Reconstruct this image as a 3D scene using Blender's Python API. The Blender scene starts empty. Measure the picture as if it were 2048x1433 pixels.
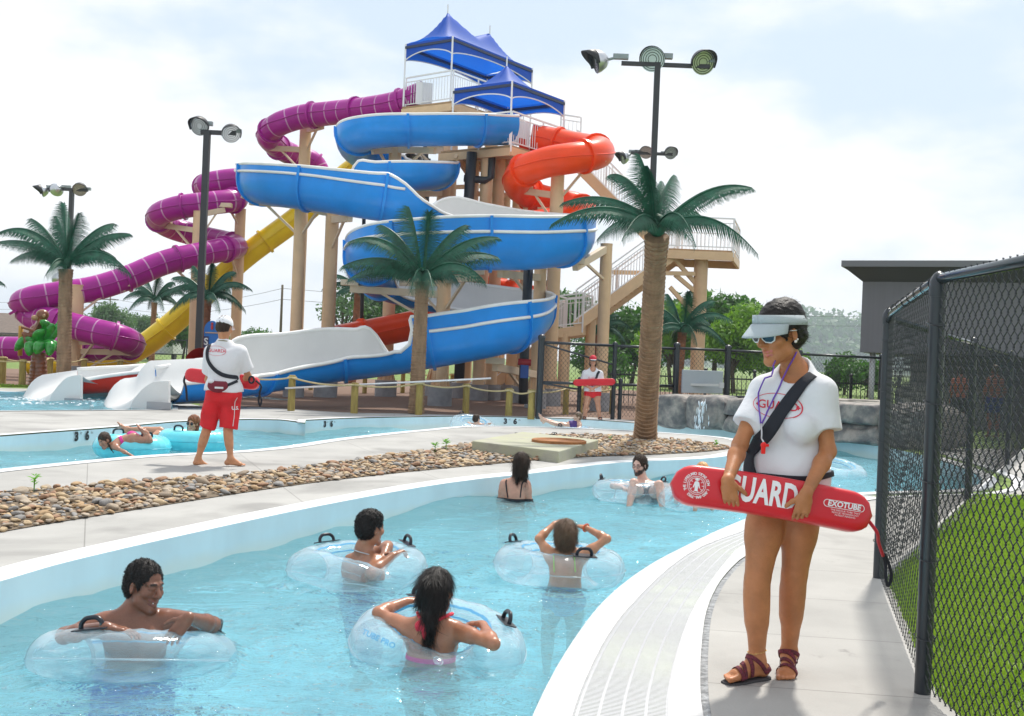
import bpy, bmesh, math, random
import numpy as np
from mathutils import Vector, Matrix, Quaternion
from mathutils.bvhtree import BVHTree
from mathutils.geometry import tessellate_polygon
random.seed(7); RNG = np.random.default_rng(7)
SC = bpy.context.scene
COL = SC.collection
PI = math.pi
# ------------------------------------------------------------------ camera model
F = 2300.0; TH = 0.0401; H = 1.42
cT, sT = math.cos(TH), math.sin(TH)
def P(px, py, d):
    dx, dy = px-1024.0, py-716.5
    u = dx*cT+dy*sT; v = -dx*sT+dy*cT
    return Vector((u/F*d, d, H-v/F*d))
def G(px, py, z=0.0):
    dx, dy = px-1024.0, py-716.5
    v = -dx*sT+dy*cT
    return P(px, py, (H-z)*F/v)
def V(*a): return Vector(a)
def catmull(pts, n=6, closed=False):
    pts = [np.array(p, float) for p in pts]
    N = len(pts); out = []
    rng = range(N if closed else N-1)
    for i in rng:
        if closed:
            p0, p1, p2, p3 = pts[(i-1) % N], pts[i], pts[(i+1) % N], pts[(i+2) % N]
        else:
            p1, p2 = pts[i], pts[i+1]
            p0 = pts[i-1] if i > 0 else 2*p1-p2
            p3 = pts[i+2] if i+2 < N else 2*p2-p1
        # centripetal-ish tangents by chord length
        d01 = max(np.linalg.norm((p1-p0)[:3]), 1e-6); d12 = max(np.linalg.norm((p2-p1)[:3]), 1e-6); d23 = max(np.linalg.norm((p3-p2)[:3]), 1e-6)
        m1 = ((p1-p0)/d01*d12 + (p2-p1)/d12*d01)/(d01+d12)*d12
        m2 = ((p2-p1)/d12*d23 + (p3-p2)/d23*d12)/(d12+d23)*d12
        for k in range(n):
            t = k/n; t2 = t*t; t3 = t2*t
            out.append((2*t3-3*t2+1)*p1+(t3-2*t2+t)*m1+(-2*t3+3*t2)*p2+(t3-t2)*m2)
    if not closed: out.append(pts[-1])
    return out
def resample(pts, step):
    pts = np.array(pts, float)
    seg = np.linalg.norm(np.diff(pts[:, :3], axis=0), axis=1)
    s = np.concatenate([[0], np.cumsum(seg)])
    n = max(2, int(round(s[-1]/step))+1)
    t = np.linspace(0, s[-1], n)
    return np.stack([np.interp(t, s, pts[:, i]) for i in range(pts.shape[1])], 1)
# ------------------------------------------------------------------ objects
def link(o): COL.objects.link(o); return o
def tag(o, label=None, cat=None, group=None, kind=None):
    if label: o['label'] = label
    if cat: o['category'] = cat
    if group: o['group'] = group
    if kind: o['kind'] = kind
    return o
def thing(name, label, cat, loc=(0, 0, 0), group=None):
    o = bpy.data.objects.new(name, None); link(o); o.location = loc
    o.empty_display_size = 0.1
    return tag(o, label, cat, group)
def mesh_obj(name, verts, faces, mat=None, parent=None, smooth=False, midx=None, label=None):
    me = bpy.data.meshes.new(name)
    if isinstance(verts, np.ndarray): verts = verts.tolist()
    if isinstance(faces, np.ndarray): faces = faces.tolist()
    me.from_pydata([tuple(v) for v in verts], [], faces)
    mats = mat if isinstance(mat, (list, tuple)) else [mat]
    for m in mats:
        if m: me.materials.append(m)
    if midx is not None: me.polygons.foreach_set('material_index', np.array(midx, np.int32))
    if smooth: me.polygons.foreach_set('use_smooth', np.ones(len(me.polygons), bool))
    me.update()
    o = bpy.data.objects.new(name, me); link(o)
    if label: o['label'] = label
    if parent: par(o, parent)
    return o
def world_of(o):
    m = Matrix.LocRotScale(o.location, o.rotation_euler if o.rotation_mode != 'QUATERNION' else o.rotation_quaternion, o.scale)
    return (world_of(o.parent) @ o.matrix_parent_inverse @ m) if o.parent else m
def par(o, p):
    o.parent = p; o.matrix_parent_inverse = world_of(p).inverted()
def copy_tree(o, parent=None):
    c = o.copy(); link(c)
    if parent: c.parent = parent; c.matrix_parent_inverse = o.matrix_parent_inverse
    for ch in list(o.children): copy_tree(ch, c)
    return c
def basis(d, up=(0, 0, 1)):
    d = Vector(d).normalized(); up = Vector(up)
    if abs(d.dot(up.normalized())) > .98: up = Vector((0, 1, 0)) if abs(d.y) < .9 else Vector((1, 0, 0))
    s = d.cross(up).normalized(); u = s.cross(d).normalized()
    return s, d, u
class MB:
    """collects shapes, builds ONE mesh object"""
    def __init__(s): s.v = []; s.f = []; s.m = []
    def add(s, vs, fs, mi=0):
        b = len(s.v); s.v += [tuple(v) for v in vs]; s.f += [tuple(b+i for i in f) for f in fs]; s.m += [mi]*len(fs); return s
    def box(s, c, size, rz=0, axes=None, mi=0):
        c = Vector(c); hx, hy, hz = size[0]/2, size[1]/2, size[2]/2
        if axes is None:
            ax = Vector((math.cos(rz), math.sin(rz), 0)); ay = Vector((-math.sin(rz), math.cos(rz), 0)); az = Vector((0, 0, 1))
        else: ax, ay, az = axes
        vs = [c+ax*(hx*i)+ay*(hy*j)+az*(hz*k) for i in (-1, 1) for j in (-1, 1) for k in (-1, 1)]
        return s.add(vs, [(0, 1, 3, 2), (4, 6, 7, 5), (0, 4, 5, 1), (2, 3, 7, 6), (0, 2, 6, 4), (1, 5, 7, 3)], mi)
    def beam(s, a, b, w, h, up=(0, 0, 1), mi=0):
        a = Vector(a); b = Vector(b); sd, d, u = basis(b-a, up)
        return s.box((a+b)/2, (w, (b-a).length, h), axes=(sd, d, u), mi=mi)
    def tube(s, pts, r, n=8, closed=False, cap=True, mi=0, up=(0, 0, 1)):
        pts = [Vector(p) for p in pts]; N = len(pts); rs = r if isinstance(r, (list, tuple, np.ndarray)) else [r]*N
        vs = []; fs = []; prev = None
        for i, p in enumerate(pts):
            if closed: t = pts[(i+1) % N]-pts[i-1]
            else: t = pts[min(i+1, N-1)]-pts[max(i-1, 0)]
            if t.length < 1e-9: t = Vector((0, 0, 1))
            t.normalize()
            if prev is None: sd, _, u = basis(t, up)
            else:
                u = prev-t*prev.dot(t)
                u = u.normalized() if u.length > 1e-6 else basis(t, up)[2]
                sd = t.cross(u)
            prev = u
            for k in range(n):
                a = 2*PI*k/n; vs.append(p+(sd*math.cos(a)+u*math.sin(a))*rs[i])
        for i in range(N if closed else N-1):
            j = (i+1) % N
            for k in range(n):
                l = (k+1) % n; fs.append((i*n+k, i*n+l, j*n+l, j*n+k))
        if cap and not closed:
            fs.append(tuple(range(n-1, -1, -1))); fs.append(tuple((N-1)*n+k for k in range(n)))
        return s.add(vs, fs, mi)
    def cyl(s, a, b, r, n=16, r2=None, mi=0): return s.tube([a, b], [r, r if r2 is None else r2], n, mi=mi)
    def lathe(s, c, prof, n=24, axis=(0, 0, 1), mi=0):
        c = Vector(c); sd, d, u = basis(axis)
        vs = []; fs = []
        for (r, z) in prof:
            for k in range(n):
                a = 2*PI*k/n; vs.append(c+d*z+(sd*math.cos(a)+u*math.sin(a))*r)
        for i in range(len(prof)-1):
            for k in range(n):
                l = (k+1) % n; fs.append((i*n+k, i*n+l, (i+1)*n+l, (i+1)*n+k))
        fs.append(tuple(range(n-1, -1, -1))); fs.append(tuple((len(prof)-1)*n+k for k in range(n)))
        return s.add(vs, fs, mi)
    def prism(s, poly, ext, mi=0):
        """planar polygon (3d points) extruded by vector ext"""
        poly = [Vector(p) for p in poly]; ext = Vector(ext); n = len(poly)
        vs = poly+[p+ext for p in poly]
        tri = tessellate_polygon([poly])
        fs = [tuple(t) for t in tri]+[tuple(n+i for i in reversed(t)) for t in tri]
        fs += [(i, (i+1) % n, n+(i+1) % n, n+i) for i in range(n)]
        return s.add(vs, fs, mi)
    def sphere(s, c, r, n=12, m=8, sc=(1, 1, 1), mi=0):
        c = Vector(c); vs = [c+Vector((0, 0, r*sc[2]))]; fs = []
        for i in range(1, m):
            a = PI*i/m
            for k in range(n):
                b = 2*PI*k/n; vs.append(c+Vector((r*sc[0]*math.sin(a)*math.cos(b), r*sc[1]*math.sin(a)*math.sin(b), r*sc[2]*math.cos(a))))
        vs.append(c-Vector((0, 0, r*sc[2])))
        for k in range(n): fs.append((0, 1+k, 1+(k+1) % n))
        for i in range(m-2):
            for k in range(n):
                l = (k+1) % n; a = 1+i*n; fs.append((a+k, a+n+k, a+n+l, a+l))
        e = len(vs)-1; a = 1+(m-2)*n
        for k in range(n): fs.append((e, a+(k+1) % n, a+k))
        return s.add(vs, fs, mi)
    def build(s, name, mat, parent=None, smooth=False, label=None, auto=None):
        o = mesh_obj(name, s.v, s.f, mat, parent, smooth, s.m if isinstance(mat, (list, tuple)) else None, label)
        if auto: fixn(o); sharp(o, auto)
        return o
def fixn(o):
    bm = bmesh.new(); bm.from_mesh(o.data); bmesh.ops.recalc_face_normals(bm, faces=bm.faces); bm.to_mesh(o.data); bm.free()
def sharp(o, ang=35):
    bm = bmesh.new(); bm.from_mesh(o.data); a = math.radians(ang)
    for f in bm.faces: f.smooth = True
    for e in bm.edges:
        if len(e.link_faces) == 2:
            try:
                if e.calc_face_angle() > a: e.smooth = False
            except ValueError: pass
    bm.to_mesh(o.data); bm.free()
def bevel(o, w=0.01, seg=2):
    m = o.modifiers.new('bevel', 'BEVEL'); m.width = w; m.segments = seg; m.limit_method = 'ANGLE'
# ------------------------------------------------------------------ materials
MATS = {}
def nt(m):
    m.use_nodes = True; return m.node_tree.nodes, m.node_tree.links
def mat(name, col, rough=.6, metal=0., spec=.5, var=0., vs=8., bump=0., bs=40., coord='Object', col2=None, detail=4, coat=0., vcol=None, streak=None, sss=0.):
    """principled with noise-driven colour variation and bump"""
    if name in MATS: return MATS[name]
    m = bpy.data.materials.new(name); N, L = nt(m); b = N['Principled BSDF']; MATS[name] = m
    c = (*col, 1)
    b.inputs['Base Color'].default_value = c; b.inputs['Roughness'].default_value = rough; b.inputs['Metallic'].default_value = metal
    b.inputs['Specular IOR Level'].default_value = spec; b.inputs['Coat Weight'].default_value = coat
    if sss: b.inputs['Subsurface Weight'].default_value = sss; b.inputs['Subsurface Radius'].default_value = (.02, .008, .004); b.inputs['Subsurface Scale'].default_value = .5
    tc = N.new('ShaderNodeTexCoord'); out = None
    src = tc.outputs[coord]
    if streak:
        mp = N.new('ShaderNodeMapping'); mp.inputs['Scale'].default_value = streak; L.new(src, mp.inputs['Vector']); src = mp.outputs[0]
    if vcol:
        a = N.new('ShaderNodeAttribute'); a.attribute_name = vcol; out = a.outputs['Color']
    if var or col2:
        n = N.new('ShaderNodeTexNoise'); n.inputs['Scale'].default_value = vs; n.inputs['Detail'].default_value = detail; n.inputs['Roughness'].default_value = .6
        L.new(src, n.inputs['Vector'])
        if col2:
            r = N.new('ShaderNodeMapRange'); r.inputs[1].default_value = .38; r.inputs[2].default_value = .62
            L.new(n.outputs['Fac'], r.inputs[0])
            mx = N.new('ShaderNodeMix'); mx.data_type = 'RGBA'; L.new(r.outputs[0], mx.inputs['Factor'])
            mx.inputs['A'].default_value = c; mx.inputs['B'].default_value = (*col2, 1); out = mx.outputs['Result']
        if var:
            r = N.new('ShaderNodeMapRange'); r.inputs[1].default_value = .3; r.inputs[2].default_value = .7; r.inputs[3].default_value = 1-var; r.inputs[4].default_value = 1+var
            L.new(n.outputs['Fac'], r.inputs[0])
            mx = N.new('ShaderNodeMix'); mx.data_type = 'RGBA'; mx.blend_type = 'MULTIPLY'; mx.inputs['Factor'].default_value = 1
            if out is None: mx.inputs['A'].default_value = c
            else: L.new(out, mx.inputs['A'])
            L.new(r.outputs[0], mx.inputs['B']); out = mx.outputs['Result']
    if out is not None: L.new(out, b.inputs['Base Color'])
    if bump:
        n2 = N.new('ShaderNodeTexNoise'); n2.inputs['Scale'].default_value = bs; n2.inputs['Detail'].default_value = 5
        L.new(src, n2.inputs['Vector'])
        bp = N.new('ShaderNodeBump'); bp.inputs['Strength'].default_value = bump; bp.inputs['Distance'].default_value = .02
        L.new(n2.outputs['Fac'], bp.inputs['Height']); L.new(bp.outputs[0], b.inputs['Normal'])
    return m
def poly_sheet(name, outer, z, m, holes=(), kind='structure', parent=None):
    loops = [[Vector((p[0], p[1], z)) for p in outer]]+[[Vector((p[0], p[1], z)) for p in h] for h in holes]
    tri = tessellate_polygon(loops); vs = [v for l in loops for v in l]
    fs = []
    for t in tri:
        a, b, c = (vs[i] for i in t)
        fs.append(t if (b-a).cross(c-a).z > 0 else (t[0], t[2], t[1]))
    o = mesh_obj(name, vs, fs, m, parent)
    if kind: o['kind'] = kind
    return o
def offset2(pts, d):
    """offset an open 2-D polyline to its left by d"""
    pts = np.array([(p[0], p[1]) for p in pts]); t = np.gradient(pts, axis=0); t /= np.maximum(np.linalg.norm(t, axis=1, keepdims=True), 1e-9)
    return pts+np.stack([-t[:, 1], t[:, 0]], 1)*d
def strip(name, a, b, za, zb, m, kind='structure', parent=None, smooth=True):
    n = len(a); vs = [(p[0], p[1], za) for p in a]+[(p[0], p[1], zb) for p in b]
    fs = [(i, i+1, n+i+1, n+i) for i in range(n-1)]
    o = mesh_obj(name, vs, fs, m, parent, smooth)
    if kind: o['kind'] = kind
    return o
def in_poly(x, y, poly):
    poly = np.array([(p[0], p[1]) for p in poly]); x = np.asarray(x); y = np.asarray(y); ins = np.zeros(x.shape, bool)
    j = len(poly)-1
    for i in range(len(poly)):
        xi, yi = poly[i]; xj, yj = poly[j]
        c = ((yi > y) != (yj > y)) & (x < (xj-xi)*(y-yi)/(yj-yi+1e-12)+xi)
        ins ^= c; j = i
    return ins
def text_mesh(txt, size=1., bold=0., shear=0., sx=1., spacing=1., res=3):
    """returns (verts Nx2, tris) of centred lettering"""
    cu = bpy.data.curves.new('t', 'FONT'); cu.body = txt; cu.size = size; cu.offset = bold; cu.shear = shear
    cu.align_x = 'CENTER'; cu.align_y = 'CENTER'; cu.space_character = spacing; cu.resolution_u = res
    o = bpy.data.objects.new('t', cu); link(o)
    dg = bpy.context.evaluated_depsgraph_get()
    me = bpy.data.meshes.new_from_object(o.evaluated_get(dg))
    bpy.data.objects.remove(o); bpy.data.curves.remove(cu)
    bm = bmesh.new(); bm.from_mesh(me); bmesh.ops.triangulate(bm, faces=bm.faces)
    for _ in range(2):
        es = [e for e in bm.edges if e.calc_length() > size*.3]
        if es: bmesh.ops.subdivide_edges(bm, edges=es, cuts=1, use_grid_fill=False); bmesh.ops.triangulate(bm, faces=bm.faces)
    vs = np.array([(v.co.x*sx, v.co.y) for v in bm.verts]); bm.verts.index_update()
    fs = [tuple(v.index for v in f.verts) for f in bm.faces]
    bm.free(); bpy.data.meshes.remove(me)
    return vs, fs
def flat_text(mb, txt, c, right, up, size, bold=0., off=.003, mi=0, **k):
    vs, fs = text_mesh(txt, size, bold, **k); c = Vector(c); right = Vector(right).normalized(); up = Vector(up).normalized(); n = right.cross(up)
    mb.add([c+right*float(a)+up*float(b)+n*off for a, b in vs], fs, mi)
# ================================================================== camera, light, sky
cam = bpy.data.cameras.new('camera'); co = bpy.data.objects.new('camera', cam); link(co)
cam.sensor_width = 36; cam.lens = 36*F/2048; cam.clip_start = .05; cam.clip_end = 6000
co.matrix_world = Matrix.Translation((0, 0, H)) @ Matrix.Rotation(PI/2, 4, 'X') @ Matrix.Rotation(TH, 4, 'Z')
SC.camera = co
SUN_EL, SUN_AZ = math.radians(58), math.radians(22)       # azimuth measured from +Y towards +X
sd = bpy.data.lights.new('sun', 'SUN'); sd.energy = 3.5; sd.angle = math.radians(3.5); sd.color = (1, .95, .87)
so = bpy.data.objects.new('sun', sd); link(so)
to_sun = Vector((math.sin(SUN_AZ)*math.cos(SUN_EL), math.cos(SUN_AZ)*math.cos(SUN_EL), math.sin(SUN_EL)))
so.rotation_euler = to_sun.to_track_quat('Z', 'Y').to_euler()
wd = bpy.data.worlds.new('World'); SC.world = wd; wd.use_nodes = True
N, L = wd.node_tree.nodes, wd.node_tree.links
bg = N['Background']
sky = N.new('ShaderNodeTexSky'); sky.sky_type = 'NISHITA'; sky.sun_disc = False; sky.sun_elevation = SUN_EL; sky.sun_rotation = SUN_AZ
sky.air_density = 1.2; sky.dust_density = 2.5
tc = N.new('ShaderNodeTexCoord')
mp = N.new('ShaderNodeMapping'); mp.inputs['Scale'].default_value = (1, 1, 2.2); mp.inputs['Location'].default_value = (.35, .1, .25)
L.new(tc.outputs['Generated'], mp.inputs['Vector'])
n1 = N.new('ShaderNodeTexNoise'); n1.inputs['Scale'].default_value = 3.2; n1.inputs['Detail'].default_value = 6; n1.inputs['Roughness'].default_value = .52
L.new(mp.outputs[0], n1.inputs['Vector'])
r1 = N.new('ShaderNodeMapRange'); r1.interpolation_type = 'SMOOTHSTEP'; r1.inputs[1].default_value = .37; r1.inputs[2].default_value = .56
L.new(n1.outputs['Fac'], r1.inputs[0])
sc_ = N.new('ShaderNodeMix'); sc_.data_type = 'RGBA'; sc_.blend_type = 'MULTIPLY'; sc_.inputs['Factor'].default_value = 1
L.new(sky.outputs[0], sc_.inputs['A']); sc_.inputs['B'].default_value = (.12, .12, .12, 1)
veil = N.new('ShaderNodeMix'); veil.data_type = 'RGBA'; veil.inputs['Factor'].default_value = .86
L.new(sc_.outputs['Result'], veil.inputs['A']); veil.inputs['B'].default_value = (.66, .78, .90, 1)
cl = N.new('ShaderNodeMix'); cl.data_type = 'RGBA'
L.new(r1.outputs[0], cl.inputs['Factor']); L.new(veil.outputs['Result'], cl.inputs['A']); cl.inputs['B'].default_value = (.97, .98, 1.0, 1)
L.new(cl.outputs['Result'], bg.inputs['Color']); bg.inputs['Strength'].default_value = .88
SC.view_settings.view_transform = 'Standard'; SC.view_settings.look = 'None'; SC.view_settings.exposure = 0.37; SC.view_settings.gamma = 1
SC.cycles.use_denoising = True
try: SC.cycles.denoiser = 'OPENIMAGEDENOISE'
except Exception: pass
SC.cycles.max_bounces = 10; SC.cycles.transparent_max_bounces = 24; SC.cycles.transmission_bounces = 8; SC.cycles.diffuse_bounces = 4
SC.cycles.sample_clamp_indirect = 6
# ================================================================== pools, decks, ground
WZ = -.25
def curve(px, n=5, z=0., pre=(), post=()):
    pts = [(*p, 0) for p in pre]+[tuple(G(x, y, z)) for x, y in px]+[(*p, 0) for p in post]
    return [(p[0], p[1]) for p in catmull([(a, b) for a, b, *_ in pts], n)]
near_edge = curve([(1064, 1433), (1103, 1352), (1154, 1269), (1205, 1204), (1297, 1131), (1382, 1086), (1477, 1043), (1672, 988), (1748, 983)], pre=[(-.6, -6), (-.05, 2.2)], post=[(5.7, 14.5), (6.6, 16), (7.1, 18), (7.4, 20.5)])
far_edge = curve([(1760, 890), (1650, 878), (1470, 861), (1313, 849), (1180, 839), (1040, 834), (940, 832), (840, 833), (700, 836), (612, 840)], post=[]) 
far_edge2 = curve([(610, 846), (556, 839), (394, 841), (242, 853), (0, 871), (-400, 905)], n=3, post=[(-30, 10), (-30, -8)])
POOL = near_edge+far_edge+far_edge2
isl_far = curve([(1506, 893), (1490, 883), (1464, 877), (1313, 864), (1172, 857), (1040, 853), (958, 852), (840, 860), (684, 876), (470, 902), (303, 910), (150, 923), (0, 938), (-400, 985)], post=[(-22, 8)])
isl_near = curve([(-600, 1330), (-200, 1215), (0, 1163), (109, 1131), (219, 1104), (383, 1067), (640, 1012), (960, 958), (1065, 947), (1224, 927), (1435, 915), (1485, 906)], pre=[(-18, 4)])
ISL = isl_far+isl_near
SPL = [tuple(G(x, y))[:2] for x, y in [(-600, 832), (-100, 822), (345, 819), (345, 804), (150, 790), (-100, 778), (-500, 768)]]
concrete = mat('concrete', (.50, .49, .48), .85, var=.10, vs=1.3, bump=.25, bs=60)
def concrete_jointed(name, col, joint, ang=0., offs=0., two=True):
    m = mat(name, col, .85, var=.13, vs=.9, bump=.2, bs=70); N, L = nt(m); b = N['Principled BSDF']
    src = b.inputs['Base Color'].links[0].from_socket
    tc = N.new('ShaderNodeTexCoord'); mp = N.new('ShaderNodeMapping'); mp.inputs['Rotation'].default_value = (0, 0, ang); mp.inputs['Location'].default_value = (offs, offs, 0); L.new(tc.outputs['Object'], mp.inputs[0])
    bt = N.new('ShaderNodeTexBrick'); bt.offset = 0; bt.inputs['Scale'].default_value = 1; bt.inputs['Mortar Size'].default_value = .006; bt.inputs['Mortar Smooth'].default_value = .3
    bt.inputs['Brick Width'].default_value = joint[0]; bt.inputs['Row Height'].default_value = joint[1]
    bt.inputs['Color1'].default_value = (1, 1, 1, 1); bt.inputs['Color2'].default_value = (.95, .95, .95, 1); bt.inputs['Mortar'].default_value = (.62, .62, .61, 1)
    L.new(mp.outputs[0], bt.inputs['Vector'])
    # dark damp blotches with their own shape
    n = N.new('ShaderNodeTexNoise'); n.inputs['Scale'].default_value = .8; n.inputs['Detail'].default_value = 7; n.inputs['Distortion'].default_value = .6; L.new(tc.outputs['Object'], n.inputs['Vector'])
    r = N.new('ShaderNodeMapRange'); r.inputs[1].default_value = .53; r.inputs[2].default_value = .66; r.inputs[3].default_value = 1; r.inputs[4].default_value = .74; L.new(n.outputs['Fac'], r.inputs[0])
    m1 = N.new('ShaderNodeMix'); m1.data_type = 'RGBA'; m1.blend_type = 'MULTIPLY'; m1.inputs['Factor'].default_value = 1; L.new(src, m1.inputs['A']); L.new(bt.outputs['Color'], m1.inputs['B'])
    m2 = N.new('ShaderNodeMix'); m2.data_type = 'RGBA'; m2.blend_type = 'MULTIPLY'; m2.inputs['Factor'].default_value = 1; L.new(m1.outputs['Result'], m2.inputs['A']); L.new(r.outputs[0], m2.inputs['B'])
    n3 = N.new('ShaderNodeTexNoise'); n3.inputs['Scale'].default_value = 3.2; n3.inputs['Detail'].default_value = 8; n3.inputs['Roughness'].default_value = .7; L.new(tc.outputs['Object'], n3.inputs['Vector'])
    r3 = N.new('ShaderNodeMapRange'); r3.inputs[1].default_value = .62; r3.inputs[2].default_value = .70; r3.inputs[3].default_value = 1; r3.inputs[4].default_value = .66; L.new(n3.outputs['Fac'], r3.inputs[0])
    m3 = N.new('ShaderNodeMix'); m3.data_type = 'RGBA'; m3.blend_type = 'MULTIPLY'; m3.inputs['Factor'].default_value = 1; L.new(m2.outputs['Result'], m3.inputs['A']); L.new(r3.outputs[0], m3.inputs['B'])
    L.new(m3.outputs['Result'], b.inputs['Base Color']); return m
deck_near = concrete_jointed('deck concrete near', (.375, .365, .345), (3.0, 1.05), .12)
deck_isl = concrete_jointed('deck concrete island', (.37, .365, .35), (1.9, 60), -.35)
deck_far = concrete_jointed('deck concrete far', (.38, .375, .36), (2.4, 2.4), -.1)
white_paint = mat('white pool paint', (.68, .70, .71), .5, var=.03, vs=3)
pale_wall = mat('pale blue pool paint', (.55, .71, .76), .45, var=.07, vs=2, streak=(1, 1, .4))
# scum line a hand's width above the water
N, L = nt(pale_wall); b = N['Principled BSDF']; src = b.inputs['Base Color'].links[0].from_socket; ge = N.new('ShaderNodeNewGeometry'); sx_ = N.new('ShaderNodeSeparateXYZ'); L.new(ge.outputs['Position'], sx_.inputs[0])
nn_ = N.new('ShaderNodeTexNoise'); nn_.inputs['Scale'].default_value = 2.5; L.new(ge.outputs['Position'], nn_.inputs['Vector']); ma = N.new('ShaderNodeMath'); ma.operation = 'MULTIPLY_ADD'; ma.inputs[1].default_value = .10; L.new(nn_.outputs['Fac'], ma.inputs[0]); L.new(sx_.outputs['Z'], ma.inputs[2])
mr = N.new('ShaderNodeMapRange'); mr.inputs[1].default_value = -.19; mr.inputs[2].default_value = -.10; mr.inputs[3].default_value = .6; mr.inputs[4].default_value = 0; L.new(ma.outputs[0], mr.inputs[0])
mx = N.new('ShaderNodeMix'); mx.data_type = 'RGBA'; L.new(mr.outputs[0], mx.inputs['Factor']); L.new(src, mx.inputs['A']); mx.inputs['B'].default_value = (.60, .66, .60, 1); L.new(mx.outputs['Result'], b.inputs['Base Color'])
floor_m = mat('pool floor paint with ripple light', (.66, .92, .985), .6, var=.36, vs=2.6)  # blotchy light and dark painted into the floor colour in place of caustics
grass_g = mat('lawn soil', (.10, .17, .025), .9, var=.35, vs=3, bump=.6, bs=60, col2=(.16, .23, .045))
# one ground sheet with holes for the two pools; gently rising hills are added far away
big = [(-1200, -200), (1200, -200), (1200, 1400), (-1200, 1400)]
poly_sheet('ground', big, -.02, grass_g, [POOL, SPL])
# pool floor
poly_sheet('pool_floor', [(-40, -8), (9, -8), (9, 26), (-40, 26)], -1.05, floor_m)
strip('pool_wall', [p for p in POOL]+[POOL[0]], [p for p in POOL]+[POOL[0]], -.02, -1.06, pale_wall)
# water ------------------------------------------------------------
def waves(x, y, amp=1., seed=3, n=26):
    rg = np.random.default_rng(seed); z = np.zeros_like(x)
    for i in range(n):
        lam = .28*1.13**i*rg.uniform(.8, 1.2); a = rg.uniform(0, 2*PI); k = 2*PI/lam
        wx = x+.12*np.sin(y*1.7+i); wy = y+.12*np.sin(x*1.9-i)
        z += amp*.0044*lam**.75*np.sin(k*(wx*math.cos(a)+wy*math.sin(a))+rg.uniform(0, 6.28))
    return z
def water_mat(name, tint, dif=(.50, .85, .98), fac=.66, mixd=.13, sc=1.0):
    m = bpy.data.materials.new(name); N, L = nt(m); N.remove(N['Principled BSDF']); out = N['Material Output']
    tc = N.new('ShaderNodeTexCoord')
    n1 = N.new('ShaderNodeTexNoise'); n1.inputs['Scale'].default_value = 1.9*sc; n1.inputs['Detail'].default_value = 4; n1.inputs['Distortion'].default_value = .9
    mp = N.new('ShaderNodeMapping'); mp.inputs['Scale'].default_value = (1, 1.7, 1); L.new(tc.outputs['Object'], mp.inputs[0]); L.new(mp.outputs[0], n1.inputs['Vector'])
    n2 = N.new('ShaderNodeTexNoise'); n2.inputs['Scale'].default_value = 9*sc; n2.inputs['Detail'].default_value = 3; n2.inputs['Distortion'].default_value = 1.2; L.new(mp.outputs[0], n2.inputs['Vector'])
    ad = N.new('ShaderNodeMath'); ad.operation = 'MULTIPLY_ADD'; ad.inputs[1].default_value = .28; L.new(n2.outputs['Fac'], ad.inputs[0]); L.new(n1.outputs['Fac'], ad.inputs[2])
    bp = N.new('ShaderNodeBump'); bp.inputs['Strength'].default_value = 1.0; bp.inputs['Distance'].default_value = .30; L.new(ad.outputs[0], bp.inputs['Height'])
    rf = N.new('ShaderNodeBsdfRefraction'); rf.inputs['IOR'].default_value = 1.3; rf.inputs['Roughness'].default_value = 0; rf.inputs['Color'].default_value = (*tint, 1); L.new(bp.outputs[0], rf.inputs['Normal'])
    tr = N.new('ShaderNodeBsdfTransparent'); tr.inputs['Color'].default_value = (*tint, 1)
    mx = N.new('ShaderNodeMixShader'); mx.inputs[0].default_value = fac; L.new(tr.outputs[0], mx.inputs[1]); L.new(rf.outputs[0], mx.inputs[2])
    df = N.new('ShaderNodeBsdfDiffuse'); df.inputs['Color'].default_value = (*dif, 1)
    mx2 = N.new('ShaderNodeMixShader'); mx2.inputs[0].default_value = mixd; L.new(mx.outputs[0], mx2.inputs[1]); L.new(df.outputs[0], mx2.inputs[2])
    gl = N.new('ShaderNodeBsdfGlossy'); gl.inputs['Roughness'].default_value = .02; L.new(bp.outputs[0], gl.inputs['Normal'])
    fr = N.new('ShaderNodeFresnel'); fr.inputs['IOR'].default_value = 1.33; L.new(bp.outputs[0], fr.inputs['Normal'])
    mx3 = N.new('ShaderNodeMixShader'); L.new(fr.outputs[0], mx3.inputs[0]); L.new(mx2.outputs[0], mx3.inputs[1]); L.new(gl.outputs[0], mx3.inputs[2])
    L.new(mx3.outputs[0], out.inputs['Surface']); return m
water_m = water_mat('pool water', (.66, .925, .985))
def water_grid(name, xs, ys, z0, m, amp=1.):
    X, Y = np.meshgrid(xs, ys); Z = z0+waves(X, Y, amp); nx, ny = len(xs), len(ys)
    vs = np.stack([X.ravel(), Y.ravel(), Z.ravel()], 1); i = np.arange(nx*ny).reshape(ny, nx)
    fs = np.stack([i[:-1, :-1], i[:-1, 1:], i[1:, 1:], i[1:, :-1]], -1).reshape(-1, 4)
    o = mesh_obj(name, vs, fs, m, None, True); o['kind'] = 'structure'; return o
def geo(a, b, s0, s1):
    out = [a]; 
    while out[-1] < b: out.append(out[-1]+s0+(s1-s0)*(out[-1]-a)/(b-a))
    return np.array(out)
water_grid('river_water', np.arange(-24, 8.6, .09), geo(1.5, 25, .06, .16), WZ, water_m)
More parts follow.
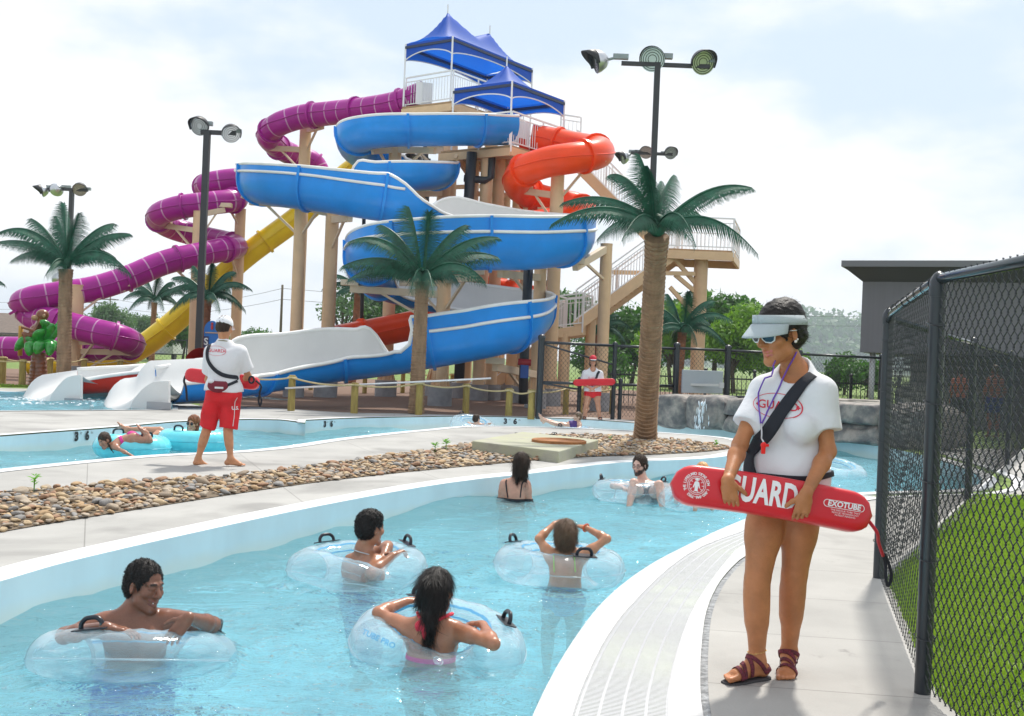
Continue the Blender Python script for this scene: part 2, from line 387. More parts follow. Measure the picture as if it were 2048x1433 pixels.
# island -----------------------------------------------------------
isl_c = ISL+[ISL[0]]
def inset(poly, d):
    p = np.array(poly); t = np.roll(p, -1, 0)-np.roll(p, 1, 0); t /= np.maximum(np.linalg.norm(t, axis=1, keepdims=True), 1e-9)
    ar = np.sum(p[:, 0]*np.roll(p[:, 1], -1)-p[:, 1]*np.roll(p[:, 0], -1))
    n = np.stack([-t[:, 1], t[:, 0]], 1)*(1 if ar > 0 else -1)
    return [tuple(q) for q in p+n*d]
strip('island_wall', isl_c, isl_c, -.0, -1.06, pale_wall)
ins = inset(ISL, .24); ins_c = ins+[ins[0]]
strip('island_coping', isl_c, ins_c, .0, .003, white_paint)
poly_sheet('island_slab', ins, -.003, deck_isl)
bed_near = curve([(-500, 1160), (-250, 1112), (0, 1065), (303, 1015), (620, 967), (860, 940), (960, 931), (1114, 918), (1184, 914), (1300, 910), (1420, 903), (1460, 898)])
bed_far = curve([(1454, 894), (1385, 884), (1250, 873), (1055, 872), (938, 889), (840, 904), (620, 933), (454, 953), (303, 962), (0, 986), (-250, 1010), (-500, 1040)])
BED = bed_near+bed_far
bed_soil = mat('bed soil', (.16, .12, .08), .95, var=.3, vs=12, bump=1, bs=40)
poly_sheet('stone_bed', BED, .004, bed_soil)
# far wall coping, far deck ---------------------------------------
fe_all = far_edge+far_edge2
fe_out = offset2(fe_all, -.16)
fe_out = [tuple(p) for p in fe_out]
strip('far_coping', fe_all, fe_out, -.0, .001, white_paint)
mulch_front = curve([(1330, 846), (1180, 834), (1075, 833), (840, 827), (684, 824), (560, 816), (481, 812), (400, 811)], n=3)
far_deck = fe_out+[(-32, 10), (-32, 35)]+[tuple(G(-500, 764))[:2], tuple(G(60, 776))[:2], tuple(G(345, 800))[:2], tuple(G(400, 811))[:2]]+mulch_front[::-1]+[tuple(G(1330, 846))[:2], tuple(G(1480, 856))[:2], tuple(G(1800, 880))[:2]]
sp_in = SPL
poly_sheet('far_deck', fe_out+[(-34, -8), (-34, 34)]+[tuple(G(-420, 765.5))[:2]]+[tuple(G(100, 778))[:2], tuple(G(352, 801))[:2], tuple(G(400, 811))[:2]]+mulch_front[::-1]+[tuple(G(1500, 853))[:2], tuple(G(1790, 874))[:2]], -.012, deck_far, [inset(SPL, -.02)])
mulch_m = mat('wood chip mulch', (.23, .145, .10), .95, var=.5, vs=26, bump=1.0, bs=45, col2=(.15, .09, .065))
poly_sheet('mulch_bed', mulch_front+[tuple(G(395, 790))[:2], (-11.6, 46), (-9, 62), (10, 60), (13, 50), (9.5, 36), tuple(G(1500, 853))[:2]], -.016, mulch_m)
poly_sheet('mulch_bed', [tuple(G(-500, 762))[:2], (-26, 52), (-13, 62), (-11.7, 46), tuple(G(392, 785))[:2], tuple(G(340, 797))[:2], tuple(G(60, 774))[:2]], -.0165, mulch_m)
# splash pool
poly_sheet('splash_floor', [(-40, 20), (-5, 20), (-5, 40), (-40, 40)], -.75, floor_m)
spc = SPL+[SPL[0]]
strip('splash_wall', spc, spc, -.0, -.76, pale_wall)
si = inset(SPL, -.14)
strip('splash_coping', spc, si+[si[0]], .0, .002, white_paint)
water_grid('splash_water', np.arange(-32, -6.2, .16), np.arange(22.6, 33.5, .16), -.07, water_m, 1.4)
# near gutter: coping, drain grate, border, deck --------------------
ne = near_edge
cop_in = curve([(1143, 1433), (1176, 1348), (1226, 1254.6), (1279, 1193), (1329, 1144), (1408, 1091), (1479, 1065)], pre=[(-.3, -6), (.22, 2.2)], post=[])
gr_out = curve([(1334, 1420), (1356, 1299), (1392, 1208), (1440, 1139), (1479, 1092)], pre=[(.1, -6), (.55, 2.2)])
bo_out = curve([(1403, 1412), (1402, 1310), (1418, 1208), (1447, 1154), (1480, 1120)], pre=[(.3, -6), (.72, 2.2)])
def matchlen(c, post, n=70):
    c = [tuple(p) for p in c]+list(post); return resample([(a, b, 0) for a, b in catmull(c, 2)], .1)[:, :2]
ne_r = resample([(a, b, 0) for a, b in ne], .08)[:, :2]
def offs_curve(w_pts):
    """offset ne_r to the right (deck side) by width interpolated on y"""
    t = np.gradient(ne_r, axis=0); t /= np.linalg.norm(t, axis=1, keepdims=True)
    w = np.interp(np.arange(len(ne_r)), [i for i, _ in w_pts], [w for _, w in w_pts])
    return ne_r+np.stack([t[:, 1], -t[:, 0]], 1)*w[:, None]
def width_to(c):
    """sampled widths from ne_r to a traced curve"""
    c = np.array(c); t = np.gradient(ne_r, axis=0); t /= np.linalg.norm(t, axis=1, keepdims=True); out = []
    for i in range(0, len(ne_r), 6):
        if ne_r[i, 1] > c[-1, 1]+.2 or ne_r[i, 1] < 1.8: continue
        d = np.min(np.linalg.norm(c-ne_r[i], axis=1)); out.append((i, d))
    return out
w1, w2, w3 = width_to(resample([(a, b, 0) for a, b in cop_in], .03)[:, :2]), width_to(resample([(a, b, 0) for a, b in gr_out], .03)[:, :2]), width_to(resample([(a, b, 0) for a, b in bo_out], .03)[:, :2])
c1, c2, c3 = offs_curve(w1), offs_curve(w2), offs_curve(w3)
cope_m = mat('cast coping', (.55, .555, .56), .65, var=.16, vs=9, bump=.3, bs=90)
strip('river_coping', ne_r, c1, -.003, .0, cope_m)
dip = mat('pool lip', (.78, .85, .88), .5)
# drain grate: slats across the gutter
gm = mat('grate plastic', (.56, .57, .59), .45, var=.05, vs=20)
strip('gutter_trough', c1, c2, -.10, -.10, mat('gutter dark', (.30, .31, .33), .8))
s_f = MB(); step = .022
cl1 = resample(np.c_[c1, np.zeros(len(c1))], .01)[:, :2]
acc = np.concatenate([[0], np.cumsum(np.linalg.norm(np.diff(ne_r, axis=0), axis=1))])
mid = (ne_r[:, 1] > 2.5) & (ne_r[:, 1] < 13.5)
lo_s, hi_s = acc[mid][0], acc[mid][-1]
for k, s_ in enumerate(np.arange(lo_s, hi_s, .0185)):
    a = np.array([np.interp(s_, acc, c1[:, 0]), np.interp(s_, acc, c1[:, 1])]); b = np.array([np.interp(s_, acc, c2[:, 0]), np.interp(s_, acc, c2[:, 1])])
    t = np.array([np.interp(s_+.01, acc, c1[:, 0]), np.interp(s_+.01, acc, c1[:, 1])])-a; t /= np.linalg.norm(t)
    w = .0062; z0, z1 = -.022, -.004
    q = [a-t*w, a+t*w, b+t*w, b-t*w]
    s_f.add([(*p, z1) for p in q]+[(*p, z0) for p in q], [(0, 3, 2, 1) if 0 else (0, 1, 2, 3), (0, 4, 5, 1), (3, 2, 6, 7)])
for f_ in (.02, .25, .5, .75, .98):
    cc = c1*(1-f_)+c2*f_; cb = cc+ (c2-c1)/np.linalg.norm(c2-c1, axis=1, keepdims=True)*.012
    k = (ne_r[:, 1] > 2.5) & (ne_r[:, 1] < 13.6); a_, b_ = cc[k], cb[k]; n = len(a_)
    s_f.add([(*p, -.009) for p in a_]+[(*p, -.009) for p in b_], [(i, i+1, n+i+1, n+i) for i in range(n-1)])
go = s_f.build('gutter_grate', gm); tag(go, 'long pale slatted drain grate curving along the near edge of the river', 'grate')
strip('gutter_border', c2, c3, .0, .002, cope_m)
strip('border_face', c2, c2, .0, -.1, cope_m); strip('coping_face', c1, c1, .0, -.1, cope_m)
seam = mat('weathered seam', (.30, .31, .32), .95, var=.5, vs=25, bump=1, bs=60)
c4 = c3+(c3-c2)/np.linalg.norm(c3-c2, axis=1, keepdims=True)*.035
strip('deck_seam', c3, c4, -.006, -.006, seam)
fence_b = [tuple(G(1890, 1500))[:2], tuple(G(1845, 1385))[:2], tuple(G(1757, 1155))[:2]]
kk = ne_r[:, 1] < 30
f1 = Vector(fence_b[1]); f2 = Vector(fence_b[2]); fd = (f2-f1).normalized()
near_deck = [tuple(p) for p in c4]+[(7.75, 21.2), (8.5, 22.6), (14, 24), (16, 22), (5.45, 13.25), tuple(f2+Vector((.06, -.02))), tuple(f1+Vector((.06, -.02))), (1.92, 4.6), (1.86, 2.0), (1.8, -6)]
poly_sheet('near_deck', near_deck, -.004, deck_near)

# summer haze: one closed box of thin air round the whole scene
hz = MB(); hz.box((0, 600, 30), (2460, 1660, 64)); hz_m = bpy.data.materials.new('haze air'); N, L = nt(hz_m); N.remove(N['Principled BSDF'])
pv = N.new('ShaderNodeVolumePrincipled'); pv.inputs['Density'].default_value = .00042; pv.inputs['Color'].default_value = (.80, .90, 1.0, 1); pv.inputs['Anisotropy'].default_value = .2
L.new(pv.outputs[0], N['Material Output'].inputs['Volume']); tag(hz.build('haze', hz_m), kind='stuff')
# ================================================================== slides and tower
def gel(name, col, rough=.30, var=.11, trans=0.):
    return mat(name, col, rough, spec=.32, var=var, vs=1.2, coat=.10, detail=7)
blue_m = gel('blue gelcoat', (.011, .255, .76)); white_gel = gel('white gelcoat', (.66, .665, .66), .42, .05)
rim_m = gel('rim white', (.80, .80, .79), .4)
purple_m = gel('purple gelcoat', (.36, .008, .26)); purple_b = gel('purple seam', (.52, .26, .45), .5)
yellow_m = gel('yellow gelcoat', (.80, .60, .008)); orange_m = gel('orange gelcoat', (.86, .060, .004)); red_m = gel('red gelcoat', (.62, .025, .008))
beige_m = mat('beige steel paint', (.70, .49, .295), .5, var=.07, vs=2.5)
bar_m = mat('beige bracket paint', (.70, .56, .40), .5, var=.06, vs=3)
pipe_m = mat('dark pvc', (.03, .036, .045), .5)
rail_m = mat('white rail paint', (.80, .81, .83), .4)
footing_m = mat('grey footing concrete', (.30, .31, .33), .9, var=.15, vs=5, bump=.4, bs=40)
deckwood_m = mat('tan deck', (.42, .27, .15), .7, var=.15, vs=4)
def path3(px, n=10, step=.16):
    pts = [(*P(a, b, d), *rest) for a, b, d, *rest in px]
    return resample(catmull(pts, n), step)
def frames(p):
    t = np.gradient(p[:, :3], axis=0); t /= np.linalg.norm(t, axis=1, keepdims=True)
    l = np.cross((0, 0, 1), t); l /= np.maximum(np.linalg.norm(l, axis=1, keepdims=True), 1e-6)
    u = np.cross(t, l); return t, l, u
def tube_slide(root, name, px, r, m, band_m=None, flange=2.0, band=.62, open_ends=True, skip=()):
    p = path3(px, step=.12); t, l, u = frames(p); n = 22; N_ = len(p)
    a = np.arange(n)*2*PI/n
    ring = p[:, None, :3]+r*(l[:, None]*np.cos(a)[None, :, None]+u[:, None]*np.sin(a)[None, :, None])
    i = np.arange(N_*n).reshape(N_, n)
    fs = np.stack([i[:-1], np.roll(i, -1, 1)[:-1], np.roll(i, -1, 1)[1:], i[1:]], -1).reshape(-1, 4)
    mi = None
    per = int(round(band/.12))
    if band_m:
        mi = np.repeat(((np.arange(N_-1) % per) == 0).astype(int), n)
        # thin band: shrink the band segments
        q = p.copy()
        for k in range(0, N_-1, per):
            ring[k+1] = ring[k]+(ring[k+1]-ring[k])*.42
    mesh_obj(name, ring.reshape(-1, 3), fs, [m, band_m] if band_m else m, root, True, mi)
    st = int(round(flange/.12))
    for k in range(st//2, N_-2, st):
        mb = MB(); w = .045; o = p[k, :3]; rr = []
        for off, rad in ((-w, r*.99), (-w, r+.075), (w, r+.075), (w, r*.99)):
            rr.append(o+t[k]*off+rad*(l[k]*np.cos(a)[:, None]+u[k]*np.sin(a)[:, None]))
        vs = np.concatenate(rr); f2 = [(j*n+b, j*n+(b+1) % n, (j+1)*n+(b+1) % n, (j+1)*n+b) for j in range(3) for b in range(n)]
        mb.add(vs.tolist(), f2); mb.build('flange', m, root, True, auto=40)
    # the bolted seam running along the tube
    for sgn in (1, -1):
        mb = MB(); mb.tube((p[::2, :3]+l[::2]*(r+.012)*sgn), .022, 6); mb.build('seam', m, root, True)
    return p
def flume(root, px, r, ext_m, in_m, flange=2.2, th=.05):
    p = path3(px, step=.14); t, l, u = frames(p); hl, hr = p[:, 3], p[:, 4]; N_ = len(p); K = 19
    sec = np.zeros((N_, K, 2))
    for i in range(N_):
        # left side angle start / right side end
        aL = PI if hl[i] >= 0 else PI+math.asin(min(.95, -hl[i]/r)); aR = 2*PI if hr[i] >= 0 else 2*PI-math.asin(min(.95, -hr[i]/r))
        ang = np.linspace(aL, aR, K-4); s = np.stack([-np.cos(ang), np.sin(ang)], 1)*r
        s[:, 0] *= -1
        zl, zr = max(hl[i], 0), max(hr[i], 0)
        L2 = [(-r*1.0-.02*zl, zl), (-r, zl*.5)]; R2 = [(r, zr*.5), (r+.02*zr, zr)]
        if hl[i] < 0: L2 = [tuple(s[0])]*2
        if hr[i] < 0: R2 = [tuple(s[-1])]*2
        sec[i] = np.concatenate([L2, s, R2])
    def surf(off):
        c = sec.copy()
        nrm = c.copy(); nrm[..., 1] = np.minimum(nrm[..., 1], 0); nn = np.linalg.norm(nrm, axis=2, keepdims=True); c = c+nrm/np.maximum(nn, 1e-6)*off
        # x<0 is left
        return p[:, None, :3]-l[:, None]*c[..., 0:1]*1.0*(1)+u[:, None]*c[..., 1:2]
    idx = np.arange(N_*K).reshape(N_, K)
    fs = np.stack([idx[:-1, :-1], idx[:-1, 1:], idx[1:, 1:], idx[1:, :-1]], -1).reshape(-1, 4)
    O, I = surf(th), surf(0)
    mesh_obj('flume', O.reshape(-1, 3), fs, ext_m, root, True)
    mesh_obj('liner', I.reshape(-1, 3), fs[:, ::-1], in_m, root, True)
    for s in (0, K-1):
        mb = MB()
        c = (O[:, s]+I[:, s])/2
        mb.tube(c, .05, 6); mb.build('rim', rim_m, root, True)
    # white stiffening strip where the tall splash wall is bolted on
    for s, h, sg in ((0, hl, 1), (K-1, hr, -1)):
        k = h > .32
        if k.any():
            runs = np.split(np.arange(N_)[k], np.where(np.diff(np.arange(N_)[k]) > 1)[0]+1)
            for rn in runs:
                if len(rn) < 6: continue
                c = p[rn, :3]+l[rn]*sg*(r+th+.02)+u[rn]*.2
                mb = MB(); mb.tube(c, .045, 6); mb.build('joint_strip', rim_m, root, True)
    st = int(round(flange/.14))
    A, B = surf(th), surf(th+.07)
    for k in range(st//2, N_-2, st):
        w = t[k]*.04; mb = MB()
        vs = [A[k, j]-w for j in range(K)]+[B[k, j]-w for j in range(K)]+[B[k, j]+w for j in range(K)]+[A[k, j]+w for j in range(K)]
        f2 = [(q*K+j, q*K+j+1, (q+1)*K+j+1, (q+1)*K+j) for q in range(3) for j in range(K-1)]
        mb.add([tuple(v) for v in vs], f2); mb.build('flange', ext_m, root, True, auto=40)
    return p
# ---- blue open flume
blue = thing('blue_slide', 'blue open flume slide with a white inside snaking down in front of the tower', 'water slide', P(870, 800, 30))
flume(blue, [(1012, 246, 37.6, .12, .1), (960, 246, 37.0, .14, .1), (850, 247, 36.7, .15, .0), (770, 249, 36.7, .15, .0), (730, 256, 37.1, .15, .0), (715, 274, 38.2, .12, .0), (728, 295, 39.3, .05, .0), (775, 311, 39.9, 0, 0), (830, 321, 39.9, 0, 0), (866, 327, 39.0, .1, 0), (874, 331, 37.8, .12, 0), (858, 335, 36.5, .12, 0), (815, 336, 35.8, .1, 0),
  (760, 338, 35.6, .08, 0), (728, 340, 35.7, .06, 0), (715, 341, 35.75, -.3, 0), (690, 343, 35.9, -.4, 0), (620, 348, 36.5, -.3, .1), (560, 352, 37.0, 0, .2), (530, 355, 36.7, 0, .35), (521, 359, 35.5, .1, .40), (535, 362, 34.2, .2, .42), (575, 366, 33.5, .1, .42), (665, 377, 33.1, 0, .45), (740, 389, 33.0, 0, .5), (778, 395, 33.1, -.05, .52), (782, 396, 33.1, -.05, .5), (817, 403, 33.3, -.1, .02), (850, 414, 33.7, 0, -.15), (885, 424, 34.1, .2, -.2), (905, 428, 34.3, .5, -.25), (980, 440, 34.7, .55, -.3), (1060, 450, 34.7, .45, -.3), (1112, 458, 33.8, .45, -.2),
  (1138, 468, 32.4, .5, -.1), (1118, 479, 30.9, .58, -.05), (1050, 485, 30.2, .60, 0), (960, 485, 30.0, .60, 0), (880, 487, 30.0, .58, 0), (800, 493, 30.2, .55, 0), (757, 503, 31.0, .5, 0), (742, 520, 32.2, .45, -.1), (750, 542, 33.6, .3, -.3), (780, 556, 34.5, .25, -.45), (850, 574, 35.0, .3, -.5), (950, 590, 35.0, .35, -.5), (1020, 602, 34.3, .35, -.4), (1050, 612, 33.0, .4, -.2), (1050, 632, 31.2, .5, 0),
  (1015, 650, 30.0, .6, 0), (930, 668, 29.5, .6, 0), (860, 680, 29.3, .58, -.05), (822, 687, 29.3, .5, -.3), (800, 691, 29.2, -.12, -.35), (780, 693.6, 29.17, -.14, -.30), (773, 694.5, 29.15, -.15, .0), (708, 702.6, 29, -.15, .56), (704, 703, 29, -.15, .57), (600, 716, 28.5, -.18, .60), (512, 729.5, 27.8, -.2, .60), (508, 730, 27.75, -.2, .58), (484, 733, 27.5, -.2, .3), (420, 738, 26.8, -.22, .16), (340, 742, 26.1, -.25, .04)], .68, blue_m, white_gel)
def chute(root, near_px, far_px, dn, df, floor_r):
    """white run-out: two bull-nosed side walls and a dished floor"""
    for pts, d, nm in ((near_px, dn, 'chute_side'), (far_px, df, 'chute_side')):
        poly = [P(x, y, d) for x, y in pts]
        poly = [Vector((v.x, d, v.z)) for v in poly]
        mb = MB(); mb.prism(poly, (0, .16, 0)); o = mb.build(nm, white_gel, root); fixn(o); bevel(o, .05, 3)
    K = 14; n = 16; m_ = 8
    ne_ = [Vector(v) for v in resample([tuple(P(x, y, dn+.08)) for x, y in near_px[:m_]], .01)]; fe_ = [Vector(v) for v in resample([tuple(P(x, y, df)) for x, y in far_px[:9]], .01)]
    vs = []
    for i in range(n+1):
        t = i/n; a = ne_[int(t*(len(ne_)-1))]; b = fe_[int(t*(len(fe_)-1))]; dip = floor_r*(1-.75*t**2)
        for k in range(K+1):
            f = k/K; q = a.lerp(b, f); zf = a.z+(b.z-a.z)*max(0, (f-.45)/.55)**2.0; q.z = zf-dip*math.sin(PI*min(1, f*1.12))**.8 if f < .89 else zf; q.x -= .25*t*math.sin(PI*f); vs.append(q)
    mesh_obj('chute_floor', vs, [(i*(K+1)+k, i*(K+1)+k+1, (i+1)*(K+1)+k+1, (i+1)*(K+1)+k) for i in range(n) for k in range(K)], white_gel, root, True)
chute(blue, [(337, 762), (322, 762), (308, 764), (297, 769), (284, 779), (272, 793), (264, 806), (259, 818), (337, 822)], [(425, 716), (297, 722), (284, 735), (272, 756), (246, 757), (232, 766), (219, 782), (211, 800), (208, 816), (425, 806)], 25.1, 26.95, .34)
mb = MB(); mb.box(P(318, 812, 24.95), (.52, .06, .16)); mb.build('skimmer_cover', mat('skimmer grey', (.30, .31, .33), .5), blue)
# ---- purple tube
purple = thing('purple_slide', 'purple enclosed tube slide with pale seam bands looping down on the left', 'water slide', P(330, 720, 44))
tube_slide(purple, 'tube', [(850, 187, 41.6), (800, 206, 41.9), (740, 218, 42.5), (660, 227, 43.5), (595, 236, 44), (556, 250, 44.2), (537, 268, 44.8), (548, 288, 46), (580, 308, 47.4), (630, 330, 48), (640, 352, 48), (590, 357, 47.4), (520, 359, 46.4), (450, 362, 45.6), (418, 368, 45.6), (412, 377, 46.4), (430, 383, 47.2), (462, 389, 47), (474, 397, 46), (462, 402, 44.9), (420, 407, 44.4), (350, 417, 44.2), (322, 427, 44.5), (318, 440, 45.4), (340, 455, 46.3), (400, 473, 46.8), (452, 485, 46.4), (472, 494, 45.4), (455, 498, 44.2), (405, 508, 43.3), (325, 527, 42.4), (256, 556, 41.8), (190, 577, 41.3), (110, 590, 40.8), (62, 599, 40.6), (44, 611, 41), (60, 628, 41), (105, 641, 40.4), (180, 661, 40), (235, 674, 40), (262, 685, 40.8), (252, 694, 42), (200, 697, 42.6), (100, 699, 42.8), (0, 698, 42.8), (-120, 705, 42.8)], .455, purple_m, purple_b, flange=2.05)
# ---- yellow tube
yellow = thing('yellow_slide', 'yellow body slide running straight down behind the purple tube', 'water slide', P(300, 720, 46))
tube_slide(yellow, 'tube', [(905, 232, 41.5), (870, 234, 42), (830, 241, 43), (795, 262, 44), (778, 290, 45), (750, 312, 46), (700, 345, 47), (600, 432, 47), (480, 522, 46.5), (390, 607, 46.2), (320, 668, 46), (290, 690, 46), (255, 708, 46), (210, 719, 46), (150, 726, 46), (60, 728, 46)], .47, yellow_m, None, flange=2.6)
# ---- orange tube
orange = thing('orange_slide', 'orange enclosed tube slide coiling down beside the stairs', 'water slide', P(1080, 720, 36))
tube_slide(orange, 'tube', [(1062, 277, 38.6), (1090, 281, 38.6), (1140, 291, 38.2), (1180, 298, 37.4), (1200, 304, 36.3), (1185, 311, 35.4), (1150, 316, 35), (1090, 326, 35), (1052, 340, 35.3), (1036, 358, 36), (1042, 378, 36.8), (1070, 394, 37.3), (1120, 407, 37.8), (1152, 414, 38), (1166, 424, 37.6), (1158, 434, 36.9), (1120, 443, 36.4), (1040, 458, 36.3), (960, 490, 36.8), (905, 525, 37.3), (876, 545, 37.8), (866, 555, 38.6), (890, 566, 39.4), (960, 577, 39.6), (1030, 590, 39.4), (1058, 600, 38.4), (1040, 612, 37.4), (960, 625, 37), (880, 638, 37), (820, 652, 37), (740, 668, 36.6), (680, 680, 36)], .47, orange_m, None, flange=2.0)
tube_slide(orange, 'tube', [(690, 679, 36.2), (640, 692, 35.6), (560, 712, 34.5), (470, 730, 33), (400, 733, 31.3)], .5, red_m, None, flange=2.2)
flume(orange, [(420, 729, 30.6, .0, .0), (330, 732, 29.6, -.05, .0), (275, 735, 29.0, -.08, .0), (215, 737, 28.6, -.15, .0), (160, 740, 28.3, -.22, .0)], .56, red_m, white_gel)
chute(orange, [(161, 750), (148, 751), (136, 754), (126, 761), (112, 777), (104, 789), (100, 799), (98, 807), (161, 808)], [(300, 729), (150, 741), (100, 748), (85, 750), (74, 755), (62, 765), (54, 778), (48, 790), (43, 806), (300, 800)], 27.4, 29.7, .28)
mb = MB(); mb.box(P(147, 803, 27.3), (.42, .06, .14)); mb.build('skimmer_cover', MATS['skimmer grey'], orange)
# ------------------------------------------------------------------ support columns
def column(px_t, y_t, px_b, y_b, d, w, arms=(), foot=True, label='', footw=None, fy=None):
    top = P(px_t, y_t, d); gr = P(px_b, y_b, d); x = (top.x+gr.x)/2; r = w/2/F*d
    base = Vector((x, d, 0)); root = thing('support_column', label, 'column', base, 'beige columns holding up the slides')
    mb = MB(); mb.cyl((x, d, .5 if foot else -.02), (x, d, top.z), r, 20); mb.cyl((x, d, top.z), (x, d, top.z+.03), r*1.06, 20); mb.build('shaft', beige_m, root, auto=40)
    if foot:
        fr = (footw or w*1.75)/2/F*d
        mb = MB(); mb.cyl((x, d, -.05), (x, d, .52), fr, 24); o = mb.build('footing', footing_m, root, auto=40)
        mb = MB(); mb.cyl((x, d, .52), (x, d, .55), r*1.45, 16); 
        for k in range(8):
            a = k*PI/4; q = Vector((math.cos(a), math.sin(a), 0)); mb.prism([Vector((x, d, .55))+q*r*.95, Vector((x, d, .55))+q*r*1.42, Vector((x, d, .95))+q*r*1.0], q.cross(Vector((0, 0, 1)))*.02)
        mb.build('base_plate', beige_m, root)
    for (ax, ay, ex, ey, ed) in arms:
        a = P(ax, ay, d); a.x = x; e = P(ex, ey, ed)
        mb = MB(); mb.beam(a, e, .16, .20); sgn = (e-a); m_ = a+sgn*.72
        mb.beam(Vector((x, d, a.z-.95)), m_, .07, .07); mb.build('bracket_arm', bar_m, root)
        mb = MB(); mb.box(e+Vector((0, 0, .17)), (.5, .3, .16)); mb.build('saddle', bar_m, root)
    return root
cl_ = [((612, 257), (593, 700), 45.0, 23, [(609, 262, 645, 253, 44), (606, 300, 540, 297, 45.4)], 'slim beige column under the first purple bend'),
 ((667, 425), (650, 760), 35.5, 27, [(660, 440, 700, 437, 33.2)], 'beige column below the long blue flume, left of the palm'),
 ((600, 405), (590, 760), 34.5, 24, [(600, 410, 500, 404, 34.8), (600, 412, 650, 425, 33.4)], 'beige column under the left bend of the blue flume'),
 ((482, 420), (468, 735), 46.0, 21, [(480, 408, 440, 405, 44.5), (478, 508, 455, 515, 44.5)], 'beige column right of the purple coils by the yellow slide'),
 ((403, 425), (384, 735), 44.0, 25, [(400, 430, 450, 420, 44.3), (400, 462, 330, 452, 45.2), (394, 528, 330, 540, 42.6)], 'beige column inside the purple coils behind the dark lamp post'),
 ((155, 572), (145, 735), 40.8, 30, [(155, 580, 250, 578, 41.6), (150, 703, 262, 706, 40.8), (150, 685, 205, 684, 40.4)], 'short thick beige column under the lowest purple bend'),
 ((792, 290), (770, 790), 38.0, 25, [(790, 300, 870, 302, 37), (788, 300, 745, 303, 37.4)], 'beige column inside the upper blue loop'),
 ((890, 560), (878, 805), 32.6, 28, [(886, 566, 800, 565, 32.8), (884, 590, 700, 578, 32.4), (888, 560, 950, 556, 31.2)], 'front beige column beside the middle palm'),
 ((893, 295), (872, 780), 40.5, 30, [(890, 302, 810, 300, 38.4), (888, 388, 820, 388, 38.6)], 'thick beige column under the upper platform'),
 ((1122, 330), (1092, 800), 35.8, 27, [(1120, 345, 1195, 331, 35.4), (1118, 392, 1050, 383, 36.2), (1117, 415, 1090, 432, 37)], 'tall beige column holding up the orange tube'),
 ((1214, 490), (1200, 800), 33.4, 24, [(1212, 497, 1150, 535, 31.4)], 'beige column right of the widest blue bend'),
 ((1084, 540), (1068, 800), 33.6, 25, [(1080, 556, 1000, 548, 30.8), (1078, 750, 990, 735, 30.4)], 'beige column under the right end of the blue coils'),
 ((1060, 330), (1042, 800), 37.2, 22, [], 'beige column between the platform and the orange tube'),
 ((1012, 390), (995, 790), 40.5, 20, [], 'beige column behind the white inner wall of the flume')]
for (t_, b_, d_, w_, arms_, lab_) in cl_: column(*t_, *b_, d_, w_, arms_, label=lab_)
# ------------------------------------------------------------------ tower
tower = thing('slide_tower', 'beige steel slide tower with two decks, white railings and a long flight of stairs', 'slide tower', (-1, 40, 0))
ax_l = Vector((.58, .815, 0)); ax_s = Vector((-.815, .58, 0))
POSTS = []
def railing(name, pts, h=1.07, sp=.13, post=1.4, root=None, top2=True):
    mb = MB(); pts = [Vector(p) for p in pts]
    for si, (a, b) in enumerate(zip(pts, pts[1:])):
        dd_ = (b-a).normalized()*.03; zo = Vector((0, 0, .004*(len(POSTS) % 5)))
        Lh = (b-a).length; n = max(1, int(Lh/sp)); up = Vector((0, 0, 1))
        mb.beam(a+up*h+dd_+zo, b+up*h-dd_+zo, .05, .05); mb.beam(a+up*.1+dd_, b+up*.1-dd_, .035, .035); mb.beam(a+up*(h-.16)+dd_, b+up*(h-.16)-dd_, .03, .03)
        for k in range(1, n):
            q = a.lerp(b, k/n); mb.beam(q+up*.1, q+up*(h-.16), .02, .02, up=(1, 0, 0))
        m = max(1, int(Lh/post))
        for k in range(m+1):
            q = a.lerp(b, k/m)
            if any((q-p_).length < .09 for p_ in POSTS): continue
            POSTS.append(q); mb.beam(q-up*.22, q+up*(h+.012), .055, .055, up=(1, 0, 0))
    return mb.build(name, rail_m, root or tower)
def deckplate(name, near, la, sa, z):
    """near corner, lengths along long/short axes, top z"""
    c = Vector((near[0], near[1], 0)); q = [c, c+ax_l*la, c+ax_l*la+ax_s*sa, c+ax_s*sa]
    mb = MB()
    mb.prism([(p.x, p.y, z-.06) for p in q], (0, 0, .06)); o = mb.build(name, deckwood_m, tower); fixn(o)
    mb = MB()
    for i_, (a, b) in enumerate(zip(q, q[1:]+q[:1])): mb.beam((a.x, a.y, z-.2-.004*i_), (b.x, b.y, z-.2-.004*i_), .09, .27-.003*i_)
    n = int(la/.7)
    for k in range(1, n): 
        a = c+ax_l*(la*k/n); b = a+ax_s*sa; mb.beam((a.x, a.y, z-.19), (b.x, b.y, z-.19), .06, .2)
    mb.build('deck_frame', beige_m, tower); return [Vector((p.x, p.y, z)) for p in q]
upz, loz = P(902, 202, 40).z, P(1018, 290, 37).z
n_up = P(905, 202, 40); n_lo = P(1022, 290, 37)
qu = deckplate('upper_deck', n_up, 4.3, 2.3, upz); ql = deckplate('lower_deck', n_lo, 3.6, 2.9, loz)
railing('railing', [qu[3]+Vector((.1, .1, 0)), qu[0], qu[1]]); railing('railing', [qu[1], qu[2]])
railing('railing', [ql[3]*.45+ql[0]*.55, ql[0], ql[1]]); railing('railing', [ql[1], ql[2]])
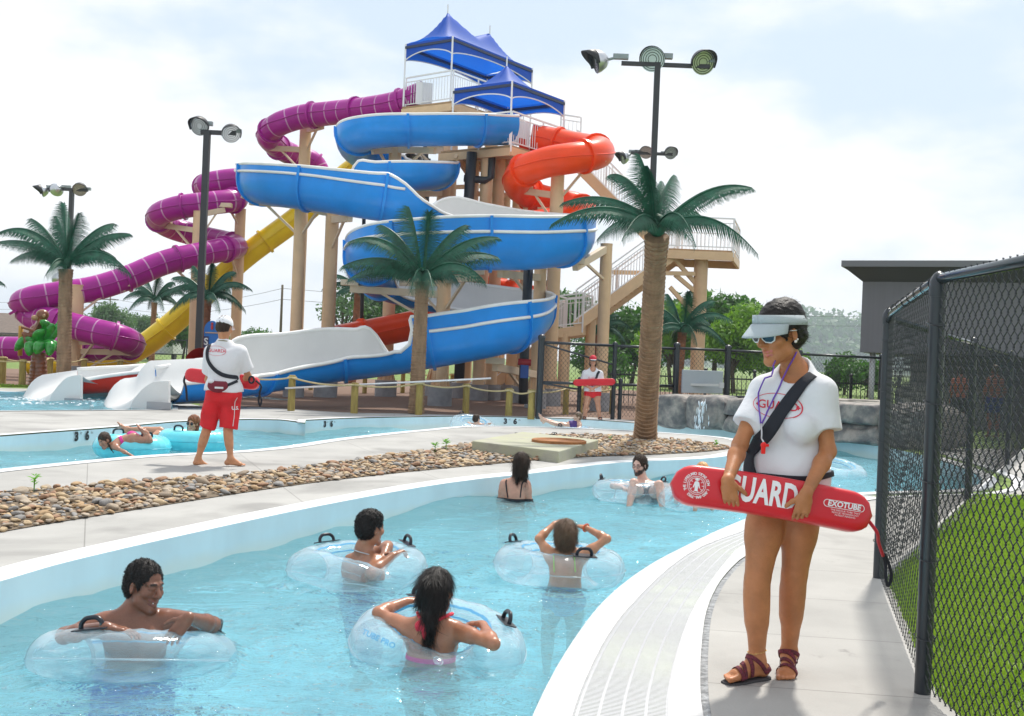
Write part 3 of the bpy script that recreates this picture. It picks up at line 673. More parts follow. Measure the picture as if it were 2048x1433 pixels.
for (x, y, d, w) in ((905, 215, 40.6, 28), (950, 250, 41.5, 26), (985, 225, 43, 26), (975, 300, 37.9, 24), (1000, 305, 38.6, 24), (945, 310, 39.2, 28), (1040, 300, 39.5, 22)):
    t_ = P(x, y, d); r = w/2/F*d; mb = MB(); mb.cyl((t_.x, d, -.02), (t_.x, d, t_.z), r, 18); mb.build('column', beige_m, tower, auto=40)
    mb = MB(); mb.cyl((t_.x, d, -.04), (t_.x, d, .5), r*1.7, 20); mb.build('footing', footing_m, tower, auto=40)
mb = MB()
for (a, b) in (((905, 375, 40.6), (985, 372, 43)), ((950, 388, 39.2), (1040, 392, 39.5)), ((905, 520, 40.6), (1000, 525, 38.6)), ((945, 470, 39.2), (1005, 400, 38.6)), ((950, 640, 41.5), (1040, 655, 39.5)), ((912, 312, 38.2), (950, 368, 39.3)), ((955, 545, 39.2), (1040, 470, 39.5))):
    mb = MB(); mb.beam(P(*a), P(*b), .12, .16); mb.build('brace', beige_m, tower)
# black water pipes
mb = MB()
def pipe(pts, r=.12): mb.tube([P(*q) for q in pts], r, 10)
pipe([(944, 305, 37.6), (936, 420, 37.6), (931, 530, 37.6), (918, 760, 37.6)], .17); pipe([(985, 300, 37.7), (982, 355, 37.7), (970, 361, 37.7), (928, 357, 37.6)], .12)
pipe([(852, 290, 40), (846, 420, 40), (836, 700, 40)], .10); pipe([(728, 430, 36.6), (722, 700, 36.6)], .06); pipe([(1108, 310, 38.8), (1102, 350, 38.8)], .12)
mb.build('water_pipe', pipe_m, tower, True)
mb = MB(); mb.tube([P(1057, 535, 31.3), P(1049, 700, 31.3), P(1046, 808, 31.3)], .13, 12); mb.build('water_pipe', pipe_m, tower, True)
mb = MB(); mb.box(P(1049, 742, 31.15), (.22, .2, .4)); mb.build('control_box', mat('blue box', (.02, .08, .33), .5), tower)
mb = MB(); mb.cyl(P(1036, 724, 31.1), P(1062, 726, 31.1), .09, 12); mb.build('valve', mat('valve red', (.35, .02, .03), .5), tower)
# white gate panels on the decks
mb = MB()
for (x, y, d) in ((848, 188, 41.0), (1042, 268, 38.2)): mb = MB(); mb.box(P(x, y, d), (.6, .05, .8), rz=math.radians(20)); mb.build('gate_panel', rail_m, tower)
mb = MB(); mb.box(P(1048, 300, 38.2), (.5, .05, .7), rz=.9); mb.build('stop_gate', red_m, tower)
# stairs: lower flight up to the right landing, upper flight back left to the decks
def stairs(a, b, w, side, n):
    """a lower end, b upper end (centre of near stringer); side = unit vector across"""
    a, b, side = Vector(a), Vector(b), Vector(side).normalized()*w
    mb = MB()
    for s in (Vector((0, 0, 0)), side): mb.beam(a+s, b+s, .08, .34)
    mb.build('stringer', beige_m, tower)
    mb = MB()
    for k in range(n):
        q = a.lerp(b, (k+.5)/n)+side/2+Vector((0, 0, .05)); d = (b-a); d.z = 0; d.normalize()
        mb.box(q, (.3, w*.98, .05), axes=(d, side.normalized(), Vector((0, 0, 1))))
    mb.build('tread', beige_m, tower)
    railing('railing', [a+Vector((0, 0, .15)), b+Vector((0, 0, .15))]); railing('railing', [a+side+Vector((0, 0, .15)), b+side+Vector((0, 0, .15))])
back = Vector((.25, .97, 0))
s0, s1 = P(1150, 655, 37.6), P(1355, 505, 38.8)
stairs(s0, s1, 1.3, back, 18)
lz = P(1340, 497, 38.6).z
l0 = P(1335, 497, 38.6); l1 = P(1466, 502, 38.6); lan = [l0, l1, l1+back*3.2, l0+back*3.2]
mb = MB(); mb.prism([(p.x, p.y, lz-.06) for p in lan], (0, 0, .06)); o = mb.build('landing_deck', deckwood_m, tower); fixn(o)
mb = MB()
for i_, (a, b) in enumerate(zip(lan, lan[1:]+lan[:1])): mb.beam((a.x, a.y, lz-.2-.004*i_), (b.x, b.y, lz-.2-.004*i_), .09, .28-.003*i_)
mb.build('deck_frame', beige_m, tower)
lv = [Vector((p.x, p.y, lz)) for p in lan]
railing('railing', [lv[0], lv[1], lv[2], lv[3]])
u0 = Vector((l0.x+.1, l0.y+1.75, lz)); u1 = Vector((ql[1].x+.2, ql[1].y+.4, loz))
stairs(u0, u1, 1.25, back, 17)
railing('railing', [P(1120, 290, 41), P(1160, 296, 41)])
# lower landing at left foot of the stairs
g0, g1 = P(1112, 658, 37.4), P(1165, 652, 37.6)
mb = MB(); mb.prism([g0, g1, g1+back*1.6, g0+back*1.6], (0, 0, -.3)); o = mb.build('landing_deck', beige_m, tower); fixn(o)
railing('railing', [g0, g1]); railing('railing', [g0, g0+back*1.6, g1+back*1.6])
stairs(P(965, 790, 39.5), P(1112, 668, 39.5), 1.2, back, 12)
for (x, y, d, w) in ((1403, 508, 39.2, 28), (1182, 640, 38.4, 20), (1132, 662, 38.2, 20), (1128, 668, 37.6, 18)):
    t_ = P(x, y, d); r = w/2/F*d; mb = MB(); mb.cyl((t_.x, d, -.02), (t_.x, d, t_.z), r, 18); mb.build('column', beige_m, tower, auto=40)
mb = MB()
for (a, b) in (((1225, 545, 38.4), (1390, 548, 39.0)), ((1398, 590, 39.2), (1350, 550, 38.9)), ((1398, 640, 39.2), (1340, 575, 38.9)), ((1398, 575, 39.2), (1350, 520, 38.9))): mb = MB(); mb.beam(P(*a), P(*b), .09, .14); mb.build('brace', beige_m, tower)
# ------------------------------------------------------------------ canopies
can_m = bpy.data.materials.new('blue canopy fabric'); N, L = nt(can_m); b = N['Principled BSDF']; b.inputs['Base Color'].default_value = (.010, .105, .55, 1); b.inputs['Roughness'].default_value = .6
tl = N.new('ShaderNodeBsdfTranslucent'); tl.inputs['Color'].default_value = (.01, .16, .75, 1); mx = N.new('ShaderNodeMixShader'); mx.inputs[0].default_value = .42
L.new(b.outputs[0], mx.inputs[1]); L.new(tl.outputs[0], mx.inputs[2]); L.new(mx.outputs[0], N['Material Output'].inputs['Surface'])
def canopy(lab, near, la, sa, zb, zt, zpk, peaks, zdeck):
    c = Vector((near[0], near[1], 0)); root = thing('shade_canopy', lab, 'canopy', (c.x, c.y, zdeck), 'blue peaked canopies on the slide tower')
    nu, nv = 40, 24; vs = []
    for j in range(nv+1):
        for i in range(nu+1):
            a, b_ = i/nu, j/nv; q = c+ax_l*(la*a)+ax_s*(sa*b_)
            hmax = 0
            for (pa, pb, ph, sc) in peaks:
                ra = abs(a-pa)/(pa if a < pa else 1-pa)/sc if sc else 0; rb = abs(b_-pb)/.5
                rr = min(1, max(ra, rb)); rr2 = min(1, math.hypot(ra, rb)); rr = .5*rr+.5*rr2
                hmax = max(hmax, ph*(1-rr)**1.7)
            vs.append((q.x, q.y, zt+hmax))
    mesh_obj('canopy_roof', vs, [(j*(nu+1)+i, j*(nu+1)+i+1, (j+1)*(nu+1)+i+1, (j+1)*(nu+1)+i) for j in range(nv) for i in range(nu)], can_m, root, True)
    q = [c, c+ax_l*la, c+ax_l*la+ax_s*sa, c+ax_s*sa]
    for a, b_ in zip(q, q[1:]+q[:1]):
        n = 24; vs = []; tr_ = []
        for i in range(n+1):
            f = i/n; p = a.lerp(b_, f); arch = (1-(2*f-1)**2)**.75
            z = zb-.12+(zt-zb)*.55*arch; vs += [(p.x, p.y, zt), (p.x, p.y, z)]; tr_.append((p.x, p.y, z))
        mesh_obj('valance', vs, [(2*i, 2*i+1, 2*i+3, 2*i+2) for i in range(n)], can_m, root, True)
        mb = MB(); mb.tube(tr_, .022, 5); mb.build('valance_edge', rail_m, root)
    mb = MB()
    for p in q: mb = MB(); mb.beam((p.x, p.y, zdeck), (p.x, p.y, zt), .06, .06, up=(1, 0, 0)); mb.build('frame_post', rail_m, root)
    for (pa, pb, ph, sc) in peaks:
        p = c+ax_l*(la*pa)+ax_s*(sa*pb); mb = MB(); mb.cyl((p.x, p.y, zt+ph-.05), (p.x, p.y, zt+ph+.28), .025, 8); mb.build('finial', rail_m, root)
    mb = MB()
    for i_, (a, b_) in enumerate(zip(q, q[1:]+q[:1])): mb.beam((a.x, a.y, zt-.12-.005*i_), (b_.x, b_.y, zt-.12-.005*i_), .07, .09)
    mb.build('eave_beam', mat('dark beam', (.02, .035, .09), .5), root)
nU = P(905, 90, 40); nL = P(1024, 175, 37)
canopy('large blue canopy with two peaks over the upper deck', nU, 4.9, 2.15, P(905, 101, 40).z, P(905, 73, 40).z, 0, [(.2, .5, 1.25, 1.3), (.72, .5, 1.15, 1.3)], upz)
canopy('smaller blue canopy with one peak over the lower deck', nL, 3.1, 2.4, P(1024, 190, 37).z, P(1024, 162, 37).z, 0, [(.42, .5, .95, 1)], loz)
# ================================================================== palms
frond_m = mat('palm frond plastic', (.013, .088, .050), .5, spec=.35, var=.4, vs=6)
frond_m2 = mat('palm frond tips', (.03, .13, .07), .5, var=.3, vs=6)
trunk_m = mat('artificial palm trunk', (.27, .17, .10), .85, var=.28, vs=5, bump=.7, bs=26, streak=(1.5, 1.5, .5))
trunk_r = mat('reddish palm trunk', (.24, .105, .055), .85, var=.3, vs=5, bump=.7, bs=26)
def frond(root, C, T, lift, wid, rnd, nl=44, droop=.75):
    C, T = Vector(C), Vector(T); M = (C+T)/2+Vector((0, 0, lift)); pts = []
    n = 16
    for i in range(n+1):
        t = i/n; pts.append(C*(1-t)**2+M*(2*t*(1-t))+T*t*t)
    mb = MB(); Lh = sum((b-a).length for a, b in zip(pts, pts[1:]))
    mb.tube(pts, [max(.006, .03*(1-i/n)*wid/.3+.006) for i in range(n+1)], 5)
    for k in range(nl):
        t = .07+.93*(k+.5)/nl; x = t*n; i = min(n-1, int(x)); f = x-i
        p = pts[i].lerp(pts[i+1], f); tg = (pts[i+1]-pts[i]).normalized()
        sd = tg.cross(Vector((0, 0, 1))); sd = sd.normalized() if sd.length > .05 else Vector((1, 0, 0)); up = sd.cross(tg).normalized()
        ln = wid*(.45+.75*math.sin(PI*min(1, .12+t*.86)))*rnd.uniform(.85, 1.1)
        if t > .9: ln *= .8
        w = Lh/nl*1.1*(1-.3*t)
        for s in (-1, 1):
            fan = .25+.95*t**2.5
            d1 = (sd*s*(1.0-droop*.55)+tg*fan-up*(droop*.75)+Vector((0, 0, -.15))).normalized()
            d2 = (d1+Vector((0, 0, -.55*droop))+tg*.1).normalized()
            a = p; b = p+d1*ln*.5; c = b+d2*ln*.5
            mb.add([a-tg*w*.5, a+tg*w*.5, b+tg*w*.42, c+tg*w*.08, c-tg*w*.02, b-tg*w*.42], [(0, 1, 2, 5), (5, 2, 3, 4)])
    return mb.build('frond', frond_m, root)
def palm_trunk(root, base, top, r0, r1, m, ring=.085):
    base, top = Vector(base), Vector(top); Lh = (top-base).length; n = max(10, int(Lh/ring)); mb = MB(); pts = []; rs = []
    rnd = random.Random(int(base.x*100))
    for k in range(n):
        for f, dr in ((0, 1.0), (.45, 1.045), (.86, 1.09), (.98, 1.0)):
            t = min(1, (k+f)/n); q = base.lerp(top, t); pts.append(q); r = r0+(r1-r0)*t+.10*r0*max(0, 1-t*9)+r0*.12*max(0, (t-.9)*10)
            rs.append(r*dr*rnd.uniform(.985, 1.015))
    mb.tube(pts, rs, 22); return mb.build('trunk', m, root, True, auto=50)
def palm(lab, base, crown, r0, r1, tips, wid, m=None, seed=1, nl=44):
    base, crown = Vector(base), Vector(crown)
    root = thing('palm_tree', lab, 'palm tree', base, 'artificial palm trees around the water park'); rnd = random.Random(seed)
    palm_trunk(root, base, crown-Vector((0, 0, .05)), r0, r1, m or trunk_m)
    for T, lift in tips: frond(root, crown+Vector((rnd.uniform(-.05, .05), rnd.uniform(-.05, .05), .1)), T, lift, wid*rnd.uniform(.9, 1.1), rnd, nl)
    mb = MB(); mb.sphere(crown+Vector((0, 0, .14)), r1*.95, 10, 8, (1, 1, 1.2)); mb.build('crown_heart', frond_m, root, True)
    return root
def tipsof(crown_px, d, lst, sc=1.0):
    """lst: (dx px, dy px, depth offset, lift m)"""
    return [(P(crown_px[0]+a*sc, crown_px[1]+b*sc, d+o), l) for a, b, o, l in lst]
dB = 19.0
palm('biggest palm with a thick ribbed trunk standing in the river stones of the island', G(1290, 880), P(1314, 468, dB), .195, .172, tipsof((1314, 462), dB,
   [(-212, -12, -.5, .62), (-190, -55, .5, .55), (-95, -112, .6, .55), (-35, -152, .3, .25), (34, -112, .9, .35), (-20, -130, -.7, .3), (190, -86, .3, .55), (202, 48, -.3, .75), (78, 32, -1.3, .75), (100, -18, 1.6, .5), (-120, 18, 1.4, .5), (60, 10, 1.7, .4), (-70, 20, -1.4, .6), (8, -100, .9, .2)]), .30, seed=3, nl=50)
dM = 27.6
palm('palm in front of the blue flume with its trunk rising from the wood chips', (P(832, 827, dM).x, dM, 0), P(845, 560, dM), .18, .15, tipsof((846, 555), dM,
   [(-162, -22, .4, .6), (-150, -70, -.3, .85), (-28, -140, .4, .4), (12, -130, -.3, .3), (150, -80, .2, .6), (125, 10, -.5, .75), (-25, 30, -1.2, .6), (40, -45, 1.4, .5), (-60, -20, 1.5, .5), (70, 8, 1.2, .5), (-100, -10, .8, .5), (85, -105, .6, .45), (-85, -105, .7, .45), (150, -40, .9, .6), (-150, 5, .9, .6), (20, 35, -1.3, .6)]), .46, seed=5, nl=52)
dL = 31.5
palm('palm at the left in front of the purple coils, beside the monkey figure', (P(128, 745, dL).x, dL, 0), P(132, 535, dL), .19, .165, tipsof((132, 522), dL,
   [(-135, -38, .3, .5), (-132, -58, -.4, .85), (-70, -85, .9, .4), (-5, -115, .3, .35), (25, -95, -.6, .2), (128, -54, .2, .55), (130, 28, -.3, .95), (-40, 30, -1.0, .5), (45, -5, 1.4, .5), (-60, -5, 1.4, .5), (75, -38, .9, .5), (-20, -90, 1, .3), (95, -75, .9, .5), (-110, 0, .8, .6), (100, -5, .9, .6)]), .42, seed=8, nl=48)
GEN = [(-100, -8, .5, .7), (-78, -48, .2, .5), (-30, -75, .5, .3), (12, -80, -.4, .3), (62, -62, .3, .45), (102, -20, -.3, .7), (88, 28, .4, .7), (-85, 30, -.5, .7), (30, 30, -1.2, .6), (-20, 25, 1.2, .5), (55, -15, 1.2, .5)]
def small_palm(lab, bx, by, cx, cy, d, sc, r, m=None, seed=1):
    palm(lab, (P(bx, by, d).x, d, -.02), P(cx, cy, d), r, r*.85, tipsof((cx, cy), d, GEN, sc), .33, m, seed, 34)
small_palm('thin palm standing behind the yellow slide on the far lawn', 303, 720, 309, 603, 50, .62, .13, seed=11)
small_palm('palm half hidden behind the dark lamp post and the blue sign', 403, 730, 414, 598, 38, .88, .17, trunk_r, 12)
small_palm('palm behind the left slide columns, partly hidden by the blue flume', 705, 730, 716, 585, 52, .72, .17, trunk_r, 13)
small_palm('small reddish palm behind the guard in the red cap', 1190, 750, 1197, 668, 42, .62, .17, trunk_r, 14)
small_palm('low palm with glossy fronds above the grey gate panel', 1352, 790, 1365, 662, 36, .98, .15, trunk_r, 15)
small_palm('palm at the far left edge of the photo with only frond tips in view', -96, 745, -92, 590, 34, 1.0, .17, seed=16)
# ================================================================== lamps
pole_m = mat('dark bronze pole', (.035, .036, .042), .5); hood_m = mat('black visor', (.02, .021, .026), .5); refl_m = mat('silver reflector', (.55, .57, .60), .28, metal=.85)
lens_m = mat('lamp lens', (.30, .32, .34), .15, metal=.35); ball_m = mat('grey ballast', (.27, .31, .32), .5, metal=.3)
def flood(root, c, aim, r):
    """one flood light: dome, hood, lens, ballast"""
    c = Vector(c); s, d, u = basis(aim)
    mb = MB(); mb.lathe(c-d*r*.95, [(.02, 0), (r*.35, r*.05), (r*.66, r*.28), (r*.92, r*.72), (r, r*1.0), (r*1.03, r*1.1)], 22, d); hd = mb.build('floodlight', refl_m, root, True, auto=50)
    mb = MB(); mb.lathe(c+d*r*.12, [(r*.98, 0), (r*.98, r*.02)], 22, d); mb.build('lens', lens_m, hd)
    mb = MB()
    for q in (.35, .55, .75, .92): mb.tube([c+d*r*.16+(s*math.cos(a)+u*math.sin(a))*r*q for a in np.linspace(0, 2*PI, 20, endpoint=False)], r*.03, 5, closed=True)
    mb.build('lens_ring', hood_m, hd)
    mb = MB(); n = 16; vs = []
    for k in range(n+1):
        a = -.35+(PI+.7)*k/n; w = (s*math.cos(a)+u*math.sin(a))*r*1.05; ln = r*(.35+.85*max(0, math.sin(a)))
        vs += [c+d*r*.05+w, c+d*(r*.05+ln)+w*1.02]
    mb.add(vs, [(2*k, 2*k+1, 2*k+3, 2*k+2) for k in range(n)]); o = mb.build('visor', hood_m, hd, True)
    so_ = o.modifiers.new('solid', 'SOLIDIFY'); so_.thickness = .012
def lamp(lab, base_px, top_px, d, heads, w, arm=None):
    b = P(*base_px, d); t = P(*top_px, d); x = (b.x+t.x)/2
    root = thing('lamp_post', lab, 'lamp post', (x, d, 0), 'flood lamps on tall dark poles')
    mb = MB(); mb.box((x, d, (t.z-.05)/2), (w, w, t.z+.05)); mb.build('pole', pole_m, root)
    mb = MB(); mb.box((x, d, .02), (w*2.6, w*2.6, .06)); mb.build('base_plate', pole_m, root)
    if arm:
        a, c = P(*arm[0], d), P(*arm[1], d); mb = MB(); mb.beam((a.x, d, t.z-.05), (c.x, d, t.z-.05), w*.6, w*.7); mb.build('crossarm', pole_m, root)
    for (hx, hy, r, aim, bx, by) in heads:
        c = P(hx, hy, d); flood(root, c, aim, r)
        e = P(bx, by, d); mb = MB(); mb.box(e+Vector((0, .05, 0)), (r*1.3, r*.5, r*.42)); mb.tube([e, c-Vector(aim).normalized()*r*.9], r*.12, 6); mb.build('ballast', ball_m, root)
    return root
lamp('tall dark lamp post with three flood lamps behind the biggest palm', (1285, 860), (1316, 126), 29.5, [(1195, 123, .30, (-.96, -.15, -.22), 1242, 113), (1305, 119, .31, (-.18, -.95, -.24), 1330, 112), (1405, 125, .31, (.2, -.93, -.28), 1416, 120)], .145, ((1243, 124), (1420, 124)))
lamp('dark lamp post with two flood lamps behind the guard in the white cap', (391, 770), (418, 262), 36, [(400, 252, .30, (-.15, -.9, -.35), 412, 247), (462, 267, .29, (.35, -.85, -.35), 470, 262)], .19, ((402, 260), (472, 264)))
lamp('far left lamp post with three flood lamps above the palm', (128, 700), (147, 378), 62, [(85, 382, .34, (-.8, -.4, -.3), 100, 374), (113, 380, .36, (-.5, .6, -.3), 132, 374), (160, 379, .36, (.2, -.9, -.3), 172, 378)], .22, ((100, 374), (176, 378)))
lamp('distant lamp post with three flood lamps seen behind the tall lamp pole', (1290, 740), (1310, 306), 56, [(1247, 316, .31, (-.85, -.3, -.25), 1266, 303), (1292, 305, .31, (-.15, -.93, -.28), 1278, 303), (1341, 306, .31, (.15, -.93, -.28), 1330, 306)], .2, ((1262, 305), (1345, 306)))
lamp('low dark flood lamp on a short post behind the left palm', (112, 720), (120, 552), 48, [(119, 558, .30, (-.1, .9, -.35), 126, 566)], .16)
lamp('lamp post standing inside the blue coils', (842, 770), (852, 318), 43, [(833, 322, .32, (-.6, -.6, -.3), 846, 318)], .2)
# ================================================================== trees and far background
def leafmat(name, c1, c2):
    m = mat(name, c1, .6, col2=c2, vs=1.1, detail=5); N, L = nt(m); b = N['Principled BSDF']
    tl = N.new('ShaderNodeBsdfTranslucent'); tl.inputs['Color'].default_value = (c2[0]*1.3, c2[1]*1.5, c2[2]*.8, 1); mx = N.new('ShaderNodeMixShader'); mx.inputs[0].default_value = .3
    L.new(b.outputs[0], mx.inputs[1]); L.new(tl.outputs[0], mx.inputs[2]); L.new(mx.outputs[0], N['Material Output'].inputs['Surface']); return m
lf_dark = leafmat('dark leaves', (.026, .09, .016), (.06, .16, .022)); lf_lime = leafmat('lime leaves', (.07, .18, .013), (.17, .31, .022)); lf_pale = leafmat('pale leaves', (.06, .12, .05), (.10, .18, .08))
bark_m = mat('bark', (.09, .065, .045), .95, var=.3, vs=9, bump=.8, bs=30)
def tree(lab, base, h, cr, lm, n=5000, seed=1, leaf=.28, squash=.85, trunk_h=.35, clumps=26, name='leafy_tree', cat='tree', spread=1.0):
    base = Vector(base); rg = np.random.default_rng(seed); root = thing(name, lab, cat, base, 'leafy trees beyond the slides')
    cz = base.z+h-cr*squash
    mb = MB(); mb.tube([base-Vector((0, 0, .1)), base+Vector((.05*h*rg.uniform(-1, 1), 0, h*.3)), Vector((base.x, base.y, cz))], [h*.028, h*.02, h*.012], 9)
    dirs = rg.normal(size=(clumps, 3)); dirs /= np.linalg.norm(dirs, axis=1, keepdims=True); dirs[:, 2] = np.where(dirs[:, 2] < -.55, -dirs[:, 2], dirs[:, 2])
    rad = rg.uniform(.35, .95, clumps); cc = np.array([base.x, base.y, cz])+dirs*rad[:, None]*np.array([cr*spread, cr*spread, cr*squash])*.82
    for k in range(0, clumps, 2): mb.tube([(base.x, base.y, base.z+h*trunk_h*rg.uniform(.7, 1.1)), tuple((cc[k]+np.array([base.x, base.y, cz]))/2-np.array([0, 0, cr*.12])), tuple(cc[k])], [h*.012, h*.008, h*.003], 5)
    mb.build('trunk', bark_m, root, True)
    cs = rg.uniform(.24, .42, clumps)*cr
    w = cs**2/np.sum(cs**2); idx = rg.choice(clumps, n, p=w)
    d = rg.normal(size=(n, 3)); d /= np.linalg.norm(d, axis=1, keepdims=True)
    pos = cc[idx]+d*(cs[idx]*rg.uniform(.25, 1.08, n)**.6)[:, None]*np.array([1, 1, .8])
    a = rg.normal(size=(n, 3)); a /= np.linalg.norm(a, axis=1, keepdims=True); b = np.cross(a, d+.4*rg.normal(size=(n, 3))); b /= np.linalg.norm(b, axis=1, keepdims=True)
    s = leaf*rg.uniform(.6, 1.25, n)[:, None]
    vs = np.stack([pos-a*s*.6, pos-b*s*.28+a*s*.05, pos+a*s*.6, pos+b*s*.28+a*s*.05], 1).reshape(-1, 3)
    mesh_obj('crown', vs, np.arange(n*4).reshape(-1, 4), lm, root); return root
def gxy(px, d): return (P(px, 700, d).x, d, -.02)
tree('big dark green tree behind the stairs landing', gxy(1430, 74), 6.9, 4.4, lf_dark, 9000, 1, .36)
tree('lime green tree right of the stairs column', gxy(1470, 64), 5.0, 2.9, lf_lime, 7000, 2, .27, .8)
tree('lime green tree left of the stairs column', gxy(1345, 66), 4.9, 2.6, lf_lime, 5500, 3, .27, .8)
tree('dark tree behind the foot of the stairs', gxy(1265, 76), 5.2, 3.2, lf_dark, 6000, 4, .32)
tree('dark round tree seen between the slide columns and the stairs', gxy(1130, 84), 6.9, 3.0, lf_dark, 6000, 5, .32)
tree('dark low tree behind the right chain fence', gxy(1200, 70), 3.4, 2.4, lf_dark, 4000, 25, .28)
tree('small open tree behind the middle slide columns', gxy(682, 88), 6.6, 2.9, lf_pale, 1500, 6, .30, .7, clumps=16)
tree('dark tree behind the left bend of the blue coils', gxy(775, 90), 7.0, 3.2, lf_dark, 5000, 7, .32)
tree('dark tree behind the middle of the blue coils', gxy(1000, 95), 8.0, 3.3, lf_dark, 4000, 8, .34)
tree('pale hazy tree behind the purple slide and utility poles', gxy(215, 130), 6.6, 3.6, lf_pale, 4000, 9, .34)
tree('green tree behind the yellow slide by the white trailer', gxy(365, 98), 4.2, 2.4, lf_dark, 3500, 10, .28)
tree('bushy tree right of the white capped guard', gxy(500, 110), 3.6, 2.9, lf_dark, 4000, 11, .3)
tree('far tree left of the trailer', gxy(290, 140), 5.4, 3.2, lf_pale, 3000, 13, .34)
tree('yellow green shrub behind the white wall of the blue flume', gxy(445, 90), 2.6, 1.9, lf_lime, 2500, 12, .24, .7)
tree('round green tree by the grey building on the right', gxy(1692, 70), 2.7, 1.9, lf_dark, 3500, 14, .24)
tree('dark green tree in front of the wooded hill', gxy(1738, 66), 2.5, 1.6, lf_dark, 2500, 15, .24)
tree('lime tree standing just left of the guard with the visor', gxy(1560, 72), 3.6, 2.3, lf_lime, 3500, 16, .27)
# wooded hills
def hills(y0, x0, x1, hfun, seed, n=26000, leaf=3.2):
    rg = np.random.default_rng(seed); xs = np.linspace(x0, x1, 120); ys = np.linspace(y0-60, y0+160, 10); X, Y = np.meshgrid(xs, ys)
    Z = hfun(X)*np.clip((Y-(y0-60))/120, 0, 1)**.8-.5
    i = np.arange(X.size).reshape(X.shape); fs = np.stack([i[:-1, :-1], i[:-1, 1:], i[1:, 1:], i[1:, :-1]], -1).reshape(-1, 4)
    vs = np.stack([X.ravel(), Y.ravel(), Z.ravel()], 1)
    o = mesh_obj('hills', vs, fs, lf_dark, None, True); o['kind'] = 'structure'
    px = rg.uniform(x0, x1, n); py = y0-60+rg.uniform(0, 1, n)*150; nc = 420
    cx = rg.uniform(x0, x1, nc); cy = y0-60+rg.uniform(.05, 1, nc)*140; r = rg.uniform(6, 14, nc); k = rg.integers(0, nc, n)
    d = rg.normal(size=(n, 3)); d /= np.linalg.norm(d, axis=1, keepdims=True)
    cz = hfun(cx)*np.clip((cy-(y0-60))/120, 0, 1)**.8
    pos = np.stack([cx[k], cy[k], cz[k]+r[k]*.5], 1)+d*r[k][:, None]*rg.uniform(.6, 1.05, n)[:, None]
    a = rg.normal(size=(n, 3)); a /= np.linalg.norm(a, axis=1, keepdims=True); b = np.cross(a, d+.3*rg.normal(size=(n, 3))); b /= np.linalg.norm(b, axis=1, keepdims=True); s = leaf*rg.uniform(.5, 1.2, n)[:, None]
    vs = np.stack([pos-a*s*.5, pos-b*s*.4, pos+a*s*.5, pos+b*s*.4], 1).reshape(-1, 3)
    o = mesh_obj('wood', vs, np.arange(n*4).reshape(-1, 4), lf_dark); tag(o, 'far wooded hillside fading blue in the haze', 'wood', kind='stuff')
hills(1050, 120, 620, lambda x: 26+18*np.clip((x-120)/260, 0, 1)+5*np.sin(x*.027)+3*np.sin(x*.07+1), 3, 30000, 5.5)
# utility poles and wires
upole_m = mat('weathered pole wood', (.11, .085, .05), .9, var=.2); wire_m = mat('wire', (.10, .10, .11), .6)
def upole(lab, px, py, d, r=.13, arms=True):
    t = P(px, py, d); root = thing('utility_pole', lab, 'utility pole', (t.x, d, 0), 'utility poles behind the slides')
    mb = MB(); mb.cyl((t.x, d, -.1), (t.x, d, t.z), r, 8, r*.7); mb.build('pole', upole_m, root, True)
    if arms: mb = MB(); mb.beam((t.x-1.1, d, t.z-.5), (t.x+1.1, d, t.z-.5), .1, .12); mb.build('crossarm', upole_m, root)
    return Vector((t.x, d, t.z-.3))
k1 = upole('leaning-free wooden utility pole right of the white capped guard', 565, 570, 95, arms=False); k2 = upole('utility pole with a crossarm behind the purple slide', 190, 598, 150); k3 = upole('second utility pole behind the purple slide, nearer the street lamp', 221, 592, 150, .11)
k0 = Vector((-95, 150, k2.z)); k4 = Vector((60, 120, k1.z+2))
for j, (a, b) in enumerate(((k0, k3), (k3, k1), (k1, k4))):
    mb = MB()
    for dz in (0, -.9):
        mb.tube([a.lerp(b, t)+Vector((0, 0, dz-2.2*4*t*(1-t)*.5)) for t in np.linspace(0, 1, 14)], .018, 4)
    tag(mb.build('power_line', wire_m), ['thin power lines left of the purple slide', 'thin power lines between the utility poles behind the yellow slide', 'thin power lines right of the bare utility pole'][j], 'power line')
# grey building on the right (upper storey overhangs)
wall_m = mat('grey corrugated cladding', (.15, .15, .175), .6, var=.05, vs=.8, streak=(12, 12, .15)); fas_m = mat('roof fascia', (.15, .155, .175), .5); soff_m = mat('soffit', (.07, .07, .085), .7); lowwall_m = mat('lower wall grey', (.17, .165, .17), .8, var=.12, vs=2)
dBd = 36.0
bl = P(1724, 600, dBd); ztop, zbot = P(1730, 548, dBd).z, P(1724, 705, dBd).z; ex_ = Vector((.905, -.425, 0)); ey_ = Vector((.425, .905, 0)); O_ = Vector((bl.x, dBd, 0))
bld = thing('park_building', 'dark grey flat roofed building with an overhanging upper storey behind the fence', 'building', (bl.x, dBd, 0))
def bbox_(x0, x1, y0, y1, z0, z1): return (O_+ex_*(x0+x1)/2+ey_*(y0+y1)/2+UPZ*(z0+z1)/2, (x1-x0, y1-y0, z1-z0))
UPZ = Vector((0, 0, 1)); AX = (ex_, ey_, UPZ)
mb = MB(); mb.box(*bbox_(0, 14, 0, 8, zbot, ztop), axes=AX); mb.build('wall', wall_m, bld)
z1 = P(1690, 536, dBd).z; z2 = P(1690, 524, dBd).z
mb = MB(); mb.box(*bbox_(-.56, 15, -.7, 9, z1, z2), axes=AX); mb.build('roof', fas_m, bld)
mb = MB(); mb.prism([O_+ex_*-.5+ey_*-.6+UPZ*(z1-.004), O_+ey_*-.004+UPZ*(ztop-.25), O_+ey_*-.004+UPZ*(z1-.004)], ex_*14); mb.build('soffit', soff_m, bld)
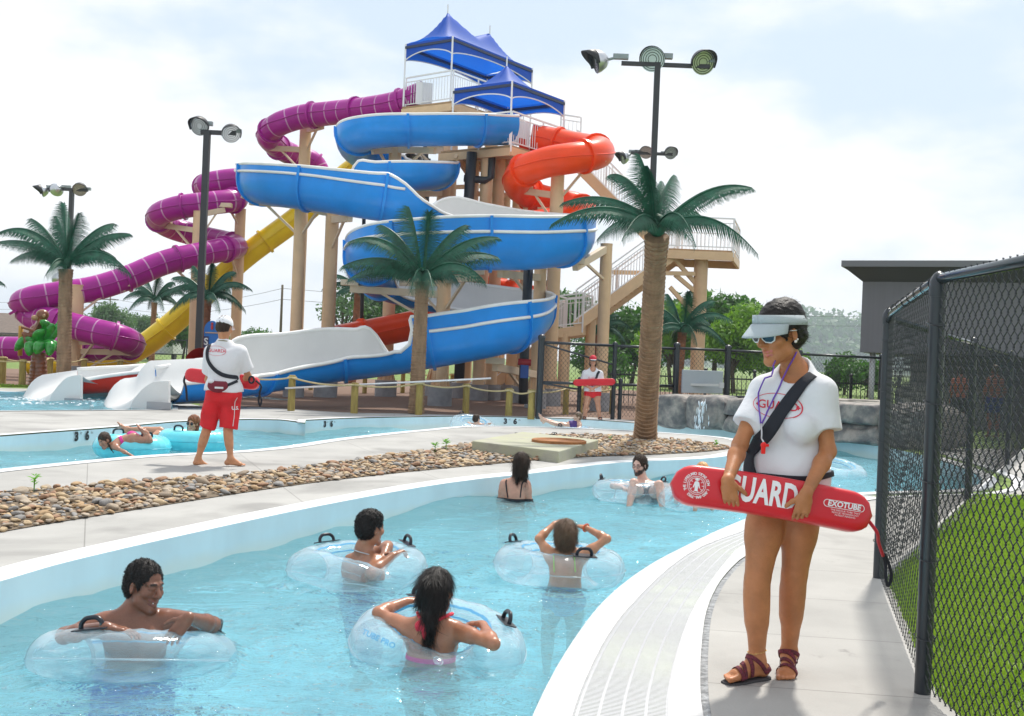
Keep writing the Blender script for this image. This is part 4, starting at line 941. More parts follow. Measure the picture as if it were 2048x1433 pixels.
mb = MB(); mb.box(*bbox_(1.4, 13.5, 1.2, 7.5, -.05, zbot-.01), axes=AX); mb.build('lower_wall', lowwall_m, bld)
for x_ in (.35, 5.2): c_ = O_+ex_*x_+ey_*.3; mb = MB(); mb.cyl((c_.x, c_.y, -.02), (c_.x, c_.y, zbot), .09, 14); mb.build('post', mat('light post', (.42, .44, .46), .5), bld, True)
# low block wall in front of it with a grass strip
q0, q1 = P(1800, 800, 31), P(2075, 800, 31)
mb = MB(); mb.box(((q0.x+q1.x)/2+1, 31, .55), (q1.x-q0.x+2, .3, 1.1)); o = mb.build('block_wall', mat('block wall', (.17, .165, .165), .9, var=.2, vs=3, bump=.4)); tag(o, 'low grey block wall seen through the near chain fence', 'wall')
# grey house on the left
lx = P(62, 650, 92); hb = thing('grey_house', 'grey building with a brown shingle roof behind the purple slide', 'house', (lx.x, 92, 0))
zt_, zr_ = P(30, 672, 92).z, P(0, 627, 92).z; x0_, x1_ = P(-160, 650, 92).x, P(72, 650, 92).x
mb = MB(); mb.box(((x0_+x1_)/2, 96, zt_/2), (x1_-x0_, 8, zt_)); mb.build('wall', mat('house grey', (.17, .19, .22), .8), hb)
mb = MB(); mb.prism([(x0_, 91.6, zt_), (x1_+.3, 91.6, zt_), (x1_+.3, 96, zr_), (x0_, 96, zr_)], (0, 0, .12)); mb.build('roof', mat('brown shingles', (.16, .125, .105), .9, var=.2, vs=4), hb)
mb = MB(); mb.prism([(x1_-.02, 92, zt_), (x1_-.02, 100, zt_), (x1_-.02, 96, zr_-.05)], (.1, 0, 0)); mb.build('gable', MATS['house grey'], hb)
# white trailer
tx = P(312, 680, 100); tr = thing('box_trailer', 'white box trailer parked behind the yellow slide', 'trailer', (tx.x, 100, 0))
mb = MB(); mb.box((tx.x+.4, 103, 1.55), (2.5, 7, 1.9)); mb.build('box', mat('trailer white', (.62, .63, .62), .5), tr)
for dx in (-.7, 1.5):
    mb = MB(); mb.cyl((tx.x+.0+dx-.12, 100.4, .42), (tx.x+dx+.12, 100.4, .42), .42, 18); mb.build('wheel', mat('tyre', (.02, .02, .02), .8), tr, auto=40)
mb = MB(); mb.box((tx.x+.4, 102, .55), (1.2, 6, .12)); mb.build('chassis', pole_m, tr)
# ================================================================== fences
fblk = mat('black fence vinyl', (.012, .018, .026), .32, spec=.6); fwire = mat('black fence wire', (.022, .026, .032), .4)
def chain_mesh(name, a, b, z0, z1, cell, r, root, sides=4, bulge=.0):
    """woven wire: vertical zigzag wires that hook into each other"""
    a, b = Vector((a[0], a[1], 0)), Vector((b[0], b[1], 0)); Lh = (b-a).length; d = (b-a)/Lh; nrm = Vector((-d.y, d.x, 0))
    nw = int(Lh/(cell/2)); nz = int((z1-z0)/(cell/2)); mb_v = []; mb_f = []
    zz = np.linspace(z0, z1, nz+1); base = 0
    for k in range(nw+1):
        ph = (np.arange(nz+1) % 2); off = np.where((ph+k) % 2 == 0, -.265, .265)*cell
        yy = np.where((ph+k) % 2 == 0, 1, -1)*r*.9
        xs = k*cell/2+off
        # softened corners
        X = np.repeat(xs, 2); Z = np.repeat(zz, 2); Y = np.repeat(yy, 2)
        Z[0::2] -= cell*.09; Z[1::2] += cell*.09
        Y[0::2] *= -1
        X = np.clip(X, 0, Lh)
        c = np.array(a)[None]+X[:, None]*np.array(d)[None]+Y[:, None]*np.array(nrm)[None]; c[:, 2] = Z
        m = len(c)
        for s in range(sides):
            an = 2*PI*s/sides
            mb_v.append(c+np.array(d)*r*math.cos(an)+np.array(nrm)*r*math.sin(an))
        i = np.arange(m-1)
        for s in range(sides):
            s2 = (s+1) % sides
            mb_f.append(np.stack([base+s*m+i, base+s2*m+i, base+s2*m+i+1, base+s*m+i+1], 1))
        base += sides*m
    return mesh_obj(name, np.concatenate(mb_v), np.concatenate(mb_f), fwire, root, True)
def fpost(root, p, h, r, cap=True):
    mb = MB(); mb.cyl((p[0], p[1], -.03), (p[0], p[1], h), r, 16); mb.lathe((p[0], p[1], h), [(r*1.12, -.04), (r*1.15, .0), (r*1.1, .03), (r*.7, .06), (r*.2, .075)], 16); mb.build('post', fblk, root, auto=45)
# near fence along the walkway
FH = 1.83
nf = thing('chain_link_fence', 'near black chain link fence along the walkway, at the right edge of the photo', 'fence', (f1.x, f1.y, 0))
f0 = Vector((1.80, 1.9)); pA, pB, pC = f1, f2, Vector((5.33, 13.3)); pD = Vector((8.2, 18.9)); pE = Vector((11, 24.4))
for p, h, r in ((f1, FH-.02, .036), (f2, FH-.03, .038), (f0, FH, .036)): fpost(nf, p, h, r)
def rail(root, pts, r, name='top_rail', m=None): mb = MB(); mb.tube(pts, r, 10); return mb.build(name, m or fblk, root, True)
railm = mat('wet rail', (.03, .045, .055), .16, metal=.6)
rail(nf, [(f0.x, f0.y, FH+.02), (f1.x, f1.y, FH+.02), tuple(f1.lerp(f2, .6))+(FH+.01,), tuple(f1.lerp(f2, .9))+(FH-.005,), tuple(f1.lerp(f2, 1.0))+(FH-.05,)], .024, m=railm)
chain_mesh('wire_mesh', f1, f2, .03, FH+.045, .095, .0016, nf); chain_mesh('wire_mesh', f0, f1, .03, FH+.045, .066, .0030, nf)
for p in (f1, f2):
    for z in (.25, .6, .95, 1.3, 1.65):
        mb = MB(); mb.tube([(p.x+.045*math.cos(a), p.y+.045*math.sin(a), z+.012*math.sin(a)) for a in np.linspace(0, 2*PI, 14, endpoint=False)], .003, 4, closed=True); mb.build('tie_wire', fwire, nf)
for k in range(8):
    q = f1.lerp(f2, (k+.5)/8); mb = MB(); mb.tube([(q.x+.028*math.cos(a)*fd.y, q.y-.028*math.cos(a)*fd.x, FH+.015+.03*math.sin(a)) for a in np.linspace(0, 2*PI, 12, endpoint=False)], .003, 4, closed=True); mb.build('tie_wire', fwire, nf)
bf = thing('chain_link_fence', 'chain link fence turning away behind the near fence, beside the lawn', 'fence', (5.33, 13.3, 0))
for p in (pC, pD, pE): fpost(bf, p, 1.80, .04)
rail(bf, [(f2.x+.05, f2.y+.1, 1.8), (pC.x, pC.y, 1.8), (pD.x, pD.y, 1.8), (pE.x, pE.y, 1.8)], .024, m=railm)
chain_mesh('wire_mesh', (f2.x+.08, f2.y+.15), pC, .03, 1.82, .08, .0022, bf, 3); chain_mesh('wire_mesh', pC, pE, .03, 1.82, .10, .0024, bf, 3)
# far fence behind the river
ff = thing('chain_link_fence', 'far black chain link fence with a gate behind the guard in the red cap', 'fence', tuple(G(1077, 836)))
A_, B_ = G(1077, 836), G(1227, 840); B_ = Vector((P(1227, 780, 28.8).x, 28.8, 0)); C_ = Vector((P(1352, 740, 30.0).x, 30.0, 0)); D_ = Vector((P(1455, 740, 30.7).x, 30.7, 0)); E_ = Vector((P(1762, 740, 33.2).x, 33.2, 0)); E2 = Vector((P(1600, 740, 31.9).x, 31.9, 0))
for p, h, r in ((A_, 1.95, .08), (B_, 1.86, .055), (C_, 1.93, .08), (D_, 1.93, .085), (E_, 1.9, .06), (E2, 1.9, .05)): fpost(ff, p, h, r)
for p in (Vector((P(1158, 800, 28.5).x, 28.5, 0)), Vector((P(1240, 800, 28.9).x, 28.9, 0))): fpost(ff, p, .95, .05)
def zz(p, z): return (p.x, p.y, z)
for a, b, zs in ((A_, B_, (1.83, .86)), (B_, C_, (1.83, .86)), (C_, D_, (1.85,)), (D_, E2, (1.85, .62)), (E2, E_, (1.85, .62))):
    for z in zs: mb = MB(); mb.tube([zz(a, z), zz(b, z)], .035, 8); mb.build('rail', fblk, ff, True)
    chain_mesh('wire_mesh', a, b, .05, 1.84, .12, .0048, ff, 3)
mb = MB(); mb.tube([zz(A_, 1.8), zz(B_, 1.35)], .025, 6); mb.tube([zz(A_, .84), zz(A_.lerp(B_, .5), .72)], .025, 6); mb.build('brace_rail', fblk, ff)
# grey gate panel on the far fence
gp = thing('metal_panel', 'flat grey metal panel with a push bar fixed to the far fence', 'gate panel', zz(C_, 0))
pm = mat('panel grey', (.33, .38, .44), .45, var=.06, vs=2)
a, b = P(1356, 786, 29.6), P(1450, 740, 30.3); zc, hh = (P(1400, 787, 29.9).z, P(1400, 741, 29.9).z)
dirp = Vector((b.x-a.x, .7, 0)); dirp.normalize()
mb = MB(); mb.box(((a.x+b.x)/2, 29.85, (zc+hh)/2), (b.x-a.x, .05, hh-zc), axes=(dirp, Vector((-dirp.y, dirp.x, 0)), Vector((0, 0, 1)))); o = mb.build('panel', pm, gp); bevel(o, .012)
mb = MB(); mb.beam(P(1368, 769, 29.65), P(1440, 771, 29.75), .05, .06); mb.build('push_bar', mat('bar grey', (.5, .53, .55), .35, metal=.5), gp)
mb = MB(); mb.box(P(1443, 771, 29.75), (.12, .08, .14)); mb.build('latch', MATS['bar grey'], gp)
# low black picket fence farther back
pf = thing('picket_fence', 'low black picket fence behind the chain link fence on the right', 'fence', gxy(1600, 40))
mb = MB(); xa, xb = P(1215, 700, 40).x, P(1800, 700, 41).x
for z in (.3, 1.0): mb.beam((xa, 40, z), (xb, 41, z), .05, .05)
k = 0
while xa+k*.16 < xb:
    x = xa+k*.16; y = 40+(x-xa)/(xb-xa); mb.beam((x, y, 0), (x, y, 1.12), .022, .022, up=(1, 0, 0)); k += 1
mb.build('picket_panel', fblk, pf)
for k in range(7):
    x = xa+(xb-xa)*k/6; mb = MB(); mb.beam((x, 40+k/6, -.02), (x, 40+k/6, 1.22), .09, .09, up=(1, 0, 0)); mb.sphere((x, 40+k/6, 1.28), .07, 10, 8); mb.build('post', fblk, pf)
# dark fence far left
df = thing('chain_link_fence', 'distant dark fence along the lawn on the left', 'fence', gxy(300, 85)); xa, xb = P(-200, 700, 85).x, P(660, 700, 85).x
mb = MB(); mb.beam((xa, 85, 1.75), (xb, 85, 1.75), .07, .07); mb.beam((xa, 85, .1), (xb, 85, .1), .06, .06); mb.build('rail', fblk, df)
chain_mesh('wire_mesh', (xa, 85), (xb, 85), .08, 1.75, .3, .010, df, 3)
for k in range(10): x = xa+(xb-xa)*k/9; mb = MB(); mb.cyl((x, 85, -.05), (x, 85, 1.85), .05, 8); mb.build('post', fblk, df)
# ================================================================== rope posts
post_m = mat('yellowed timber post', (.32, .245, .07), .8, var=.28, vs=6, bump=.4, bs=40, streak=(3, 3, .5)); rope_m = mat('pale rope', (.60, .50, .27), .85, var=.15, vs=60, bump=.8, bs=160)
protos = {}
def wpost(base, h, r, lab):
    root = thing('wooden_post', lab, 'post', base, 'round timber posts carrying the rope')
    mb = MB(); rnd = random.Random(int(base[0]*77)); mb.lathe(base, [(r*1.02, -.05), (r, .3*h), (r*.98, .9*h), (r*.97, h*.985), (r*.8, h)], 14); mb.build('timber', post_m, root, auto=40)
    mb = MB(); mb.tube([(base[0]+r*1.12*math.cos(a), base[1]+r*1.12*math.sin(a), h*.93) for a in np.linspace(0, 2*PI, 14, endpoint=False)], .022, 6, closed=True); mb.build('rope_loop', rope_m, root, True)
    return Vector((base[0], base[1], h*.93))
def rope_run(pts, sag, lab):
    mb = MB()
    for a, b in zip(pts, pts[1:]): mb.tube([a.lerp(b, t)+Vector((0, -.1, -4*sag*t*(1-t))) for t in np.linspace(0, 1, 14)], .022, 6, cap=False)
    tag(mb.build('rope', rope_m, None, True), lab, 'rope')
def base_at(px, py): return tuple(G(px, py))
labs = ['rope post just right of the guard with the white cap', 'rope post left of the palm in front of the blue flume', 'rope post right in front of the palm trunk', 'rope post right of the palm beside the grey footing', 'rope post third from the far fence corner', 'rope post beside the dark fence corner post']
fr = [wpost(base_at(px, py), h, .085, l) for (px, py, h), l in zip(((582, 821, .82), (708, 826, .70), (837, 829, .79), (931, 827, .74), (1017, 832, .68), (1062, 835, .68)), labs)]
f_l = wpost(base_at(470, 817), .82, .085, 'rope post mostly hidden behind the guard with the white cap')
rope_run([f_l]+fr, .07, 'pale rope strung along the front posts under the blue flume')
bk = [wpost((P(px, 760, d).x, d, -.02), .8, .08, l) for px, d, l in ((505, 40, 'back post just right of the red shorts, behind the flume end'), (622, 41, 'back post between the second and third slide columns'), (730, 40, 'back post behind the front rope, left of the middle palm'), (806, 42, 'back post close behind the middle palm'), (905, 41, 'back post behind the front column footing'))]
rope_run(bk, .06, 'rope strung along the back row of posts below the slides')
lf = [wpost(base_at(px, py), h, .10, l) for px, py, h, l in ((-60, 766, .95, 'rope post cut off by the left edge'), (44, 772, .80, 'rope post in front of the monkey figure on the grass'))]
lb = [wpost((P(px, 730, d).x, d, -.02), .85, .10, l) for px, d, l in ((6, 36, 'rope post at the left edge behind the monkey figure'), (100, 38, 'rope post between the monkey figure and the left palm'), (168, 39, 'rope post just right of the left palm trunk'), (240, 40, 'rope post under the lowest purple bend'), (318, 43, 'rope post below the foot of the yellow slide'))]
rope_run(lf+[lb[1]], .1, 'slack rope running from the left edge past the monkey figure'); rope_run(lb, .12, 'rope along the posts under the purple slide')
rp = [wpost((P(px, 800, d).x, d, -.02), .72, .08, l) for px, d, l in ((1132, 30.5, 'rope post behind the chain fence, nearer its corner'), (1160, 31, 'rope post behind the chain fence, left of the red capped guard'), (1225, 32, 'rope post behind the chain fence, right of the red capped guard'))]
rope_run([fr[-1]]+rp, .06, 'rope seen through the far chain link fence')
mb = MB(); mb.tube([P(570, 777, 26.6), P(775, 767, 26.9), P(982, 757, 27.2)], .022, 8); tag(mb.build('skimmer_pole', mat('pole aluminium', (.72, .72, .74), .35, metal=.3), None, True), 'long pale aluminium pole lying across the rope in front of the slide', 'pole')
# ================================================================== island stones, pad, cover, weeds
st_cols = [(.42, .28, .15), (.33, .26, .19), (.25, .24, .23), (.47, .35, .21), (.32, .185, .11), (.40, .33, .25)]
st_m = [mat('river stone %d' % i, c, .75, var=.28, vs=14, bump=.35, bs=60) for i, c in enumerate(st_cols)]
def stone_shape(seed, sub):
    bm = bmesh.new(); bmesh.ops.create_icosphere(bm, subdivisions=sub, radius=1); rg = np.random.default_rng(seed)
    co_ = np.array([v.co[:] for v in bm.verts]); sc = np.array([rg.uniform(.85, 1.25), rg.uniform(.6, .9), rg.uniform(.30, .5)])
    n = np.zeros(len(co_))
    for _ in range(7):
        w = rg.normal(size=3); w /= np.linalg.norm(w); n += .09*np.sin(co_@w*rg.uniform(1.5, 4)+rg.uniform(0, 6))
    for _ in range(5):   # knocked-off flats
        w = rg.normal(size=3); w /= np.linalg.norm(w); dd = co_@w-.72; co_ = np.where((dd > 0)[:, None], co_-w*dd[:, None]*.85, co_)
    co_ = co_*(1+n[:, None])*sc; fs = np.array([[v.index for v in f.verts] for f in bm.faces]); bm.free(); return co_, fs
sh_hi = [stone_shape(i, 3) for i in range(8)]; sh_lo = [stone_shape(i+20, 2) for i in range(8)]
meshes = []
for i, (v, f) in enumerate(sh_hi):
    for j in range(len(st_m)):
        me = bpy.data.meshes.new('river_stone'); me.from_pydata(v.tolist(), [], f.tolist()); me.materials.append(st_m[j]); me.polygons.foreach_set('use_smooth', np.ones(len(f), bool)); meshes.append(me)
bp_ = np.array(BED); rs_ = np.random.default_rng(5)
cand = []
for lvl, (n_, smin, smax) in enumerate(((700, .056, .078), (9000, .036, .056), (30000, .021, .036))):
    x = rs_.uniform(-16, 6, n_*3); y = rs_.uniform(7.5, 22.5, n_*3); k = in_poly(x, y, BED); x, y = x[k], y[k]
    vis = (np.abs(x) < y*.47+.6)
    for a, b_ in zip(x[vis], y[vis]): cand.append((a, b_, rs_.uniform(smin, smax), lvl))
# dart throwing by size
cell = {}; keep = []
pad_poly = [tuple(G(*p))[:2] for p in ((948, 884), (1125, 925), (1205, 893), (1040, 868))]
for a, b_, s, lvl in cand:
    if in_poly(np.array([a]), np.array([b_]), pad_poly)[0]: continue
    ok = True; ci, cj = int(a//.19), int(b_//.19)
    for i in (-1, 0, 1):
        for j in (-1, 0, 1):
            for (p, q, r) in cell.get((ci+i, cj+j), ()):
                if (p-a)**2+(q-b_)**2 < (.74*(r+s))**2: ok = False; break
            if not ok: break
        if not ok: break
    if ok: cell.setdefault((ci, cj), []).append((a, b_, s)); keep.append((a, b_, s))
keep.sort(key=lambda t: -t[2]/t[1])
for (a, b_, s) in keep[:290]:
    o = bpy.data.objects.new('river_stone', meshes[rs_.integers(len(meshes))]); link(o)
    o.location = (a, b_, .01+s*.28*rs_.uniform(.6, 1.5)); o.rotation_euler = (rs_.uniform(-.3, .3), rs_.uniform(-.3, .3), rs_.uniform(0, 6.3)); o.scale = (s, s, s)
    tag(o, 'rounded brown or grey river stone lying in the bed of the island', 'stone', 'river stones in the island bed')
vv, ff_, mm, base = [], [], [], 0
for (a, b_, s) in keep[290:]:
    v, f = sh_lo[rs_.integers(8)]; q = Quaternion((rs_.uniform(-.3, .3)+1, rs_.uniform(-.2, .2), rs_.uniform(-.2, .2), rs_.uniform(-3, 3))); q.normalize(); R = np.array(q.to_matrix())
    vv.append(v@R.T*s+np.array([a, b_, .01+s*.28*rs_.uniform(.5, 1.5)])); ff_.append(f+base); base += len(v); mm += [int(rs_.integers(len(st_m)))]*len(f)
o = mesh_obj('river_stones', np.concatenate(vv), np.concatenate(ff_), st_m, None, True, mm); tag(o, 'bed of many small brown and grey river stones on the island', 'stones', kind='stuff')
pad = thing('concrete_pad', 'low weathered concrete pad with a round rusty cover among the stones', 'concrete pad', tuple(G(1070, 900)))
pad_m = mat('mossy pad concrete', (.42, .41, .33), .9, var=.22, vs=3, bump=.4, bs=40, col2=(.34, .35, .24))
pp = [P(*p, G(*p, .2).y) for p in ((944, 882), (1118, 904), (1196, 882), (1045, 866))]
pp = [G(*p, .16) for p in ((944, 882), (1118, 903), (1197, 880), (1045, 864))]
mb = MB(); mb.prism([(p.x, p.y, .16) for p in pp], (0, 0, -.2)); o = mb.build('slab', pad_m, pad); fixn(o); bevel(o, .015)
cc_ = G(1118, 884, .17); mb = MB(); mb.lathe((cc_.x, cc_.y, .16), [(.42, 0), (.42, .035), (.40, .045), (.355, .03), (.35, .022), (.1, .02)], 36); rust = mat('rusty iron', (.30, .115, .030), .75, var=.35, vs=9, bump=.4, bs=50)
o = mb.build('manhole_cover', rust, pad, auto=40)
def flipflop(c, ang, lab):
    root = thing('flip_flop', lab, 'flip-flop', c, 'black flip-flops left on the island'); c = Vector(c); d = Vector((math.cos(ang), math.sin(ang), 0)); s = Vector((-d.y, d.x, 0))
    pr = [(-.13, .03), (-.10, .042), (0, .036), (.08, .048), (.125, .035), (.135, 0)]; out = [c+d*a+s*b for a, b in pr]+[c+d*a-s*b for a, b in reversed(pr[:-1])]
    mb = MB(); mb.prism(out, (0, 0, .022)); mb.build('sole', hood_m, root)
    mb = MB()
    for sg in (1, -1): mb.tube([c+d*.07+Vector((0, 0, .022)), c+d*.04+s*sg*.02+Vector((0, 0, .05)), c-d*.0+s*sg*.04+Vector((0, 0, .05)), c-d*.04+s*sg*.042+Vector((0, 0, .02))], .007, 6)
    mb.build('strap', hood_m, root, True)
flipflop(G(1032, 872, .01), .3, 'black flip-flop beside the pad, the left one of the nearer pair'); flipflop(G(1042, 874, .01), .1, 'black flip-flop beside the pad, the right one of the nearer pair')
flipflop(G(1108, 871, .01), .5, 'black flip-flop behind the rusty cover, tipped on its side')
weed_m = leafmat('weed leaves', (.10, .30, .02), (.16, .40, .03))
def weed(c, h, n, lab, seed):
    root = thing('weed', lab, 'weed', c); rg = random.Random(seed); mb = MB(); c = Vector(c); st = MB()
    st.tube([c-Vector((0, 0, .02)), c+Vector((0, 0, h*.7))], .006, 5); st.build('stem', weed_m, root)
    for k in range(n):
        a = rg.uniform(0, 6.28); d = Vector((math.cos(a), math.sin(a), rg.uniform(.1, .9))).normalized(); s = d.cross(Vector((0, 0, 1))).normalized(); p = c+Vector((0, 0, h*rg.uniform(.35, .9))); L_ = h*rg.uniform(.3, .6); w = L_*.16
        mb.add([p, p+d*L_*.5+s*w, p+d*L_-Vector((0, 0, L_*.15)), p+d*L_*.5-s*w], [(0, 1, 2, 3)])
    mb.build('leaves', weed_m, root)
weed(G(68, 984), .17, 18, 'small bright green weed at the left edge of the stone bed', 1); weed(G(870, 905), .16, 26, 'green weed tuft by the path, the left one near the pad', 2); weed(G(892, 902), .18, 30, 'green weed tuft by the path, the right one near the pad', 3); weed(G(1220, 884), .10, 16, 'tiny weed left of the biggest palm trunk', 4); weed(G(1432, 896), .14, 26, 'weed at the tip of the stone bed behind the guard', 5)
# ================================================================== rock wall and waterfall
rock_c = mat('rock wall carved concrete', (.145, .145, .15), .85, var=.35, vs=3.5, bump=.9, bs=14, col2=(.26, .235, .21))
rw = thing('rock_wall', 'grey carved rock wall with a little waterfall behind the river', 'rock wall', tuple(G(1400, 858)))
def boulder(c, size, rz, seed, m=rock_c, ex=.45):
    bm = bmesh.new(); bmesh.ops.create_icosphere(bm, subdivisions=4, radius=1); rg = np.random.default_rng(seed)
    v = np.array([q.co[:] for q in bm.verts]); s = np.sign(v)*np.abs(v)**ex; n = np.zeros(len(v))
    for _ in range(9):
        w = rg.normal(size=3); w /= np.linalg.norm(w); n += .028*np.sin(v@w*rg.uniform(2, 8)+rg.uniform(0, 6))
    v = s*(1+n[:, None])*np.array(size)/2; cz, sz = math.cos(rz), math.sin(rz)
    v = np.stack([v[:, 0]*cz-v[:, 1]*sz+c[0], v[:, 0]*sz+v[:, 1]*cz+c[1], v[:, 2]+c[2]], 1)
    fs = [[q.index for q in f.verts] for f in bm.faces]; bm.free()
    return mesh_obj('boulder', v, fs, m, rw, True)
w0, w1_ = G(1290, 848), G(1775, 893); wd_ = (w1_-w0); wl = wd_.length; wn = Vector((-wd_.y, wd_.x, 0)).normalized(); wn = wn if wn.y > 0 else -wn; wang = math.atan2(wd_.y, wd_.x)
x = 0; k = 0; rg_ = random.Random(4)
while x < wl:
    w = rg_.uniform(1.0, 1.5); hs = [.0, .40, .74+.12*(x/wl)]
    if rg_.random() < .25: hs = [0, hs[2]]
    for z0_, z1_ in zip(hs, hs[1:]):
        c = w0+wd_/wl*(x+w/2)+wn*(.5+rg_.uniform(-.04, .04)); boulder((c.x, c.y, (z0_+z1_)/2-.03), (w*1.03, 1.0, (z1_-z0_)*1.05), wang, 30+k); k += 1
    x += w
boulder(tuple(P(1722, 812, 25.4)), (1.0, .8, .3), .2, 90, mat('pale cap rock', (.36, .33, .29), .85, var=.25, vs=4, bump=.6, bs=20))
wf_m = mat('falling water', (.75, .85, .92), .1, spec=.8, var=.2, vs=20)
mb = MB(); rg_ = random.Random(9); q0 = P(1398, 797, 26.2)
for k in range(46):
    x = rg_.gauss(0, .09); z = rg_.uniform(.0, .62); ln = rg_.uniform(.05, .2)*(1 if z > .3 else .7); y = -.05-.25*(.62-z)/.62+rg_.uniform(-.05, .05)
    xx = q0.x+x*(.6+1.0*(.62-z))-.16*(.62-z)
    mb.tube([(xx, q0.y+y-.45, .04+z+.03), (xx-.01, q0.y+y-.47, .04+z+.03-ln*.5), (xx-.015, q0.y+y-.5, max(.0, .04+z-ln))], [.004, rg_.uniform(.006, .016), .004], 5)
tag(mb.build('waterfall', wf_m, None, True), 'thin white waterfall spilling over the grey rock wall', 'waterfall')
# ================================================================== depth markers painted on the pool walls
ink = mat('black marking paint', (.02, .022, .025), .6)
def marker(txts, c, right, up, lab):
    mb = MB(); c = Vector(c)
    for t, dx, dy, s, b in txts: flat_text(mb, t, c+Vector(right)*dx+Vector(up)*dy, right, up, s, b)
    tag(mb.build('depth_marker', ink), lab, 'marking')
def wall_dir(a, b): d = (G(*b)-G(*a)); d.z = 0; return d.normalized()
UP = Vector((0, 0, 1))
for (pa, pb, off, s, lab) in (((100, 863.5), (230, 854), .0, .19, 'black 3 FT 6 IN depth marking on the pale wall beside the teal tube'), ((616, 839.6), (700, 836), .0, .16, 'black 3 FT 6 IN depth marking on the inner corner of the far pool wall'), ((960, 832), (1090, 836.5), .0, .17, 'black 3 FT 6 IN depth marking between the two far swimmers')):
    d = wall_dir(pa, pb); m_ = (G(*pa)+G(*pb))/2; m_.z = -.115; n_ = d.cross(UP)
    marker([('3', -s*1.0, 0, s, .012*s/.19), ('FT', -s*.42, s*.24, s*.28, .0), ('6', s*.38, 0, s, .012*s/.19), ('IN', s*1.0, s*.24, s*.28, .0)], m_+n_*.012, d, UP, lab)
# ================================================================== lawn blades by the near fence
def blades(name, n, polyf, hh, seed, m, lab, w=.004):
    rg = np.random.default_rng(seed); x, y = polyf(rg, n); n = len(x); a = rg.uniform(0, 2*PI, n); h = hh*rg.uniform(.5, 1.2, n); ln = rg.uniform(.05, .45, n)*h
    b = rg.uniform(0, 2*PI, n); ww = w*(1+y*.12)
    p = np.stack([x, y, np.full(n, -.022)], 1); s = np.stack([np.cos(a), np.sin(a), 0*a], 1)*ww[:, None]; l = np.stack([np.cos(b)*ln, np.sin(b)*ln, h], 1)
    mid = p+l*np.array([.4, .4, .6]); vs = np.stack([p-s, p+s, mid+s*.8, p+l, mid-s*.8], 1).reshape(-1, 3); i = np.arange(n)*5
    fs4 = np.stack([i, i+1, i+2, i+4], 1).tolist(); fs3 = np.stack([i+4, i+2, i+3], 1).tolist()
    o = mesh_obj(name, vs, fs4+fs3, m); tag(o, lab, 'grass', kind='stuff'); return o
bl_m = leafmat('grass blade', (.14, .27, .018), (.27, .38, .05))
lawn_poly = [(1.87, 2.2), tuple(f1+Vector((.05, 0))), tuple(f2+Vector((.05, 0))), (5.33, 13.28), (9, 20), (9, 2.2)]
def lawn(rg, n):
    y = 3.0+rg.uniform(0, 1, n)**1.6*11; x = rg.uniform(1.2, 7.6, n); k = in_poly(x, y, lawn_poly) & (x < y*.5+.3); return x[k], y[k]
blades('lawn_grass', 330000, lawn, .042, 2, bl_m, 'bright green lawn behind the near chain link fence', .0024)
def lawn2(rg, n):
    q = [tuple(G(-250, 768))[:2], tuple(G(56, 774))[:2], (-11.6, 34), (-24, 36)]
    x = rg.uniform(-20, -8, n); y = rg.uniform(26, 36, n); k = in_poly(x, y, q); return x[k], y[k]
blades('lawn_grass', 40000, lawn2, .07, 3, bl_m, 'strip of lawn beside the monkey figure on the left', .008)
# foam where the chutes enter the pool
foam_m = mat('white foam', (.85, .9, .93), .6, bump=.5, bs=60)
vv, ff_, base = [], [], 0
for (px, py, n_, sx, sy) in ((330, 812, 0, 0, 0), (190, 806, 260, .9, .5), (225, 812, 220, .6, .35), (120, 803, 150, 1.6, .5), (60, 808, 80, 1.8, .7)):
    c = G(px, py, -.07)
    for _ in range(n_):
        v, f = sh_lo[rs_.integers(8)]; s = rs_.uniform(.012, .05); vv.append(v*s+np.array([c.x+rs_.normal()*sx*.5, c.y+rs_.normal()*sy*.5, -.07+abs(rs_.normal())*.035])); ff_.append(f+base); base += len(v)
tag(mesh_obj('splash_foam', np.concatenate(vv), np.concatenate(ff_), foam_m, None, True), 'white foam churning at the foot of the slide run-outs', 'foam', kind='stuff')
